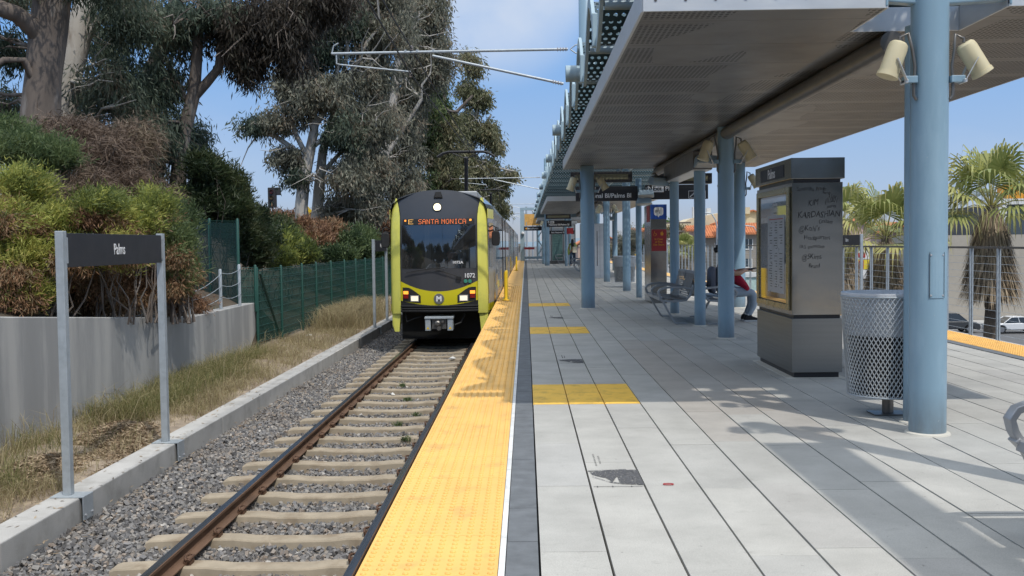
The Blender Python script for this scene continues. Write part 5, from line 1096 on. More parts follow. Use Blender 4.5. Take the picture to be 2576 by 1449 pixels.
# ---------------- people ----------------
def skin(name, chains, mat, parent, sub=2):
    """chains: lists of (x,y,z,r); first point of a later chain may coincide with an earlier one (shared joint)"""
    V, E, RR, idx = [], [], [], {}
    for ch in chains:
        prev = None
        for x, y, z, r in ch:
            k = (round(x, 4), round(y, 4), round(z, 4))
            if k not in idx: idx[k] = len(V); V.append((x, y, z)); RR.append(r)
            if prev is not None and prev != idx[k]: E.append((prev, idx[k]))
            prev = idx[k]
    me = bpy.data.meshes.new(name); me.from_pydata(V, E, []); o = bpy.data.objects.new(name, me); COL.objects.link(o)
    o.modifiers.new('s', 'SKIN'); sb = o.modifiers.new('u', 'SUBSURF'); sb.levels = sub; sb.render_levels = sub
    for i, r in enumerate(RR):
        q = me.skin_vertices[0].data[i]; q.radius = r if isinstance(r, tuple) else (r, r); q.use_root = i == 0
    bpy.context.view_layer.update(); m2 = bpy.data.meshes.new_from_object(o.evaluated_get(bpy.context.evaluated_depsgraph_get())); bpy.data.objects.remove(o)
    m2.materials.clear(); m2.materials.append(MATS[mat]); m2.polygons.foreach_set('use_smooth', [True]*len(m2.polygons)); m2.name = name
    q = bpy.data.objects.new(name, m2); COL.objects.link(q); q.parent = parent; return q
def head_extras(b, c, f):
    """nose, ears, brow on a head at c facing unit f"""
    l = Vector((-f.y, f.x, 0)); b.tube([c+f*.088+Vector((0, 0, .012)), c+f*.112+Vector((0, 0, -.022)), c+f*.092+Vector((0, 0, -.03))], [.008, .014, .008], 6)
    for s in (-1, 1): b.tube([c+l*s*.074+Vector((0, 0, .02)), c+l*s*.086+Vector((0, 0, .0)), c+l*s*.076+Vector((0, 0, -.03))], [.008, .012, .007], 6)
M('grey_sweat', (.32, .39, .47), .95, var=.12, scale=8, bump=.4, bscale=30); M('red_cloth', (.42, .015, .04), .85, var=.2, scale=9); M('grey_shirt', (.16, .17, .21), .9); M('black_cloth', (.015, .015, .017), .8); M('lime', (.36, .45, .12), .85, var=.12, scale=9); M('tote', (.60, .56, .44), .9, var=.1, scale=12); M('sole', (.7, .7, .7), .6); M('denim', (.025, .045, .08), .9)
# seated person: hips at the bench, facing the far track (+x)
t = thing('person', 'person in light grey sweatpants and red jacket seated behind a column, holding a tablet', 'person', (3.47, 17.95, 0)); hz = .53
body = [[(0, 0, hz, .13), (-.01, 0, hz+.16, .125), (.0, 0, hz+.32, .14), (.02, 0, hz+.45, .13), (.04, 0, hz+.53, .06), (.055, 0, hz+.60, .052), (.075, 0, hz+.68, .082), (.085, 0, hz+.76, .088), (.075, 0, hz+.81, .06)]]
for s in (-1, 1):
    body.append([(.02, 0, hz+.45, .13), (.03, s*.17, hz+.43, .06), (.16, s*.23, hz+.33, .048), (.28, s*.22, hz+.33, .044), (.37, s*.14, hz+.37, .038), (.42, s*.085, hz+.385, .028), (.46, s*.06, hz+.39, .030)])
    body.append([(0, 0, hz, .13), (.06, s*.10, hz-.02, .10), (.28, s*.12, hz, .082), (.53, s*.12, hz-.01, .062), (.55, s*.12, hz-.22, .052), (.47, s*.12, hz-.40, .038), (.45, s*.12, .07, .035), (.52, s*.12, .045, .035), (.60, s*.12, .035, .028)])
bo = skin('body', body, 'skin', t)
for s in (-1, 1):   # fingers close on the tablet edge
    fc = []
    for i, (a, l) in enumerate(((-.022, .062), (-.008, .07), (.006, .066), (.018, .052))): fc.append([(.46, s*.06, hz+.39, .016), (.49, s*.06+a, hz+.38, .0095), (.49+l*.6, s*.055+a, hz+.37, .0088), (.49+l, s*.045+a, hz+.382, .0075)])
    fc.append([(.46, s*.06, hz+.39, .016), (.47, s*.03, hz+.41, .011), (.51, s*.02, hz+.413, .009)]); skin('hand', fc, 'skin', bo, 1)
b = MB(); head_extras(b, Vector((.085, 0, hz+.75)), Vector((1, 0, 0))); b.build('face', 'skin', bo, smooth=70)
b = MB(); [b.lathe([(.007, 0), (0, .004)], 8, mat=Matrix.Translation((.168, s*.03, hz+.765)) @ Matrix.Rotation(PI/2, 4, 'Y')) for s in (-1, 1)]; b.build('eyes', 'ink', bo)
skin('trousers', [[(0, 0, hz-.02, .145), (-.01, 0, hz+.12, .14)]]+[[(0, 0, hz-.02, .145), (.06, s*.10, hz-.02, .115), (.28, s*.125, hz, .098), (.54, s*.125, hz-.015, .078), (.555, s*.125, hz-.22, .068), (.48, s*.12, hz-.38, .052), (.455, s*.12, .10, .047)] for s in (-1, 1)], 'grey_sweat', t)
skin('shirt', [[(0, 0, hz+.08, .145), (-.02, 0, hz+.2, .145), (-.0, 0, hz+.34, .155), (.02, 0, hz+.45, .14)]]+[[(.02, 0, hz+.45, .14), (.03, s*.175, hz+.43, .075), (.09, s*.21, hz+.38, .064)] for s in (-1, 1)], 'grey_shirt', t)
skin('red_jacket', [[(.10, 0, hz+.44, .07), (.20, -.02, hz+.33, .08), (.27, -.05, hz+.22, .10), (.35, -.12, hz+.15, .075), (.41, -.20, hz+.08, .05), (.43, -.24, hz+.03, .035)], [(.27, -.05, hz+.22, .10), (.30, .10, hz+.16, .07)], [(.02, .05, hz+.50, .08), (.10, 0, hz+.44, .07), (.02, -.05, hz+.50, .08)]], 'red_cloth', t)
b = MB(); b.lathe([(.098, -.02), (.102, .03), (.09, .075), (.05, .10), (0, .105)], 20, c=(.07, 0, hz+.78)); b.tube([(.14, 0, hz+.775), (.20, 0, hz+.77)], [.06, .05], 10, flat=.2); b.tube([(-.03, 0, hz+.80), (-.085, 0, hz+.80)], [.04, .03], 10); b.build('cap', 'black_cloth', t, smooth=60)
skin('hair', [[(.04, 0, hz+.78, .075), (-.03, 0, hz+.76, .055), (-.10, 0, hz+.74, .055), (-.13, 0, hz+.73, .05)]], 'hair', t)
for s in (-1, 1):
    b = MB(); m_ = Matrix.Translation((.45, s*.12, 0)); b.prism([(-.07, .012), (.19, .012), (.205, .035), (.17, .065), (.08, .09), (.05, .12), (-.05, .12), (-.075, .06)], s*.12-.042, s*.12+.042, 'y'); b.v = [(x+.45, y, z) for x, y, z in b.v]; sh = b.build('shoe', 'black_cloth', t, bevel=.015, smooth=50)
    b = MB(); b.prism([(-.08, .0), (.20, .0), (.21, .03), (-.08, .03)], s*.12-.046, s*.12+.046, 'y'); b.v = [(x+.45, y, z) for x, y, z in b.v]; b.build('sole', 'sole', sh, bevel=.006)
    b = MB(); b.lathe([(.04, .10), (.043, .14)], 12, c=(.455, s*.12, 0)); b.build('sock', 'sole', t)
b = MB(); b.box(-.09, .09, -.12, .12, -.006, .006, mat=Matrix.Translation((3.47+.54, 17.95, hz+.40)) @ Matrix.Rotation(R(-12), 4, 'Y')); tag(b.build('tablet', 'black_cloth', None, bevel=.004), 'dark tablet held in both hands by the seated person', 'tablet')
b = MB(); b.prism([(-.20, .50), (-.13, .50), (-.12, .95), (-.17, 1.0), (-.23, .92), (-.245, .6)], -.16, .16, 'y'); tag(b.build('backpack', 'grey_shirt', None, (3.475, 17.95, 0), bevel=.04, smooth=60), 'grey backpack worn by the seated person', 'backpack')
# walking woman
t = thing('person', 'person with long black hair walking away far down the platform, cream tote on shoulder', 'person', (2.77, 59.8, 0), R(-8)); body = [[(0, 0, .92, .12), (0, 0, 1.10, .105), (0, 0, 1.28, .12), (0, 0, 1.38, .10), (0, .0, 1.45, .05), (0, -.0, 1.50, .05), (0, .01, 1.57, .085), (0, .01, 1.64, .088), (0, 0, 1.69, .06)]]
for s in (-1, 1):
    body.append([(0, 0, 1.38, .10), (s*.17, 0, 1.36, .05), (s*.22, -.03, 1.10, .04), (s*.20, .05 if s > 0 else .12, .92, .034), (s*.19, .10 if s > 0 else .2, .84, .028)])
    body.append([(0, 0, .92, .12), (s*.09, 0, .88, .095), (s*.09, s*.10, .50, .06), (s*.09, s*.14-.03, .10, .036), (s*.09, s*.14+.03, .05, .035), (s*.09, s*.14+.12, .035, .025)])
bo = skin('body', body, 'skin', t)
skin('trousers', [[(0, 0, .92, .135), (0, 0, 1.02, .125)]]+[[(0, 0, .92, .135), (s*.09, 0, .86, .11), (s*.09, s*.10, .50, .078), (s*.09, s*.14-.02, .14, .06)] for s in (-1, 1)], 'denim', t)
skin('top', [[(0, 0, 1.0, .13), (0, 0, 1.28, .135), (0, 0, 1.38, .115)]]+[[(0, 0, 1.38, .115), (s*.18, 0, 1.36, .062), (s*.215, -.02, 1.15, .052)] for s in (-1, 1)], 'lime', t)
skin('coat', [[(-.22, .02, 1.22, .07), (-.24, .03, .95, .08), (-.24, .03, .72, .06)]], 'lime', t)
skin('hair', [[(0, -.02, 1.66, .09), (0, -.07, 1.58, .09), (0, -.11, 1.42, .10), (.01, -.12, 1.22, .085), (.01, -.12, 1.08, .04)]], 'hair', t)
for s in (-1, 1): b = MB(); b.box(s*.09-.045, s*.09+.045, s*.14-.07, s*.14+.17, 0, .07); b.build('shoe', 'sole', t, bevel=.02)
b = MB(); b.prism([(-.10, -.42), (.14, -.42), (.16, -.08), (-.10, -.06)], -.07, .07, 'y'); b.tube([(-.08, 0, -.08), (-.05, 0, .18), (.02, 0, .20), (.10, 0, -.08)], .014, 6); tag(b.build('tote_bag', 'tote', None, (2.86, 59.68, 1.28), bevel=.02), 'cream tote bag hanging from the walking person', 'bag')
# driver
t = thing('person', 'train driver in dark uniform seen dimly through the windshield', 'person', (TX+.18, TY+1.35, .15)); body = [[(0, 0, .35, .14), (0, 0, .55, .13), (0, 0, .72, .15), (0, 0, .80, .11), (0, -.01, .88, .055), (0, -.02, .93, .052), (0, -.03, 1.0, .085), (0, -.03, 1.08, .09), (0, -.02, 1.13, .06)]]
for s in (-1, 1): body.append([(0, 0, .80, .11), (s*.19, 0, .77, .06), (s*.26, -.12, .56, .045), (s*.22, -.38, .60, .038), (s*.20, -.46, .62, .03), (s*.19, -.50, .62, .03)])
bo = skin('body', body, 'skin', t); skin('uniform', [[(0, 0, .35, .16), (0, 0, .6, .15), (0, 0, .78, .145)]]+[[(0, 0, .78, .145), (s*.2, 0, .76, .075), (s*.265, -.12, .56, .06), (s*.23, -.34, .59, .05)] for s in (-1, 1)], 'cloth_navy', t); skin('hair', [[(0, -.0, 1.10, .09), (0, .04, 1.05, .09)]], 'hair', t); b = MB(); head_extras(b, Vector((0, -.03, 1.05)), Vector((0, -1, 0))); b.build('face', 'skin', bo, smooth=70)

# ---------------- vehicles on the street ----------------
M('paint_white', (.7, .71, .72), .25, coat=.6, var=.02); M('paint_dark', (.035, .04, .045), .25, coat=.8, var=.05); M('rim', (.35, .35, .36), .3, .8)
def vehicle(x, y, rz, L, H, paint, label, suv=False, group='vehicles on the street below'):
    t = thing('parked_car', label, 'car', (x, y, -6.78), rz, group); w = .9; h1 = .62*H if not suv else .58*H
    lo = [(-L/2, .28), (-L/2-.0, h1*.8), (-L/2+.12, h1*.98), (-L*.22, h1*1.02), (L*.27, h1), (L*.42, h1*.93), (L/2-.04, h1*.75), (L/2, .45), (L/2-.05, .25)]
    # body with wheel arches
    pts = lo[:]; 
    for wx_ in (L*.30, -L*.30):
        pts += [(wx_+.40*math.cos(a), .30+.40*math.sin(a)) for a in np.linspace(0.05, PI-.05, 9)]
    b = MB(); b.prism(pts, -w, w, 'y'); b.build('body', paint, t, bevel=.06, smooth=40)
    cab = [(-L*.44 if suv else -L*.36, h1*.98), (-L*.40 if suv else -L*.20, H*.97), (-L*.30 if suv else -L*.08, H), (L*.06, H), (L*.13, H*.95), (L*.28, h1*.98)]
    vs = []
    for s, k in ((-1, 0), (1, 0)): vs += [(px_, s*(w*.96-(pz-h1)*.32), pz) for px_, pz in cab]
    n = len(cab); b = MB(); b.add(vs, [tuple(range(n)), tuple(range(n, 2*n))[::-1]]+[(i, (i+1) % n, (i+1) % n+n, i+n) for i in range(n)]); cb = b.build('cabin', 'tr_glass', t, bevel=.04, smooth=40)
    b = MB(); q = [(-L*.30 if suv else -L*.10, H+.012), (L*.07, H+.012), (L*.12, H*.965), (-L*.38 if suv else -L*.17, H*.965)]
    vs = [(px_, s*(w*.96-(pz-h1)*.32+.01), pz) for s in (-1, 1) for px_, pz in q]; b.add(vs, [(0, 1, 2, 3), (7, 6, 5, 4), (0, 1, 5, 4), (1, 2, 6, 5), (2, 3, 7, 6), (3, 0, 4, 7)]); b.build('roof', paint, t, bevel=.02)
    b = MB()
    for s in (-1, 1):
        for (xa, xb) in (((-L*.02), L*.0), (L*.27, L*.12), ((-L*.43 if suv else -L*.35), (-L*.38 if suv else -L*.19))): b.tube([(xa, s*(w*.97), h1), (xb, s*(w*.97-(H-h1)*.30), H*.97)], .035, 4)
    b.build('window_pillar', paint, t)
    for wx_ in (L*.30, -L*.30):
        for s in (-1, 1):
            b = MB(); m_ = Matrix.Translation((wx_, s*(w-.1), .33)) @ Matrix.Rotation(PI/2, 4, 'X'); b.lathe([(.20, -.10), (.33, -.10), (.34, 0), (.33, .10), (.20, .10)], 24, mat=m_); wh = b.build('wheel', 'rubber', t, smooth=40)
            b = MB(); b.lathe([(.205, -.105), (.19, -.085), (0, -.09)], 20, mat=m_); b.lathe([(.205, .105), (.19, .085), (0, .09)], 20, mat=m_); b.build('rim', 'rim', wh)
    for s in (-1, 1):
        b = MB(); b.box(L/2-.16, L/2-.01, s*.72-.15, s*.72+.15, h1*.68, h1*.82); b.build('headlight', 'lamp_glass', t, bevel=.02); b = MB(); b.box(-L/2-.01, -L/2+.1, s*.75-.12, s*.75+.12, h1*.72, h1*.9); b.build('tail_lamp', 'red_lens', t, bevel=.02)
    return t
vehicle(42.2, 87.5, PI, 4.8, 1.42, 'paint_white', 'white sedan on the street below, right of the palm skirt'); vehicle(37.0, 88.6, 0, 4.9, 1.72, 'paint_dark', 'dark grey SUV on the street below beside the thick column', True)
# street
b = MB(); b.box(12, 260, 96.5, 99.8, -6.79, -6.65); struct(b.build('sidewalk', 'concrete_pale'))
b = MB()
for i in range(30): b.box(14+i*6, 17+i*6, 91.0, 91.14, -6.795, -6.79)
b.box(14, 200, 94.9, 95.02, -6.795, -6.789); struct(b.build('lane_marking', 'white_paint'))

# ---------------- buildings to the right ----------------
M('stucco_beige', (.40, .36, .30), .9, var=.06); M('stucco_cream', (.62, .53, .36), .9, var=.06); M('stucco_taupe', (.27, .245, .21), .9, var=.06); M('stucco_white', (.66, .66, .64), .9, var=.06); M('stucco_pink', (.55, .40, .33), .9)
M('roof_tile', (.52, .19, .08), .85, var=.3, scale=1.5); M('awning', (.45, .6, .55), .7); M('bld_glass', (.05, .07, .085), .08, coat=.5); M('brick_red', (.25, .1, .07), .9); M('store_yellow', (.75, .6, .05), .6); M('store_blue', (.04, .15, .5), .6); M('dark_grey', (.08, .08, .085), .7)
def building(label, x0, x1, y0, y1, z1, wall, wins=(), extra=None, name='building', z0=-7.):
    t = thing(name, label, 'building', ((x0+x1)/2, y0, z0)); cx_ = (x0+x1)/2
    b = MB(); b.box(x0-cx_, x1-cx_, 0, y1-y0, 0, z1-z0); b.build('wall', wall, t)
    for (xa, xb, za, zb) in wins:
        b = MB(); b.box(xa-cx_, xb-cx_, -.04, -.005, za-z0, zb-z0); w_ = b.build('window', 'bld_glass', t); b = MB(); b.box(xa-cx_-.12, xb-cx_+.12, -.10, -.041, za-z0-.15, za-z0-.02)
        b.box(xa-cx_-.10, xa-cx_-.005, -.08, -.0, za-z0, zb-z0); b.box(xb-cx_+.005, xb-cx_+.10, -.08, 0, za-z0, zb-z0); b.box((xa+xb)/2-cx_-.03, (xa+xb)/2-cx_+.03, -.07, -.041, za-z0, zb-z0); b.build('frame', 'stucco_white', w_)
    if extra: extra(t, cx_, y0, z0)
    return t
def gable(t, xa, xb, za, zb, y0, y1, mat, cx_, z0, rm='roof_tile'):
    b = MB(); m = (xa+xb)/2; b.prism([(xa-cx_, za-z0), (xb-cx_, za-z0), (m-cx_, zb-z0)], y0, y1, 'y'); b.build('gable', mat, t)
    b = MB(); k = .25; b.add([(xa-.6-cx_, y0-.5, za-z0-.1), (m-cx_, y0-.5, zb-z0+k), (m-cx_, y1, zb-z0+k), (xa-.6-cx_, y1, za-z0-.1), (xb+.6-cx_, y0-.5, za-z0-.1), (xb+.6-cx_, y1, za-z0-.1), (xa-.6-cx_, y0-.5, za-z0-.3), (m-cx_, y0-.5, zb-z0+.02), (xb+.6-cx_, y0-.5, za-z0-.3)], [(0, 1, 2, 3), (1, 4, 5, 2), (0, 6, 7, 1), (1, 7, 8, 4)]); b.build('roof', rm, t)
def tileroof(t, xa, xb, za, zb, y0, cx_, z0, depth=2.2):
    b = MB(); n = int((xb-xa)/.35)
    b.add([(xa-cx_, y0-.8, za-z0), (xb-cx_, y0-.8, za-z0), (xb-cx_, y0+depth, zb-z0), (xa-cx_, y0+depth, zb-z0), (xa-cx_, y0-.8, za-z0-.2), (xb-cx_, y0-.8, za-z0-.2)], [(0, 1, 2, 3), (0, 4, 5, 1)])
    for i in range(n): x = xa-cx_+(xb-xa)*(i+.5)/n; b.tube([(x, y0-.85, za-z0+.02), (x, y0+depth, zb-z0+.03)], .11, 5)
    b.build('tile_roof', 'roof_tile', t)
def ex1(t, cx_, y0, z0):
    gable(t, 29, 41, 4.2, 6.0, 6, 14, 'stucco_cream', cx_, z0); tileroof(t, 28.5, 42, 2.6, 4.1, 0, cx_, z0)
    b = MB(); b.box(30-cx_, 41-cx_, 3, 14, 2.6-z0, 4.2-z0); b.build('upper_storey', 'stucco_cream', t); b = MB(); b.box(33.6-cx_, 34.4-cx_, 5, 6, 5.6-z0, 6.6-z0); b.box(36-cx_, 36.6-cx_, 5, 6, 5.6-z0, 6.3-z0); b.build('chimney', 'stucco_cream', t)
building('taupe apartment block with orange tile roof and cream gable seen left of the map case', 31.4, 41, 150, 166, 2.6, 'stucco_taupe', [(32.5, 33.6, .3, 1.7), (35.4, 36.4, .3, 1.7), (38.2, 39.4, .3, 1.7), (32.6, 33.5, -2.4, -1.2), (35.4, 36.4, -2.4, -1.2), (38.2, 39.4, -2.4, -1.2)], ex1)
def ex2(t, cx_, y0, z0): 
    b = MB(); b.box(30.6-cx_, 36-cx_, -1.5, -.3, .6, 3.4); b.build('shopfront', 'awning', t); b = MB(); b.box(30.4-cx_, 36.2-cx_, -1.7, -.2, 3.4, 4.0); b.build('fascia', 'stucco_white', t)
building('low shop with pale green glazing behind the railing', 28.5, 36, 142, 149, -3.2, 'stucco_white', (), ex2, 'shop')
def ex3(t, cx_, y0, z0):
    tileroof(t, 24.5, 31, 2.2, 3.9, 0, cx_, z0, 3.5)
    b = MB(); b.prism([(22-cx_, 3.2-z0), (25.5-cx_, 5.0-z0), (31-cx_, 6.0-z0), (31-cx_, 2.2-z0), (22-cx_, 2.2-z0)], 4, 12, 'y'); b.build('upper_storey', 'stucco_cream', t); b = MB(); b.box(26-cx_, 26.8-cx_, 5, 6, 5-z0, 6.8-z0); b.box(28.2-cx_, 28.8-cx_, 5, 6, 5.2-z0, 6.6-z0); b.build('chimney', 'stucco_white', t)
building('taupe building with orange hip roof and cream storeys between the two middle columns', 24.5, 31, 152, 164, 2.2, 'stucco_taupe', [(26, 27, 0, 1.2), (28.5, 29.3, 0, 1.2), (26, 27, -3, -1.8)], ex3)
def ex4(t, cx_, y0, z0):
    b = MB(); b.prism([(18.5-cx_, 2.6-z0), (21-cx_, 4.3-z0), (22.5-cx_, 4.5-z0), (22.5-cx_, 1-z0), (18.5-cx_, 1-z0)], 1, 8, 'y'); b.build('stepped_gable', 'stucco_cream', t)
building('cream stepped house behind the bare trees', 18.5, 23.5, 150, 160, 1.5, 'stucco_cream', [(19.5, 20.5, .2, 1.2)], ex4, 'house')
def ex5(t, cx_, y0, z0):
    b = MB(); b.box(17.8-cx_, 19.3-cx_, -.3, 4, 2.0-z0, 4.3-z0); b.build('stair_tower', 'stucco_white', t); b = MB(); b.box(18.2-cx_, 18.9-cx_, -.34, -.302, 2.6-z0, 3.6-z0); b.build('window', 'bld_glass', t); tileroof(t, 15, 25, 3.1, 3.4, 3, cx_, z0, 1.5)
    b = MB(); b.box(15.5-cx_, 24.5-cx_, 2.9, 8, 2-z0, 3.1-z0); b.build('upper_storey', 'stucco_pink', t)
building('white building right of the talking face pylon', 17.5, 22.5, 140, 152, 2.0, 'stucco_white', [(18.1, 18.6, -1.9, -1.5), (20, 20.5, -2.2, -1.8)], ex5)
building('low pink roofed house left of the pylon', 8.5, 15.5, 165, 175, 1.2, 'stucco_pink', (), lambda t, c, y, z: gable(t, 8.5, 15.5, 1.2, 3.2, 0, 10, 'stucco_pink', c, z), 'house')
def ex6(t, cx_, y0, z0):
    for i, (za, zb, mt) in enumerate(((-.9, .1, 'sign_white'), (-2.1, -.95, 'store_yellow'), (-3.2, -2.15, 'sign_white'))): b = MB(); b.box(38.7-cx_, 44-cx_, -.2, -.01, za-z0, zb-z0); b.build('shop_board', mt, t)
    b = MB(); b.box(38.8-cx_, 40.0-cx_, -.24, -.201, -2.0-z0, -1.05-z0); b.box(39-cx_, 40.2-cx_, -.24, -.201, -.7-z0, -.1-z0); b.build('red_patch', 'red', t); text('ON', .9, 'ink', t, face((42.3-cx_, -.22, -1.5-z0), '-y')); text('TIRES', .7, 'blue_sign', t, face((41.2-cx_, -.22, -2.7-z0), '-y'))
building('shop with yellow and white sign boards behind the palms', 38, 48, 120, 130, .8, 'stucco_beige', (), ex6, 'shop')
def ex7(t, cx_, y0, z0):
    b = MB(); b.box(43-cx_, 50-cx_, -.3, .5, -2.0-z0, -1.5-z0); b.box(44.2-cx_, 44.8-cx_, 0, .5, -1.45-z0, -1-z0); b.box(46.8-cx_, 47.4-cx_, 0, .5, -1.45-z0, -1-z0); b.build('parapet', 'stucco_white', t)
    b = MB(); b.box(42.5-cx_, 46-cx_, -2.5, -.4, -4.9-z0, -4.0-z0); b.build('brick_canopy', 'brick_red', t); b = MB(); b.box(46.1-cx_, 46.4-cx_, -2.6, -2.3, -7-z0, -3.2-z0); b.build('post', 'brick_red', t); b = MB(); b.box(42.8-cx_, 43.9-cx_, -.12, -.01, -3.8-z0, -3.1-z0); b.build('blue_board', 'store_blue', t); text('R', .7, 'sign_white', t, face((43.4-cx_, -.14, -3.45-z0), '-y'))
    b = MB(); b.box(46.9-cx_, 49-cx_, -.12, -.01, -5.6-z0, -3.4-z0); b.build('red_board', 'red', t); text('CAR\nWASH', .6, 'sign_white', t, face((48-cx_, -.14, -4.5-z0), '-y'))
building('white flat shop with blue and red boards behind the near bin', 41.5, 51, 116, 119.5, -1.5, 'stucco_white', (), ex7, 'shop')
building('pinkish house with orange tile roofs between the palm crowns', 50, 60, 160, 170, 3.0, 'stucco_pink', [(52, 53, 1, 2)], lambda t, c, y, z: (gable(t, 50, 55, 3.0, 4.6, 0, 6, 'stucco_pink', c, z), gable(t, 55.5, 60.5, 2.6, 3.9, -1, 6, 'stucco_pink', c, z)), 'house')
building('plain beige windowless wall of a building across the street', 39.5, 49.5, 100, 112, 1.75, 'stucco_beige', (), None)
def ex8(t, cx_, y0, z0):
    b = MB(); b.box(49.2-cx_, 75-cx_, -.6, 0, 4.9-z0, 5.5-z0); b.box(49.2-cx_, 50-cx_, -.55, -.01, -1-z0, 4.9-z0); b.box(54.2-cx_, 54.8-cx_, -.55, -.01, -1-z0, 4.9-z0); b.build('white_frame', 'stucco_white', t); b = MB(); [b.box(50.1+2.5*i-cx_, 52.3+2.5*i-cx_, -.2, -.01, -.5-z0, 4.8-z0) for i in range(9)]; b.build('glazing', 'bld_glass', t)
    b = MB(); [b.box(49.6+.5*i-cx_, 49.7+.5*i-cx_, -.3, -.2, 5.5-z0, 6.6-z0) for i in range(40)]; b.box(49.5-cx_, 70-cx_, -.3, -.2, 6.55-z0, 6.65-z0); b.box(52-cx_, 60-cx_, 3, 6, 5.5-z0, 7.2-z0); b.build('roof_railing', 'orange', t)
building('modern dark glass building with white frame and orange roof rail at the right edge', 49.6, 75, 106, 120, 4.9, 'dark_grey', (), ex8)
building('grey low wall building behind the farther bin', 8, 16, 128, 132, -1.2, 'wall_grey', (), None)
for x, y, h, rz, lab in ((17.1, 90, 9.4, 2.6, 'tall pale street lamp with curved neck between the middle columns'), (27.2, 118, 8.6, 3.0, 'street lamp with long arm in front of the taupe building'), (19.5, 128, 7.2, 2.2, 'small street lamp behind the thin column'), (8.6, 120, 6.5, 2.9, 'street lamp left of the centre columns'), (58, 112, 9.6, 3.0, 'white street lamp arm against the dark glass building')):
    t = thing('street_lamp', lab, 'street lamp', (x, y, -6.8), 0, 'street lamps below the viaduct'); b = MB(); b.lathe([(.20, 0), (.13, h)], 12); b.build('pole', 'galv', t, smooth=50); b = MB(); c_, s_ = math.cos(rz), math.sin(rz)*.2; b.tube([(0, 0, h-.2), (c_*.2, s_*.2, h+.7), (c_*.6, s_*.5, h+1.3), (c_*1.7, s_, h+1.45)], .06, 8); b.build('arm', 'galv', t, smooth=60); b = MB(); b.tube([(c_*1.6, s_, h+1.42), (c_*2.0, s_, h+1.40), (c_*2.4, s_, h+1.36)], [.08, .14, .05], 8, flat=.5); b.build('lamp_head', 'sign_white', t, smooth=60)
t = thing('utility_pole', 'wooden utility pole with crossarm among the bare trees', 'utility pole', (18.4, 126, -6.8)); b = MB(); b.lathe([(.16, 0), (.11, 11.6)], 8); b.box(-2, 2.2, -.08, .08, 10.5, 10.7); b.box(-1.4, 1.4, -.08, .08, 9.5, 9.65); b.build('pole', 'bark', t)

# ---------------- traffic signal and warning diamond on the left ----------------
t = thing('rail_signal', 'three lamp rail signal against the sky left of the pale trunks', 'signal', (-15.1, 60, 1.2)); b = MB(); b.lathe([(.06, 0), (.06, 2.6)], 10); b.build('pole', 'galv', t); b = MB(); b.box(-.24, .24, -.15, .15, 2.55, 3.75); b.box(.24, .50, -.1, .15, 3.3, 3.75); hs = b.build('signal_head', 'cable', t, bevel=.03)
M('lens_red', (.09, .012, .012), .3); M('lens_amber', (.10, .065, .02), .3); M('lens_green', (.02, .07, .055), .3)
for z, m in ((3.5, 'lens_red'), (3.15, 'lens_amber'), (2.8, 'lens_green')): b = MB(); b.lathe([(.11, 0), (.11, .1), (.09, .02), (0, .01)], 16, mat=Matrix.Translation((0, -.15, z)) @ Matrix.Rotation(PI/2, 4, 'X')); b.build('signal_lens', m, hs)
t = thing('diamond_sign', 'yellow diamond warning sign half hidden by a pale trunk', 'sign', (-15.3, 70, 1.5)); b = MB(); b.prism([(-.6, 2.25), (0, 1.65), (.6, 2.25), (0, 2.85)], -.02, .02, 'y'); b.build('sign_plate', 'hazard', t); b = MB(); b.lathe([(.04, 0), (.04, 1.7)], 8); b.build('post', 'galv', t)
building('pale house glimpsed between the shrubs beyond the signal', -24, -17, 96, 104, 3.2, 'stucco_pink', (), None, 'house', 0)

# ---------------- foliage ----------------
def leafcloud(name, clumps, k, ln, wd, mat, parent, droop=.8, spread=.28, seed=1, shell_=.5, bias=0., up=False):
    """clumps: (x,y,z,rx,ry,rz,ntwigs); leaves hang (or stand) in small sprays round each twig"""
    r = np.random.default_rng(seed); C = []; T = []
    for x, y, z, rx, ry, rz, n in clumps:
        n = int(n); d = r.normal(0, 1, (n, 3)); d /= np.linalg.norm(d, axis=1)[:, None]; rad = r.random(n)**shell_; lump = 1+.22*np.sin(d[:, 0]*5+x*3)+.18*np.sin(d[:, 2]*7+d[:, 1]*4+y); p = d*(rad*lump)[:, None]*np.array([rx, ry, rz])*.86+np.array([x, y, z]); C.append(p); T.append(np.clip(.5+.26*r.normal(0, 1, n)+.3*np.sin(p[:, 0]*2.1+p[:, 2]*1.7+p[:, 1]), 0, 1))
    C = np.concatenate(C); T = np.concatenate(T); n = len(C); P_ = np.repeat(C, k, 0); N = n*k
    ax = r.normal(0, 1, (n, 3)); ax[:, 2] = (np.abs(ax[:, 2]) if up else -np.abs(ax[:, 2])*1.3)-(0 if up else droop); ax /= np.linalg.norm(ax, axis=1)[:, None]; ax = np.repeat(ax, k, 0)
    P_ = P_+ax*(r.random((N, 1))*spread*1.6-spread*.4)+r.normal(0, spread*.33, (N, 3))
    d = ax*(1.2 if up else .7)+r.normal(0, .5, (N, 3)); d[:, 2] += -droop*.6 if not up else .15; d /= np.linalg.norm(d, axis=1)[:, None]
    s = np.cross(d, r.normal(0, 1, (N, 3))); s /= np.linalg.norm(s, axis=1)[:, None]+1e-9; l = (ln*(.6+.7*r.random(N)))[:, None]; w = (wd*(.6+.7*r.random(N)))[:, None]
    V = np.stack([P_, P_+d*l*.45+s*w, P_+d*l, P_+d*l*.45-s*w], 1).reshape(-1, 3); rn = np.clip(np.repeat(T, k)*.8+.2*r.random(N)+bias, 0, 1)
    return npmesh(name, V, 4, mat, rn, parent)
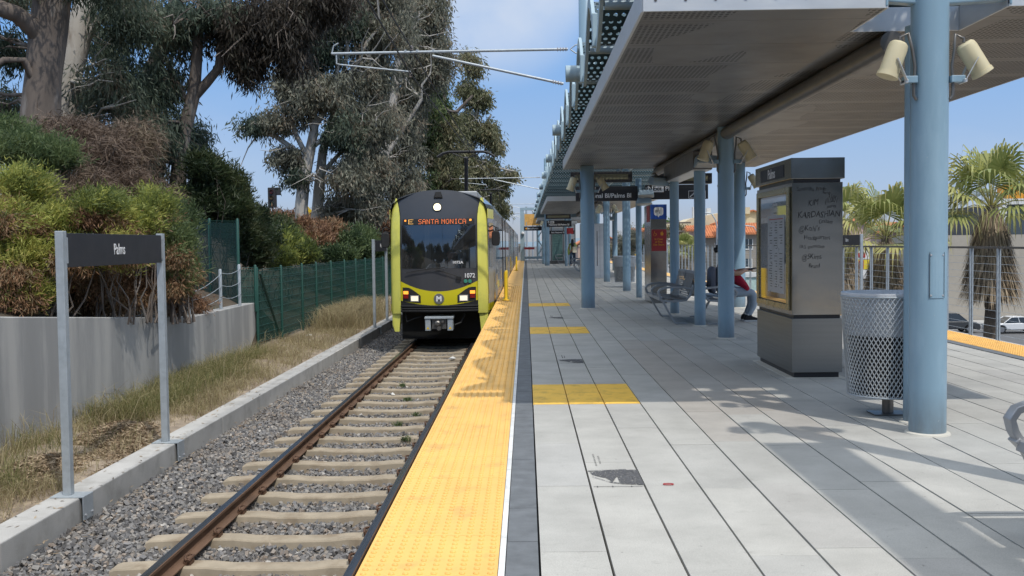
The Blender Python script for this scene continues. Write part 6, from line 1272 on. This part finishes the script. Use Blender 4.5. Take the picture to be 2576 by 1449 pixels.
def wig(p0, p1, n, amp, r):
    p0, p1 = Vector(p0), Vector(p1); L = (p1-p0).length; out = [p0]
    for i in range(1, n): out.append(p0.lerp(p1, i/n)+Vector((r.uniform(-1, 1), r.uniform(-1, 1), r.uniform(-.6, .8)))*amp*L)
    return out+[p1]
def tree(name, label, cat, trunk, limbs, clouds, bark='bark', seed=1, group=None, twigs=True, n=14):
    """trunk: [(x,y,z,r)..]; limbs: list of such lists; clouds: (clumps, mat, k, ln, wd, droop, spread)"""
    x0, y0, z0 = trunk[0][:3]; t = thing(name, label, cat, (x0, y0, z0), 0, group); o = Vector((x0, y0, z0)); r = random.Random(seed)
    b = MB(); b.tube([Vector(p[:3])-o for p in trunk], [p[3] for p in trunk], n); b.build('trunk', bark, t, smooth=70)
    b = MB()
    for l in limbs: b.tube([Vector(p[:3])-o for p in l], [p[3] for p in l], 10)
    if twigs:
        src = [Vector(p[:3]) for p in trunk[len(trunk)//3:]]+[Vector(p[:3]) for l in limbs for p in l]
        for cl, *_ in clouds:
            for c in cl:
                cc = Vector(c[:3]); s0 = min(src, key=lambda q: (q-cc).length+max(0, q.z-cc.z))
                for q in range(3):
                    e = cc+Vector((r.uniform(-1, 1)*c[3], -r.uniform(.5, 1.5)*c[4], r.uniform(-.6, .9)*c[5]))*.85; pts = wig(s0, e, 5, .07, r); L = (e-s0).length; rr0 = min(.13, .018+.017*L)
                    b.tube([p-o for p in pts], [rr0*(1-.85*i/5) for i in range(6)], 6)
                    for w_ in range(2):
                        st = pts[3]; e2 = st+Vector((r.uniform(-1, 1), r.uniform(-1, 1), r.uniform(-.7, .7)))*min(c[3], c[5])*.9; b.tube([p-o for p in wig(st, e2, 3, .1, r)], [rr0*.4, rr0*.3, rr0*.2, rr0*.08], 5)
    if b.v: b.build('limbs', bark, t, smooth=70)
    for i, (cl, mat, k, ln, wd, dr, sp) in enumerate(clouds):
        leafcloud('crown', [(c[0]-o.x, c[1]-o.y, c[2]-o.z)+tuple(c[3:]) for c in cl], k, ln, wd, mat, t, dr, sp, seed+i*17)
    return t
TR = {'A':{'trunk':[(-11.19,23,2.77,0.62),(-11.09,23,4.22,0.46),(-10.98,23,5.3,0.4),(-10.82,23,6.38,0.42),(-10.63,23,7.63,0.4),(-10.5,23,8.52,0.36)],'limbs':[[(-10.85,23,5.93,0.24),(-11.01,22.7,6.41,0.22),(-11.2,22.3,6.63,0.19),(-11.66,22,6.78,0.17),(-12.2,21.6,6.95,0.14)],[(-10.98,23,4.76,0.1),(-11.16,22.5,5.66,0.08),(-11.45,22.2,5.61,0.07),(-11.79,22,5.32,0.05)],[(-10.72,23,7.09,0.3),(-11.25,22.8,7.58,0.16),(-11.67,22.6,7.89,0.12)]],'clumps':[(-12.27,24,6.33,0.57,1.2,0.47,260),(-12.93,25,5.07,0.54,1.2,0.59,230),(-9.62,23,7.61,1.64,2,0.55,500),(-11.33,23,7.91,1.36,2,0.55,400),(-12.64,25,7.8,0.69,1.5,0.49,260),(-12.66,25,4.37,0.69,1.2,0.49,300)]},'B':{'trunk':[(-12.28,26,2.94,0.42),(-11.97,26,4.48,0.34),(-11.76,26,5.8,0.33),(-11.43,26,7.01,0.32),(-11.1,26,8.22,0.3)],'limbs':[[(-11.61,26,6.31,0.14),(-11.01,26,7.21,0.12),(-10.38,26,7.81,0.1)]],'clumps':[(-11.54,28,7.1,0.66,1.2,0.89,330),(-12.42,28.5,5.54,0.56,1.2,0.9,260),(-10.08,26,7.4,0.92,1.6,0.82,650),(-10.44,26,5.58,0.92,1.6,0.92,700),(-9.96,26,4.45,0.82,1.5,0.82,600),(-11.74,28,4.26,0.77,1.2,0.5,260)]},'C':{'trunk':[(-9.79,28,2.13,0.26),(-9.7,28,3.02,0.24),(-9.61,28,3.9,0.2),(-9.43,28,4.77,0.19),(-9.18,28,5.65,0.18),(-9.1,28,6.3,0.16),(-8.98,28,7.61,0.15),(-8.73,28,8.91,0.12)],'limbs':[[(-9.18,28,5.59,0.14),(-8.8,28,5.99,0.13),(-8.46,28,6.38,0.12),(-8.31,28,7.27,0.11),(-8.14,28,8.25,0.1),(-7.84,28,9.11,0.08)],[(-9.41,28,5.54,0.08),(-9.69,28,6.09,0.07),(-9.89,28,6.64,0.06)],[(-8.33,28,7.17,0.07),(-7.66,28,7.48,0.06),(-7.01,28,7.04,0.05),(-6.58,28,6.27,0.03)]],'clumps':[(-9.76,28,7.62,1.0,1.8,0.89,650),(-10.02,28,6.1,0.77,1.5,0.83,480),(-9.99,27.5,4.62,0.87,1.5,0.76,620),(-9.78,29.5,4.72,0.7,1.2,0.58,260),(-8.48,28,7.93,0.83,1.5,0.61,450),(-10.26,27,3.61,0.64,1.1,0.43,280),(-10.89,27,4.04,0.64,1.1,0.43,250)]},'C2':[(-7.91,28.5,7.48,1.01,1.5,1.01,900),(-7.82,28.5,6.7,0.62,1.2,0.51,240),(-6.89,28.5,7.8,1.07,1.5,0.79,800),(-6.21,29,8.35,0.97,1.4,0.52,480),(-6.58,28.5,6.91,0.56,1.2,0.56,220),(-5.52,29,8.56,0.92,1.4,0.46,350)],'D':{'trunk':[(-11.1,50,1.82,0.36),(-11.15,50,3.4,0.32),(-10.98,50,4.77,0.3),(-10.7,50,5.95,0.26),(-10.44,50,7.12,0.22),(-10.44,50,8.69,0.18),(-10.15,50,11.22,0.14)],'limbs':[[(-10.87,50,5.26,0.16),(-11.54,50,6.31,0.14),(-12.42,50,6.95,0.12),(-13.4,50,7.24,0.09),(-14.19,50,7.33,0.06)],[(-10.76,50,5.75,0.14),(-11.42,50,7.14,0.12),(-11.51,50,7.72,0.1),(-12.18,50,8.71,0.07)],[(-10.43,50,7.32,0.16),(-9.62,50,8.48,0.14),(-9.3,50,9.65,0.12),(-9.18,50,10.62,0.1),(-8.75,50,12.36,0.07)],[(-10.61,50,6.34,0.14),(-9.65,50,6.92,0.12),(-8.66,50,7.1,0.08)],[(-13.41,50,6.77,0.04),(-13.72,50,6.38,0.03),(-14.24,50,5.21,0.015)]],'clumps':[(-12.2,50,7.73,1.19,1.6,0.59,260),(-13.39,50,7.55,0.99,1.3,0.43,160),(-11.85,50,5.96,1.09,1.4,0.59,230),(-11.27,50,4.97,0.83,1.2,0.55,140),(-11.57,50,9.68,0.99,2,0.79,300),(-10.15,50,11.41,1.58,2.5,1.38,800),(-9.8,50,9.07,1.58,2.4,1.38,800),(-8.86,50,7.1,1.38,2.2,1.19,650),(-8.7,50,4.94,1.28,2.2,1.19,600),(-8.94,50,12.75,1.58,2.5,1.19,700),(-11.29,50,8.7,1.19,2.2,1.19,350)]},'E':{'trunk':[(-10.66,51,1.72,0.34),(-10.57,51,3.02,0.3),(-10.44,51,4.43,0.27),(-10.22,51,6.23,0.22),(-9.4,51,8.81,0.16)],'limbs':[[(-10.37,51,5.03,0.12),(-9.25,51,6.22,0.1),(-8.43,51,7.21,0.07)]],'clumps':[(-7.92,52,10.36,1.64,2.4,1.64,850),(-7.76,52,7.92,1.54,2.4,1.54,850),(-8.01,52,5.48,1.54,2.4,1.44,750),(-9.7,52,3.45,1.23,2,0.82,350),(-8.26,52,3.43,1.44,2,1.03,500),(-7.27,52,12.57,1.85,2.6,1.44,900),(-7.65,52,14.39,2.26,2.5,1.03,700)]},'F':{'trunk':[(-9.38,60,1.25,0.4),(-9.16,60,2.79,0.36),(-8.84,60,4.68,0.33),(-8.41,60,6.56,0.3),(-7.75,60,10.07,0.24),(-7.22,60,13.57,0.18)],'limbs':[[(-8.41,60,6.56,0.16),(-7.31,60,8.19,0.12),(-6.1,60,10.05,0.1)],[(-10.2,61,1.86,0.3),(-10.05,61,3.79,0.27),(-9.77,61,5.46,0.22),(-9.36,61,8.33,0.16)]],'clumps':[(-6.72,62,14.92,2.21,3,1.96,1000),(-5.49,62,15.87,1.23,2,1.23,350),(-6.27,62,12.51,2.08,3,1.96,900),(-7.29,62,10.11,1.96,2.8,1.96,800),(-5.04,62,13.21,0.93,2,1.47,260),(-7.82,62,7.21,1.84,2.6,1.72,700),(-7.62,62,5.01,1.72,2.4,1.35,550),(-7.66,62,16.86,2.7,3,1.1,700),(-8.74,61,2.81,1.45,2,0.96,300)]},'G':{'trunk':[(-6.27,68,1.31,0.4),(-6.08,68,4.53,0.36),(-5.75,68,8.53,0.3),(-5.29,68,12.5,0.2)],'limbs':[[(-5.75,68,8.53,0.16),(-4.52,68,10.37,0.12),(-3.44,68,11.42,0.08)]],'clumps':[(-6.12,68,10.66,1.61,2.6,1.61,700),(-5.9,68,7.73,1.75,2.6,1.61,700),(-6.35,68,13.05,1.34,2.4,1.34,450),(-5.12,68,6.12,1.48,2.4,1.21,500),(-6.91,67,5.28,1.59,2.4,1.32,500),(-5.07,68,9.31,1.21,2.2,1.34,350),(-6.85,67,8.96,1.32,2.2,1.59,450)]},'H':{'trunk':[(-5.08,84,1.09,0.42),(-4.96,84,5.23,0.36),(-4.64,84,9.18,0.28),(-3.93,84,12.45,0.16)],'limbs':[[(-4.71,84,8.52,0.16),(-3.62,84,10.81,0.12),(-2.78,84,12.11,0.08)],[(-4.46,84,10.49,0.14),(-4.92,84,12.79,0.1),(-4.56,84,15.08,0.06)],[(-4.84,84,6.87,0.14),(-2.67,84,7.83,0.1),(-1.02,84,7.48,0.05)]],'clumps':[(-3.75,84,13.6,1.13,2,0.93,260),(-4.21,84,16.38,0.73,1.6,1.16,140),(-3.13,84,10.8,1.26,2,1.06,320),(-2.38,84,9.74,0.66,1.2,0.6,90),(-4.73,84,14.43,1.0,2,1.0,200),(-4.61,84,11.48,1.16,2,1.33,260),(-3.5,84,7.85,1.49,2.4,1.16,420),(-5.31,84,8.53,1.49,2.4,1.66,420),(-1.39,86,7.46,0.75,1.4,0.48,120),(-2.25,86,6.29,0.95,1.8,0.85,220),(-4.03,84,5.54,1.66,2.6,1.33,480),(-2.13,90,4.75,0.64,1.6,1.07,150),(-5.62,83,5.19,1.64,2.4,1.31,380),(-4.86,84,17.04,0.46,1,0.66,60)]}}
SH = {'acacia1':[(-7.25,14.5,2.33,0.4,0.6,0.26,200),(-7.24,14,1.81,0.33,0.6,0.33,200),(-7.04,14,1.3,0.44,0.7,0.33,260),(-6.81,14.5,1.81,0.34,0.6,0.26,170),(-6.59,14.5,1.35,0.34,0.6,0.26,190),(-7.05,14,0.8,0.5,0.6,0.25,240),(-6.37,15,2.06,0.36,0.6,0.21,150)],'acacia2':[(-6.35,15.5,1.83,0.37,0.6,0.28,210),(-6.11,16,1.84,0.35,0.6,0.28,190),(-6.1,15,1.34,0.42,0.6,0.27,210),(-6.09,16.5,2.11,0.33,0.6,0.26,150)],'green1':[(-7.99,16,2.93,0.47,0.8,0.32,280),(-7.48,16,2.86,0.32,0.7,0.25,180),(-8.49,16.5,3.31,0.33,0.7,0.23,130)],'green2':[(-5.96,17,1.45,0.4,0.7,0.4,240),(-6.4,17.5,1.87,0.38,0.7,0.35,220),(-6.0,17.5,0.96,0.26,0.6,0.28,120),(-6.4,18.5,1.89,0.26,0.7,0.33,130),(-6.04,17,0.91,0.34,0.6,0.27,160)],'dead1':[(-7.48,18,3.03,0.64,0.9,0.43,330),(-8.41,19,3.58,0.53,0.9,0.34,240),(-7.43,19,3.49,0.53,0.9,0.38,220),(-6.87,17.5,2.5,0.55,0.8,0.35,260),(-7.13,16.5,2.45,0.46,0.7,0.33,230),(-7.3,20,2.41,0.4,0.8,0.28,140),(-7.33,15.5,2.21,0.31,0.5,0.18,130),(-9.09,20,3.77,0.79,1,0.32,240)],'dead2':[(-6.93,15.5,0.97,0.67,0.5,0.43,380),(-6.52,16.5,0.87,0.59,0.5,0.39,280),(-7.43,15,0.88,0.42,0.5,0.3,170),(-6.4,18,0.59,0.5,0.5,0.25,170),(-6.78,16,0.64,0.76,0.4,0.19,200),(-6.55,19.5,0.37,0.46,0.4,0.14,110)],'dark1':[(-8.67,27.5,2.76,0.65,1.2,0.6,420),(-8.55,27,3.48,0.53,1.1,0.43,230),(-8.41,28.5,3.02,0.56,1.2,0.62,350),(-8.45,28,2.11,0.61,1,0.55,330),(-8.11,28,2.44,0.55,1.1,0.55,300),(-8.79,27,2.52,0.48,1.0,0.43,220),(-8.35,30,1.68,0.53,1.2,0.59,280),(-8.64,32,2.2,0.44,1.1,0.51,180)],'b1':[(-8.93,34,1.57,0.67,1.3,0.54,330),(-8.4,31,1.2,0.61,1.1,0.43,260),(-9.37,38,2.03,0.53,1.3,0.45,180)],'b2':[(-8.84,37,1.43,0.73,1.3,0.51,300),(-8.26,37,1.13,0.66,1.1,0.44,240),(-8.4,34,0.96,0.67,0.8,0.27,200)],'b3':[(-8.86,42,1.58,0.83,1.4,0.53,300),(-8.77,45,1.94,0.8,1.4,0.53,280),(-10.06,46,2.24,0.82,1.3,0.36,160)],'b4':[(-8.07,45,1.4,0.89,1.4,0.62,330),(-7.84,48,1.58,0.85,1.4,0.66,320),(-7.69,41,0.92,0.81,0.9,0.32,200),(-6.98,46,1.02,0.73,1.1,0.55,220)],'b5':[(-14.78,60,2.86,1.42,2,0.52,300),(-13.8,62,2.77,1.23,2,0.39,200),(-11.3,58,2.66,1.15,2,0.57,280),(-16.5,62,2.92,0.98,1.6,0.74,180)],'b6':[(-8.03,56,2.03,0.89,1.6,1.0,330),(-9.69,58,2.53,1.15,1.6,0.57,280),(-9.36,62,3.33,0.98,1.6,0.74,220)]}
def TT(key, name, label, mats, bark, seed, k=12, ln=.26, wd=.022, dr=.8, sp=.30, group='eucalyptus trees on the bank', mul=1.):
    d = TR[key]; cl = d['clumps']; cl = [c[:6]+(c[6]*mul*.78,) for c in cl]
    h = [c for i, c in enumerate(cl) if i % 2 == 0]; g = [c for i, c in enumerate(cl) if i % 2]
    return tree(name, label, 'tree', d['trunk'], d['limbs'], [(h, mats[0], k, ln, wd, dr, sp), (g, mats[1], k, ln, wd, dr, sp)] if g else [(h, mats[0], k, ln, wd, dr, sp)], bark, seed, group)
TR['C']['clumps'] += TR['C2'][:0]
TT('A', 'eucalyptus_tree', 'massive brown trunked eucalyptus at the left edge with a limb going left', ('leaf_euc_dark', 'leaf_euc_dark'), 'bark', 1, 12, .20, .018)
TT('B', 'eucalyptus_tree', 'pale smooth trunked eucalyptus right behind the massive brown trunk', ('leaf_euc_dark', 'leaf_euc_dark'), 'bark_white', 2, 13, .20, .018)
TT('C', 'eucalyptus_tree', 'dark leaved eucalyptus with slender forked trunk above the tall fence', ('leaf_euc_dark', 'leaf_euc_dark'), 'bark', 3, 13, .22, .02)
cl = TR['C2']; c0 = tree('eucalyptus_tree', 'brown drooping eucalyptus crown hanging in from the top of the picture', 'tree', [(-12.5, 31, 2.0, .3), (-11.5, 30.5, 6, .26), (-9.8, 29.5, 9.4, .2), (-8.0, 28.8, 9.3, .14), (-6.5, 28.6, 8.6, .08)], [], [(cl, 'leaf_dead_dark', 14, .24, .02, 1.1, .34)], 'bark', 4, 'eucalyptus trees on the bank')
TT('D', 'eucalyptus_tree', 'grey branched eucalyptus with long bare limb reaching left into the sky gap', ('leaf_euc_brown', 'leaf_euc_dark'), 'bark_white', 5, 12, .30, .034, .7, .42)
TT('E', 'eucalyptus_tree', 'brown green eucalyptus behind the left mirror of the train', ('leaf_euc_brown', 'leaf_euc_brown'), 'bark_white', 6, 12, .30, .036, .8, .42)
TT('F', 'eucalyptus_tree', 'tall eucalyptus reaching the top of the picture above the train roof', ('leaf_euc_brown', 'leaf_euc_brown'), 'bark_white', 7, 12, .34, .042, .8, .48)
TT('G', 'eucalyptus_tree', 'greener dense tree above the pantograph', ('leaf_green', 'leaf_euc_olive'), 'bark', 8, 12, .34, .046, .6, .5)
TT('H', 'eucalyptus_tree', 'farthest olive eucalyptus against the sky right of the pantograph', ('leaf_euc_olive', 'leaf_euc_olive'), 'bark_white', 9, 12, .40, .055, .6, .55)
def shrub(key, label, mat, k=16, ln=.13, wd=.012, sp=.16, up=True, seed=1, name='shrub', group='shrubs on the bank', bias=0., dr=.4, mul=1., mix=0):
    cl = SH[key]; x0, y0 = cl[0][0], cl[0][1]; z0 = max(-1, hill_z(x0, y0)); t = thing(name, label, 'shrub', (x0, y0, z0), 0, group)
    b = MB(); r = random.Random(seed); 
    for c in cl:
        for q in range(2 if key == 'dead2' else 5):
            e = Vector((c[0]-x0, c[1]-y0, c[2]-z0))+Vector((r.uniform(-1, 1)*c[3], r.uniform(-1, 1)*c[4], r.uniform(-.2, 1)*c[5]))*.8; s0 = Vector((r.uniform(-.3, .3)+(c[0]-x0)*.5, r.uniform(-.3, .3)+(c[1]-y0)*.5, 0)); s0.z = min(hill_z(c[0]*.5+x0*.5, c[1]*.5+y0*.5)-z0, e.z-.1); b.tube(wig(s0, e, 5, .07, r), [w_*(.4 if key == 'dead2' else .8) for w_ in (.022, .018, .014, .01, .007, .003)], 5)
    b.build('stems', 'bark', t, smooth=70); leafcloud('foliage', [(c[0]-x0, c[1]-y0, c[2]-z0)+tuple(c[3:6])+(c[6]*mul,) for c in cl], k, ln, wd, mat, t, dr, sp, seed, .45, bias, up)
    if mix: leafcloud('dry_sprays', [(c[0]-x0+r.uniform(-.5, .5)*c[3], c[1]-y0-.35*c[4], c[2]-z0+r.uniform(-.9, .3)*c[5], c[3]*.6, c[4]*.8, c[5]*.5, c[6]*mul*mix) for c in cl], k, ln, wd, 'leaf_rust', t, dr, sp, seed+5, .45, 0, False)
    return t
shrub('acacia1', 'yellow green acacia shrub spilling over the wall at the left edge', 'leaf_yellow', 34, .095, .0075, .15, True, 11, mul=1.25, mix=.4)
shrub('acacia2', 'bright yellow acacia shrub behind the near Palms sign', 'leaf_yellow', 34, .095, .0075, .15, True, 12, bias=.05, mul=1.2, mix=.45)
shrub('green1', 'pale green feathery shrub in front of the massive trunk', 'leaf_green', 34, .10, .008, .16, True, 13, bias=.15, mul=1.4)
shrub('green2', 'green feathery shrub between the Palms sign and the tall fence', 'leaf_green', 34, .10, .008, .16, True, 14, bias=.0, mul=1.2, mix=.3)
shrub('dead1', 'dry brown twiggy bush below the eucalyptus foliage', 'leaf_twig', 20, .20, .006, .22, False, 15, dr=.1, mul=1.5)
shrub('dead2', 'rusty dry undergrowth hanging over the wall edge', 'leaf_rust', 30, .09, .007, .16, False, 16, dr=.3, mul=1.5)
shrub('dark1', 'large dark green shrub around the tall green fence', 'leaf_dark', 22, .18, .016, .2, True, 17, bias=.1, mul=1.6)
shrub('b1', 'dark green bush behind the first low fence panels', 'leaf_dark', 20, .2, .022, .24, True, 18, mul=1.5, bias=.15); shrub('b2', 'olive yellow bush behind the low green fence', 'leaf_yellow', 20, .2, .022, .24, True, 19, bias=-.2, mul=1.5)
shrub('b3', 'reddish brown bush behind the low green fence', 'leaf_rust', 20, .22, .022, .26, True, 20, mul=1.5); shrub('b4', 'mixed green bush left of the train mirror', 'leaf_green', 20, .22, .025, .26, True, 21, mul=1.5, bias=-.15)
shrub('b5', 'far row of brownish scrub below the pale trunks', 'leaf_rust', 20, .26, .03, .34, True, 22, mul=1.4, bias=-.1); shrub('b6', 'rust coloured scrub right behind the train mirror', 'leaf_rust', 20, .26, .03, .34, True, 23, mul=1.3)

# ---------------- palms ----------------
def palm(x, y, zc, z0, r, n, label, seed=1, skirt=True):
    t = thing('fan_palm', label, 'palm tree', (x, y, z0), 0, 'fan palms across the far track'); rr_ = np.random.default_rng(seed); h = zc-z0
    b = MB(); k = 14; b.tube([(.05*math.sin(i), .04*math.cos(i*1.3), h*i/k) for i in range(k+1)], [(.30 if i % 2 else .265)*(1-.15*i/k) for i in range(k+1)], 12); b.build('trunk', 'bark_palm', t, smooth=50)
    for grp, cnt, mat in (('frond', n, 'leaf_palm'),):
        for i in range(cnt):
            az = 2*PI*(i*.382)+rr_.normal(0, .15); el = R(80-96*(i/cnt))+rr_.normal(0, .08); L = r*(.56+.12*rr_.random()); d = np.array([math.cos(az)*math.cos(el), math.sin(az)*math.cos(el), math.sin(el)])
            st = MB(); p1 = d*L+np.array([0, 0, -.10*L*(1.2-math.sin(el))]); st.tube([(0, 0, h-.1), tuple(d*L*.5+np.array([0, 0, h+.03])), tuple(p1+np.array([0, 0, h]))], [.035, .022, .014], 5); 
            side = np.cross(d, [0, 0, 1.]); side /= np.linalg.norm(side)+1e-9; up_ = np.cross(side, d); V = []; m = 30; F = r*.62
            for j in range(m):
                a = R(-118+236*j/(m-1)); u = math.cos(a)*d+math.sin(a)*side; fold = .028*(1 if j % 2 else -1)
                ww = np.cross(u, up_); ww /= np.linalg.norm(ww); ff = F*(.82+.18*math.cos(a))*(.9+.2*rr_.random()); q0 = p1+np.array([0, 0, h]); w0 = ff*.52*math.sin(R(236/(m-1)/2))*1.15
                cup = up_*(-.10*abs(math.sin(a)))*ff; q1 = q0+u*ff*.55+cup*.5+np.array([0, 0, -.03*ff])+up_*fold; dr_ = rr_.uniform(.30, .75); q2 = q0+u*ff*.82+cup+np.array([0, 0, -dr_*.40*ff]); q3 = q0+u*ff*.90+cup+np.array([0, 0, -dr_*1.05*ff])
                V += [q0-ww*.004, q0+ww*.004, q1+ww*w0, q1-ww*w0, q1-ww*w0, q1+ww*w0, q2+ww*w0*.42, q2-ww*w0*.42, q2-ww*w0*.42, q2+ww*w0*.42, q3+ww*.004, q3-ww*.004]
            tone = .35+.5*rr_.random(); fr = npmesh('frond', np.array(V), 4, mat, np.clip(np.tile([tone-.15, tone, tone+.2], m)+rr_.normal(0, .05, 3*m), 0, 1), t); st.build('frond_stalk', 'palm_stalk', fr)
    if skirt:
        N = 2600; a = rr_.random(N)*2*PI; u = rr_.random(N); z = h-.2-u*(h*.30); rad = .36+.85*np.sqrt(u)*(rr_.random(N)*.6+.4); ln = .6+.6*rr_.random(N)
        p0 = np.stack([np.cos(a)*rad*.75, np.sin(a)*rad*.75, z], 1); p2 = np.stack([np.cos(a)*(rad+.12), np.sin(a)*(rad+.12), z-ln], 1)+rr_.normal(0, .05, (N, 3)); w = np.stack([-np.sin(a), np.cos(a), 0*a], 1)*(.012+.022*rr_.random(N))[:, None]
        V = np.stack([p0-w*.5, p0+w*.5, p2*.5+p0*.5+w, p2*.5+p0*.5-w, p2*.5+p0*.5-w, p2*.5+p0*.5+w, p2+w*.2, p2-w*.2], 1).reshape(-1, 3); npmesh('dead_frond_skirt', V, 4, 'leaf_dead', np.repeat(rr_.random(N), 2), t)
    return t
palm(18.35, 40, 2.7, -6.8, 2.6, 18, 'big fan palm with long brown skirt right of the thick column', 1)
palm(16.35, 46, 1.55, -6.8, 2.5, 17, 'fan palm crown between the map case and the thick column', 2)
palm(17.5, 56, 2.3, -6.8, 2.4, 16, 'fan palm partly behind the right side of the map case', 3)
palm(21.6, 36.5, .6, -6.8, 2.4, 15, 'fan palm cut off by the right frame edge', 5)
palm(18.4, 118, .2, -6.8, 2.4, 18, 'distant fan palm seen through the railing between two columns', 6)
# trees behind the camera (seen in the train glass and the steel)
for i, (x, y) in enumerate([(-26, -34), (-17, -40), (-8, -44), (2, -42), (12, -46), (22, -40)]):
    tree('street_tree', 'tree behind the camera, %s along its row' % ['first', 'second', 'third', 'fourth', 'fifth', 'sixth'][i], 'tree', [(x, y, -3, .4), (x+.3, y, 4, .3), (x, y, 8, .2)], [], [([(x+dx, y+dy, z, 4.4, 2.5, 2.6, 190) for dx, dy, z in ((-2, 0, 6), (2, 1, 7), (0, -1, 10), (1, 1, 4.5))], 'leaf_euc_dark', 10, .9, .22, .6, .9)], 'bark', 60+i, 'trees behind the camera', False)
# trees beyond on the right
tree('round_tree', 'bright green round tree above the white building', 'tree', [(26.0, 200, -6.8, .4), (26.2, 200, 1, .3), (26.5, 200, 4, .2)], [], [([(25.0, 200, 4.2, 2.2, 2.5, 2.0, 420), (27.6, 200, 4.4, 2.2, 2.5, 2.2, 420), (26.4, 200, 5.2, 2.0, 2.2, 1.7, 380), (28.8, 200, 3.4, 1.6, 2, 1.6, 260), (24.0, 200, 3.2, 1.6, 2, 1.6, 260)], 'leaf_bright', 12, .34, .10, .2, .5)], 'bark', 31, 'trees far on the right')
tree('bare_tree', 'olive pine like tree with bare branches between two columns', 'tree', [(18.9, 132, -6.8, .3), (19.0, 132, 0, .22), (19.1, 132, 4.4, .12)], [[(19, 132, 1, .1), (20.4, 132, 3, .05)], [(19, 132, 2, .1), (17.8, 132, 4, .05)]], [([(18.2, 132, 2.6, 1.1, 1.3, 1.2, 150), (19.8, 132, 3.4, 1.1, 1.3, 1.0, 130), (20.6, 132, 1.2, 1.2, 1.3, 1.3, 170), (19.0, 132, -.6, 1.6, 1.3, 1.2, 220), (21.6, 132, .2, 1.2, 1.4, 1.6, 190)], 'leaf_euc_olive', 12, .3, .04, .2, .4)], 'bark', 32, 'trees far on the right')
tree('brown_tree', 'brown leaved tree between the far columns left of the pylon', 'tree', [(14.0, 138, -6.8, .3), (14.0, 138, 1, .2)], [], [([(13.2, 138, 1.4, 1.3, 1.6, 2.0, 300), (14.8, 138, 2.2, 1.2, 1.5, 1.6, 250), (12.2, 138, .4, 1.2, 1.4, 1.6, 200), (14.4, 138, -.8, 1.5, 1.4, 1.4, 220)], 'leaf_euc_brown', 12, .3, .04, .2, .4)], 'bark', 33, 'trees far on the right')
tree('green_tree', 'small green tree just left of the pylon', 'tree', [(17.0, 150, -6.8, .3), (17.0, 150, 1, .2)], [], [([(16.6, 150, 1.8, 1.6, 1.6, 2.2, 330), (15.4, 150, .4, 1.4, 1.6, 1.8, 220)], 'leaf_green', 12, .3, .05, .2, .4)], 'bark', 34, 'trees far on the right')
tree('green_tree', 'dark tree left of the tall grey cabinet far behind', 'tree', [(11.5, 160, -6.8, .3), (11.5, 160, 1, .2)], [], [([(11.0, 160, 1.6, 1.8, 1.6, 2.2, 300), (12.6, 160, .4, 1.6, 1.6, 1.8, 240)], 'leaf_euc_olive', 12, .3, .05, .2, .4)], 'bark', 35, 'trees far on the right')
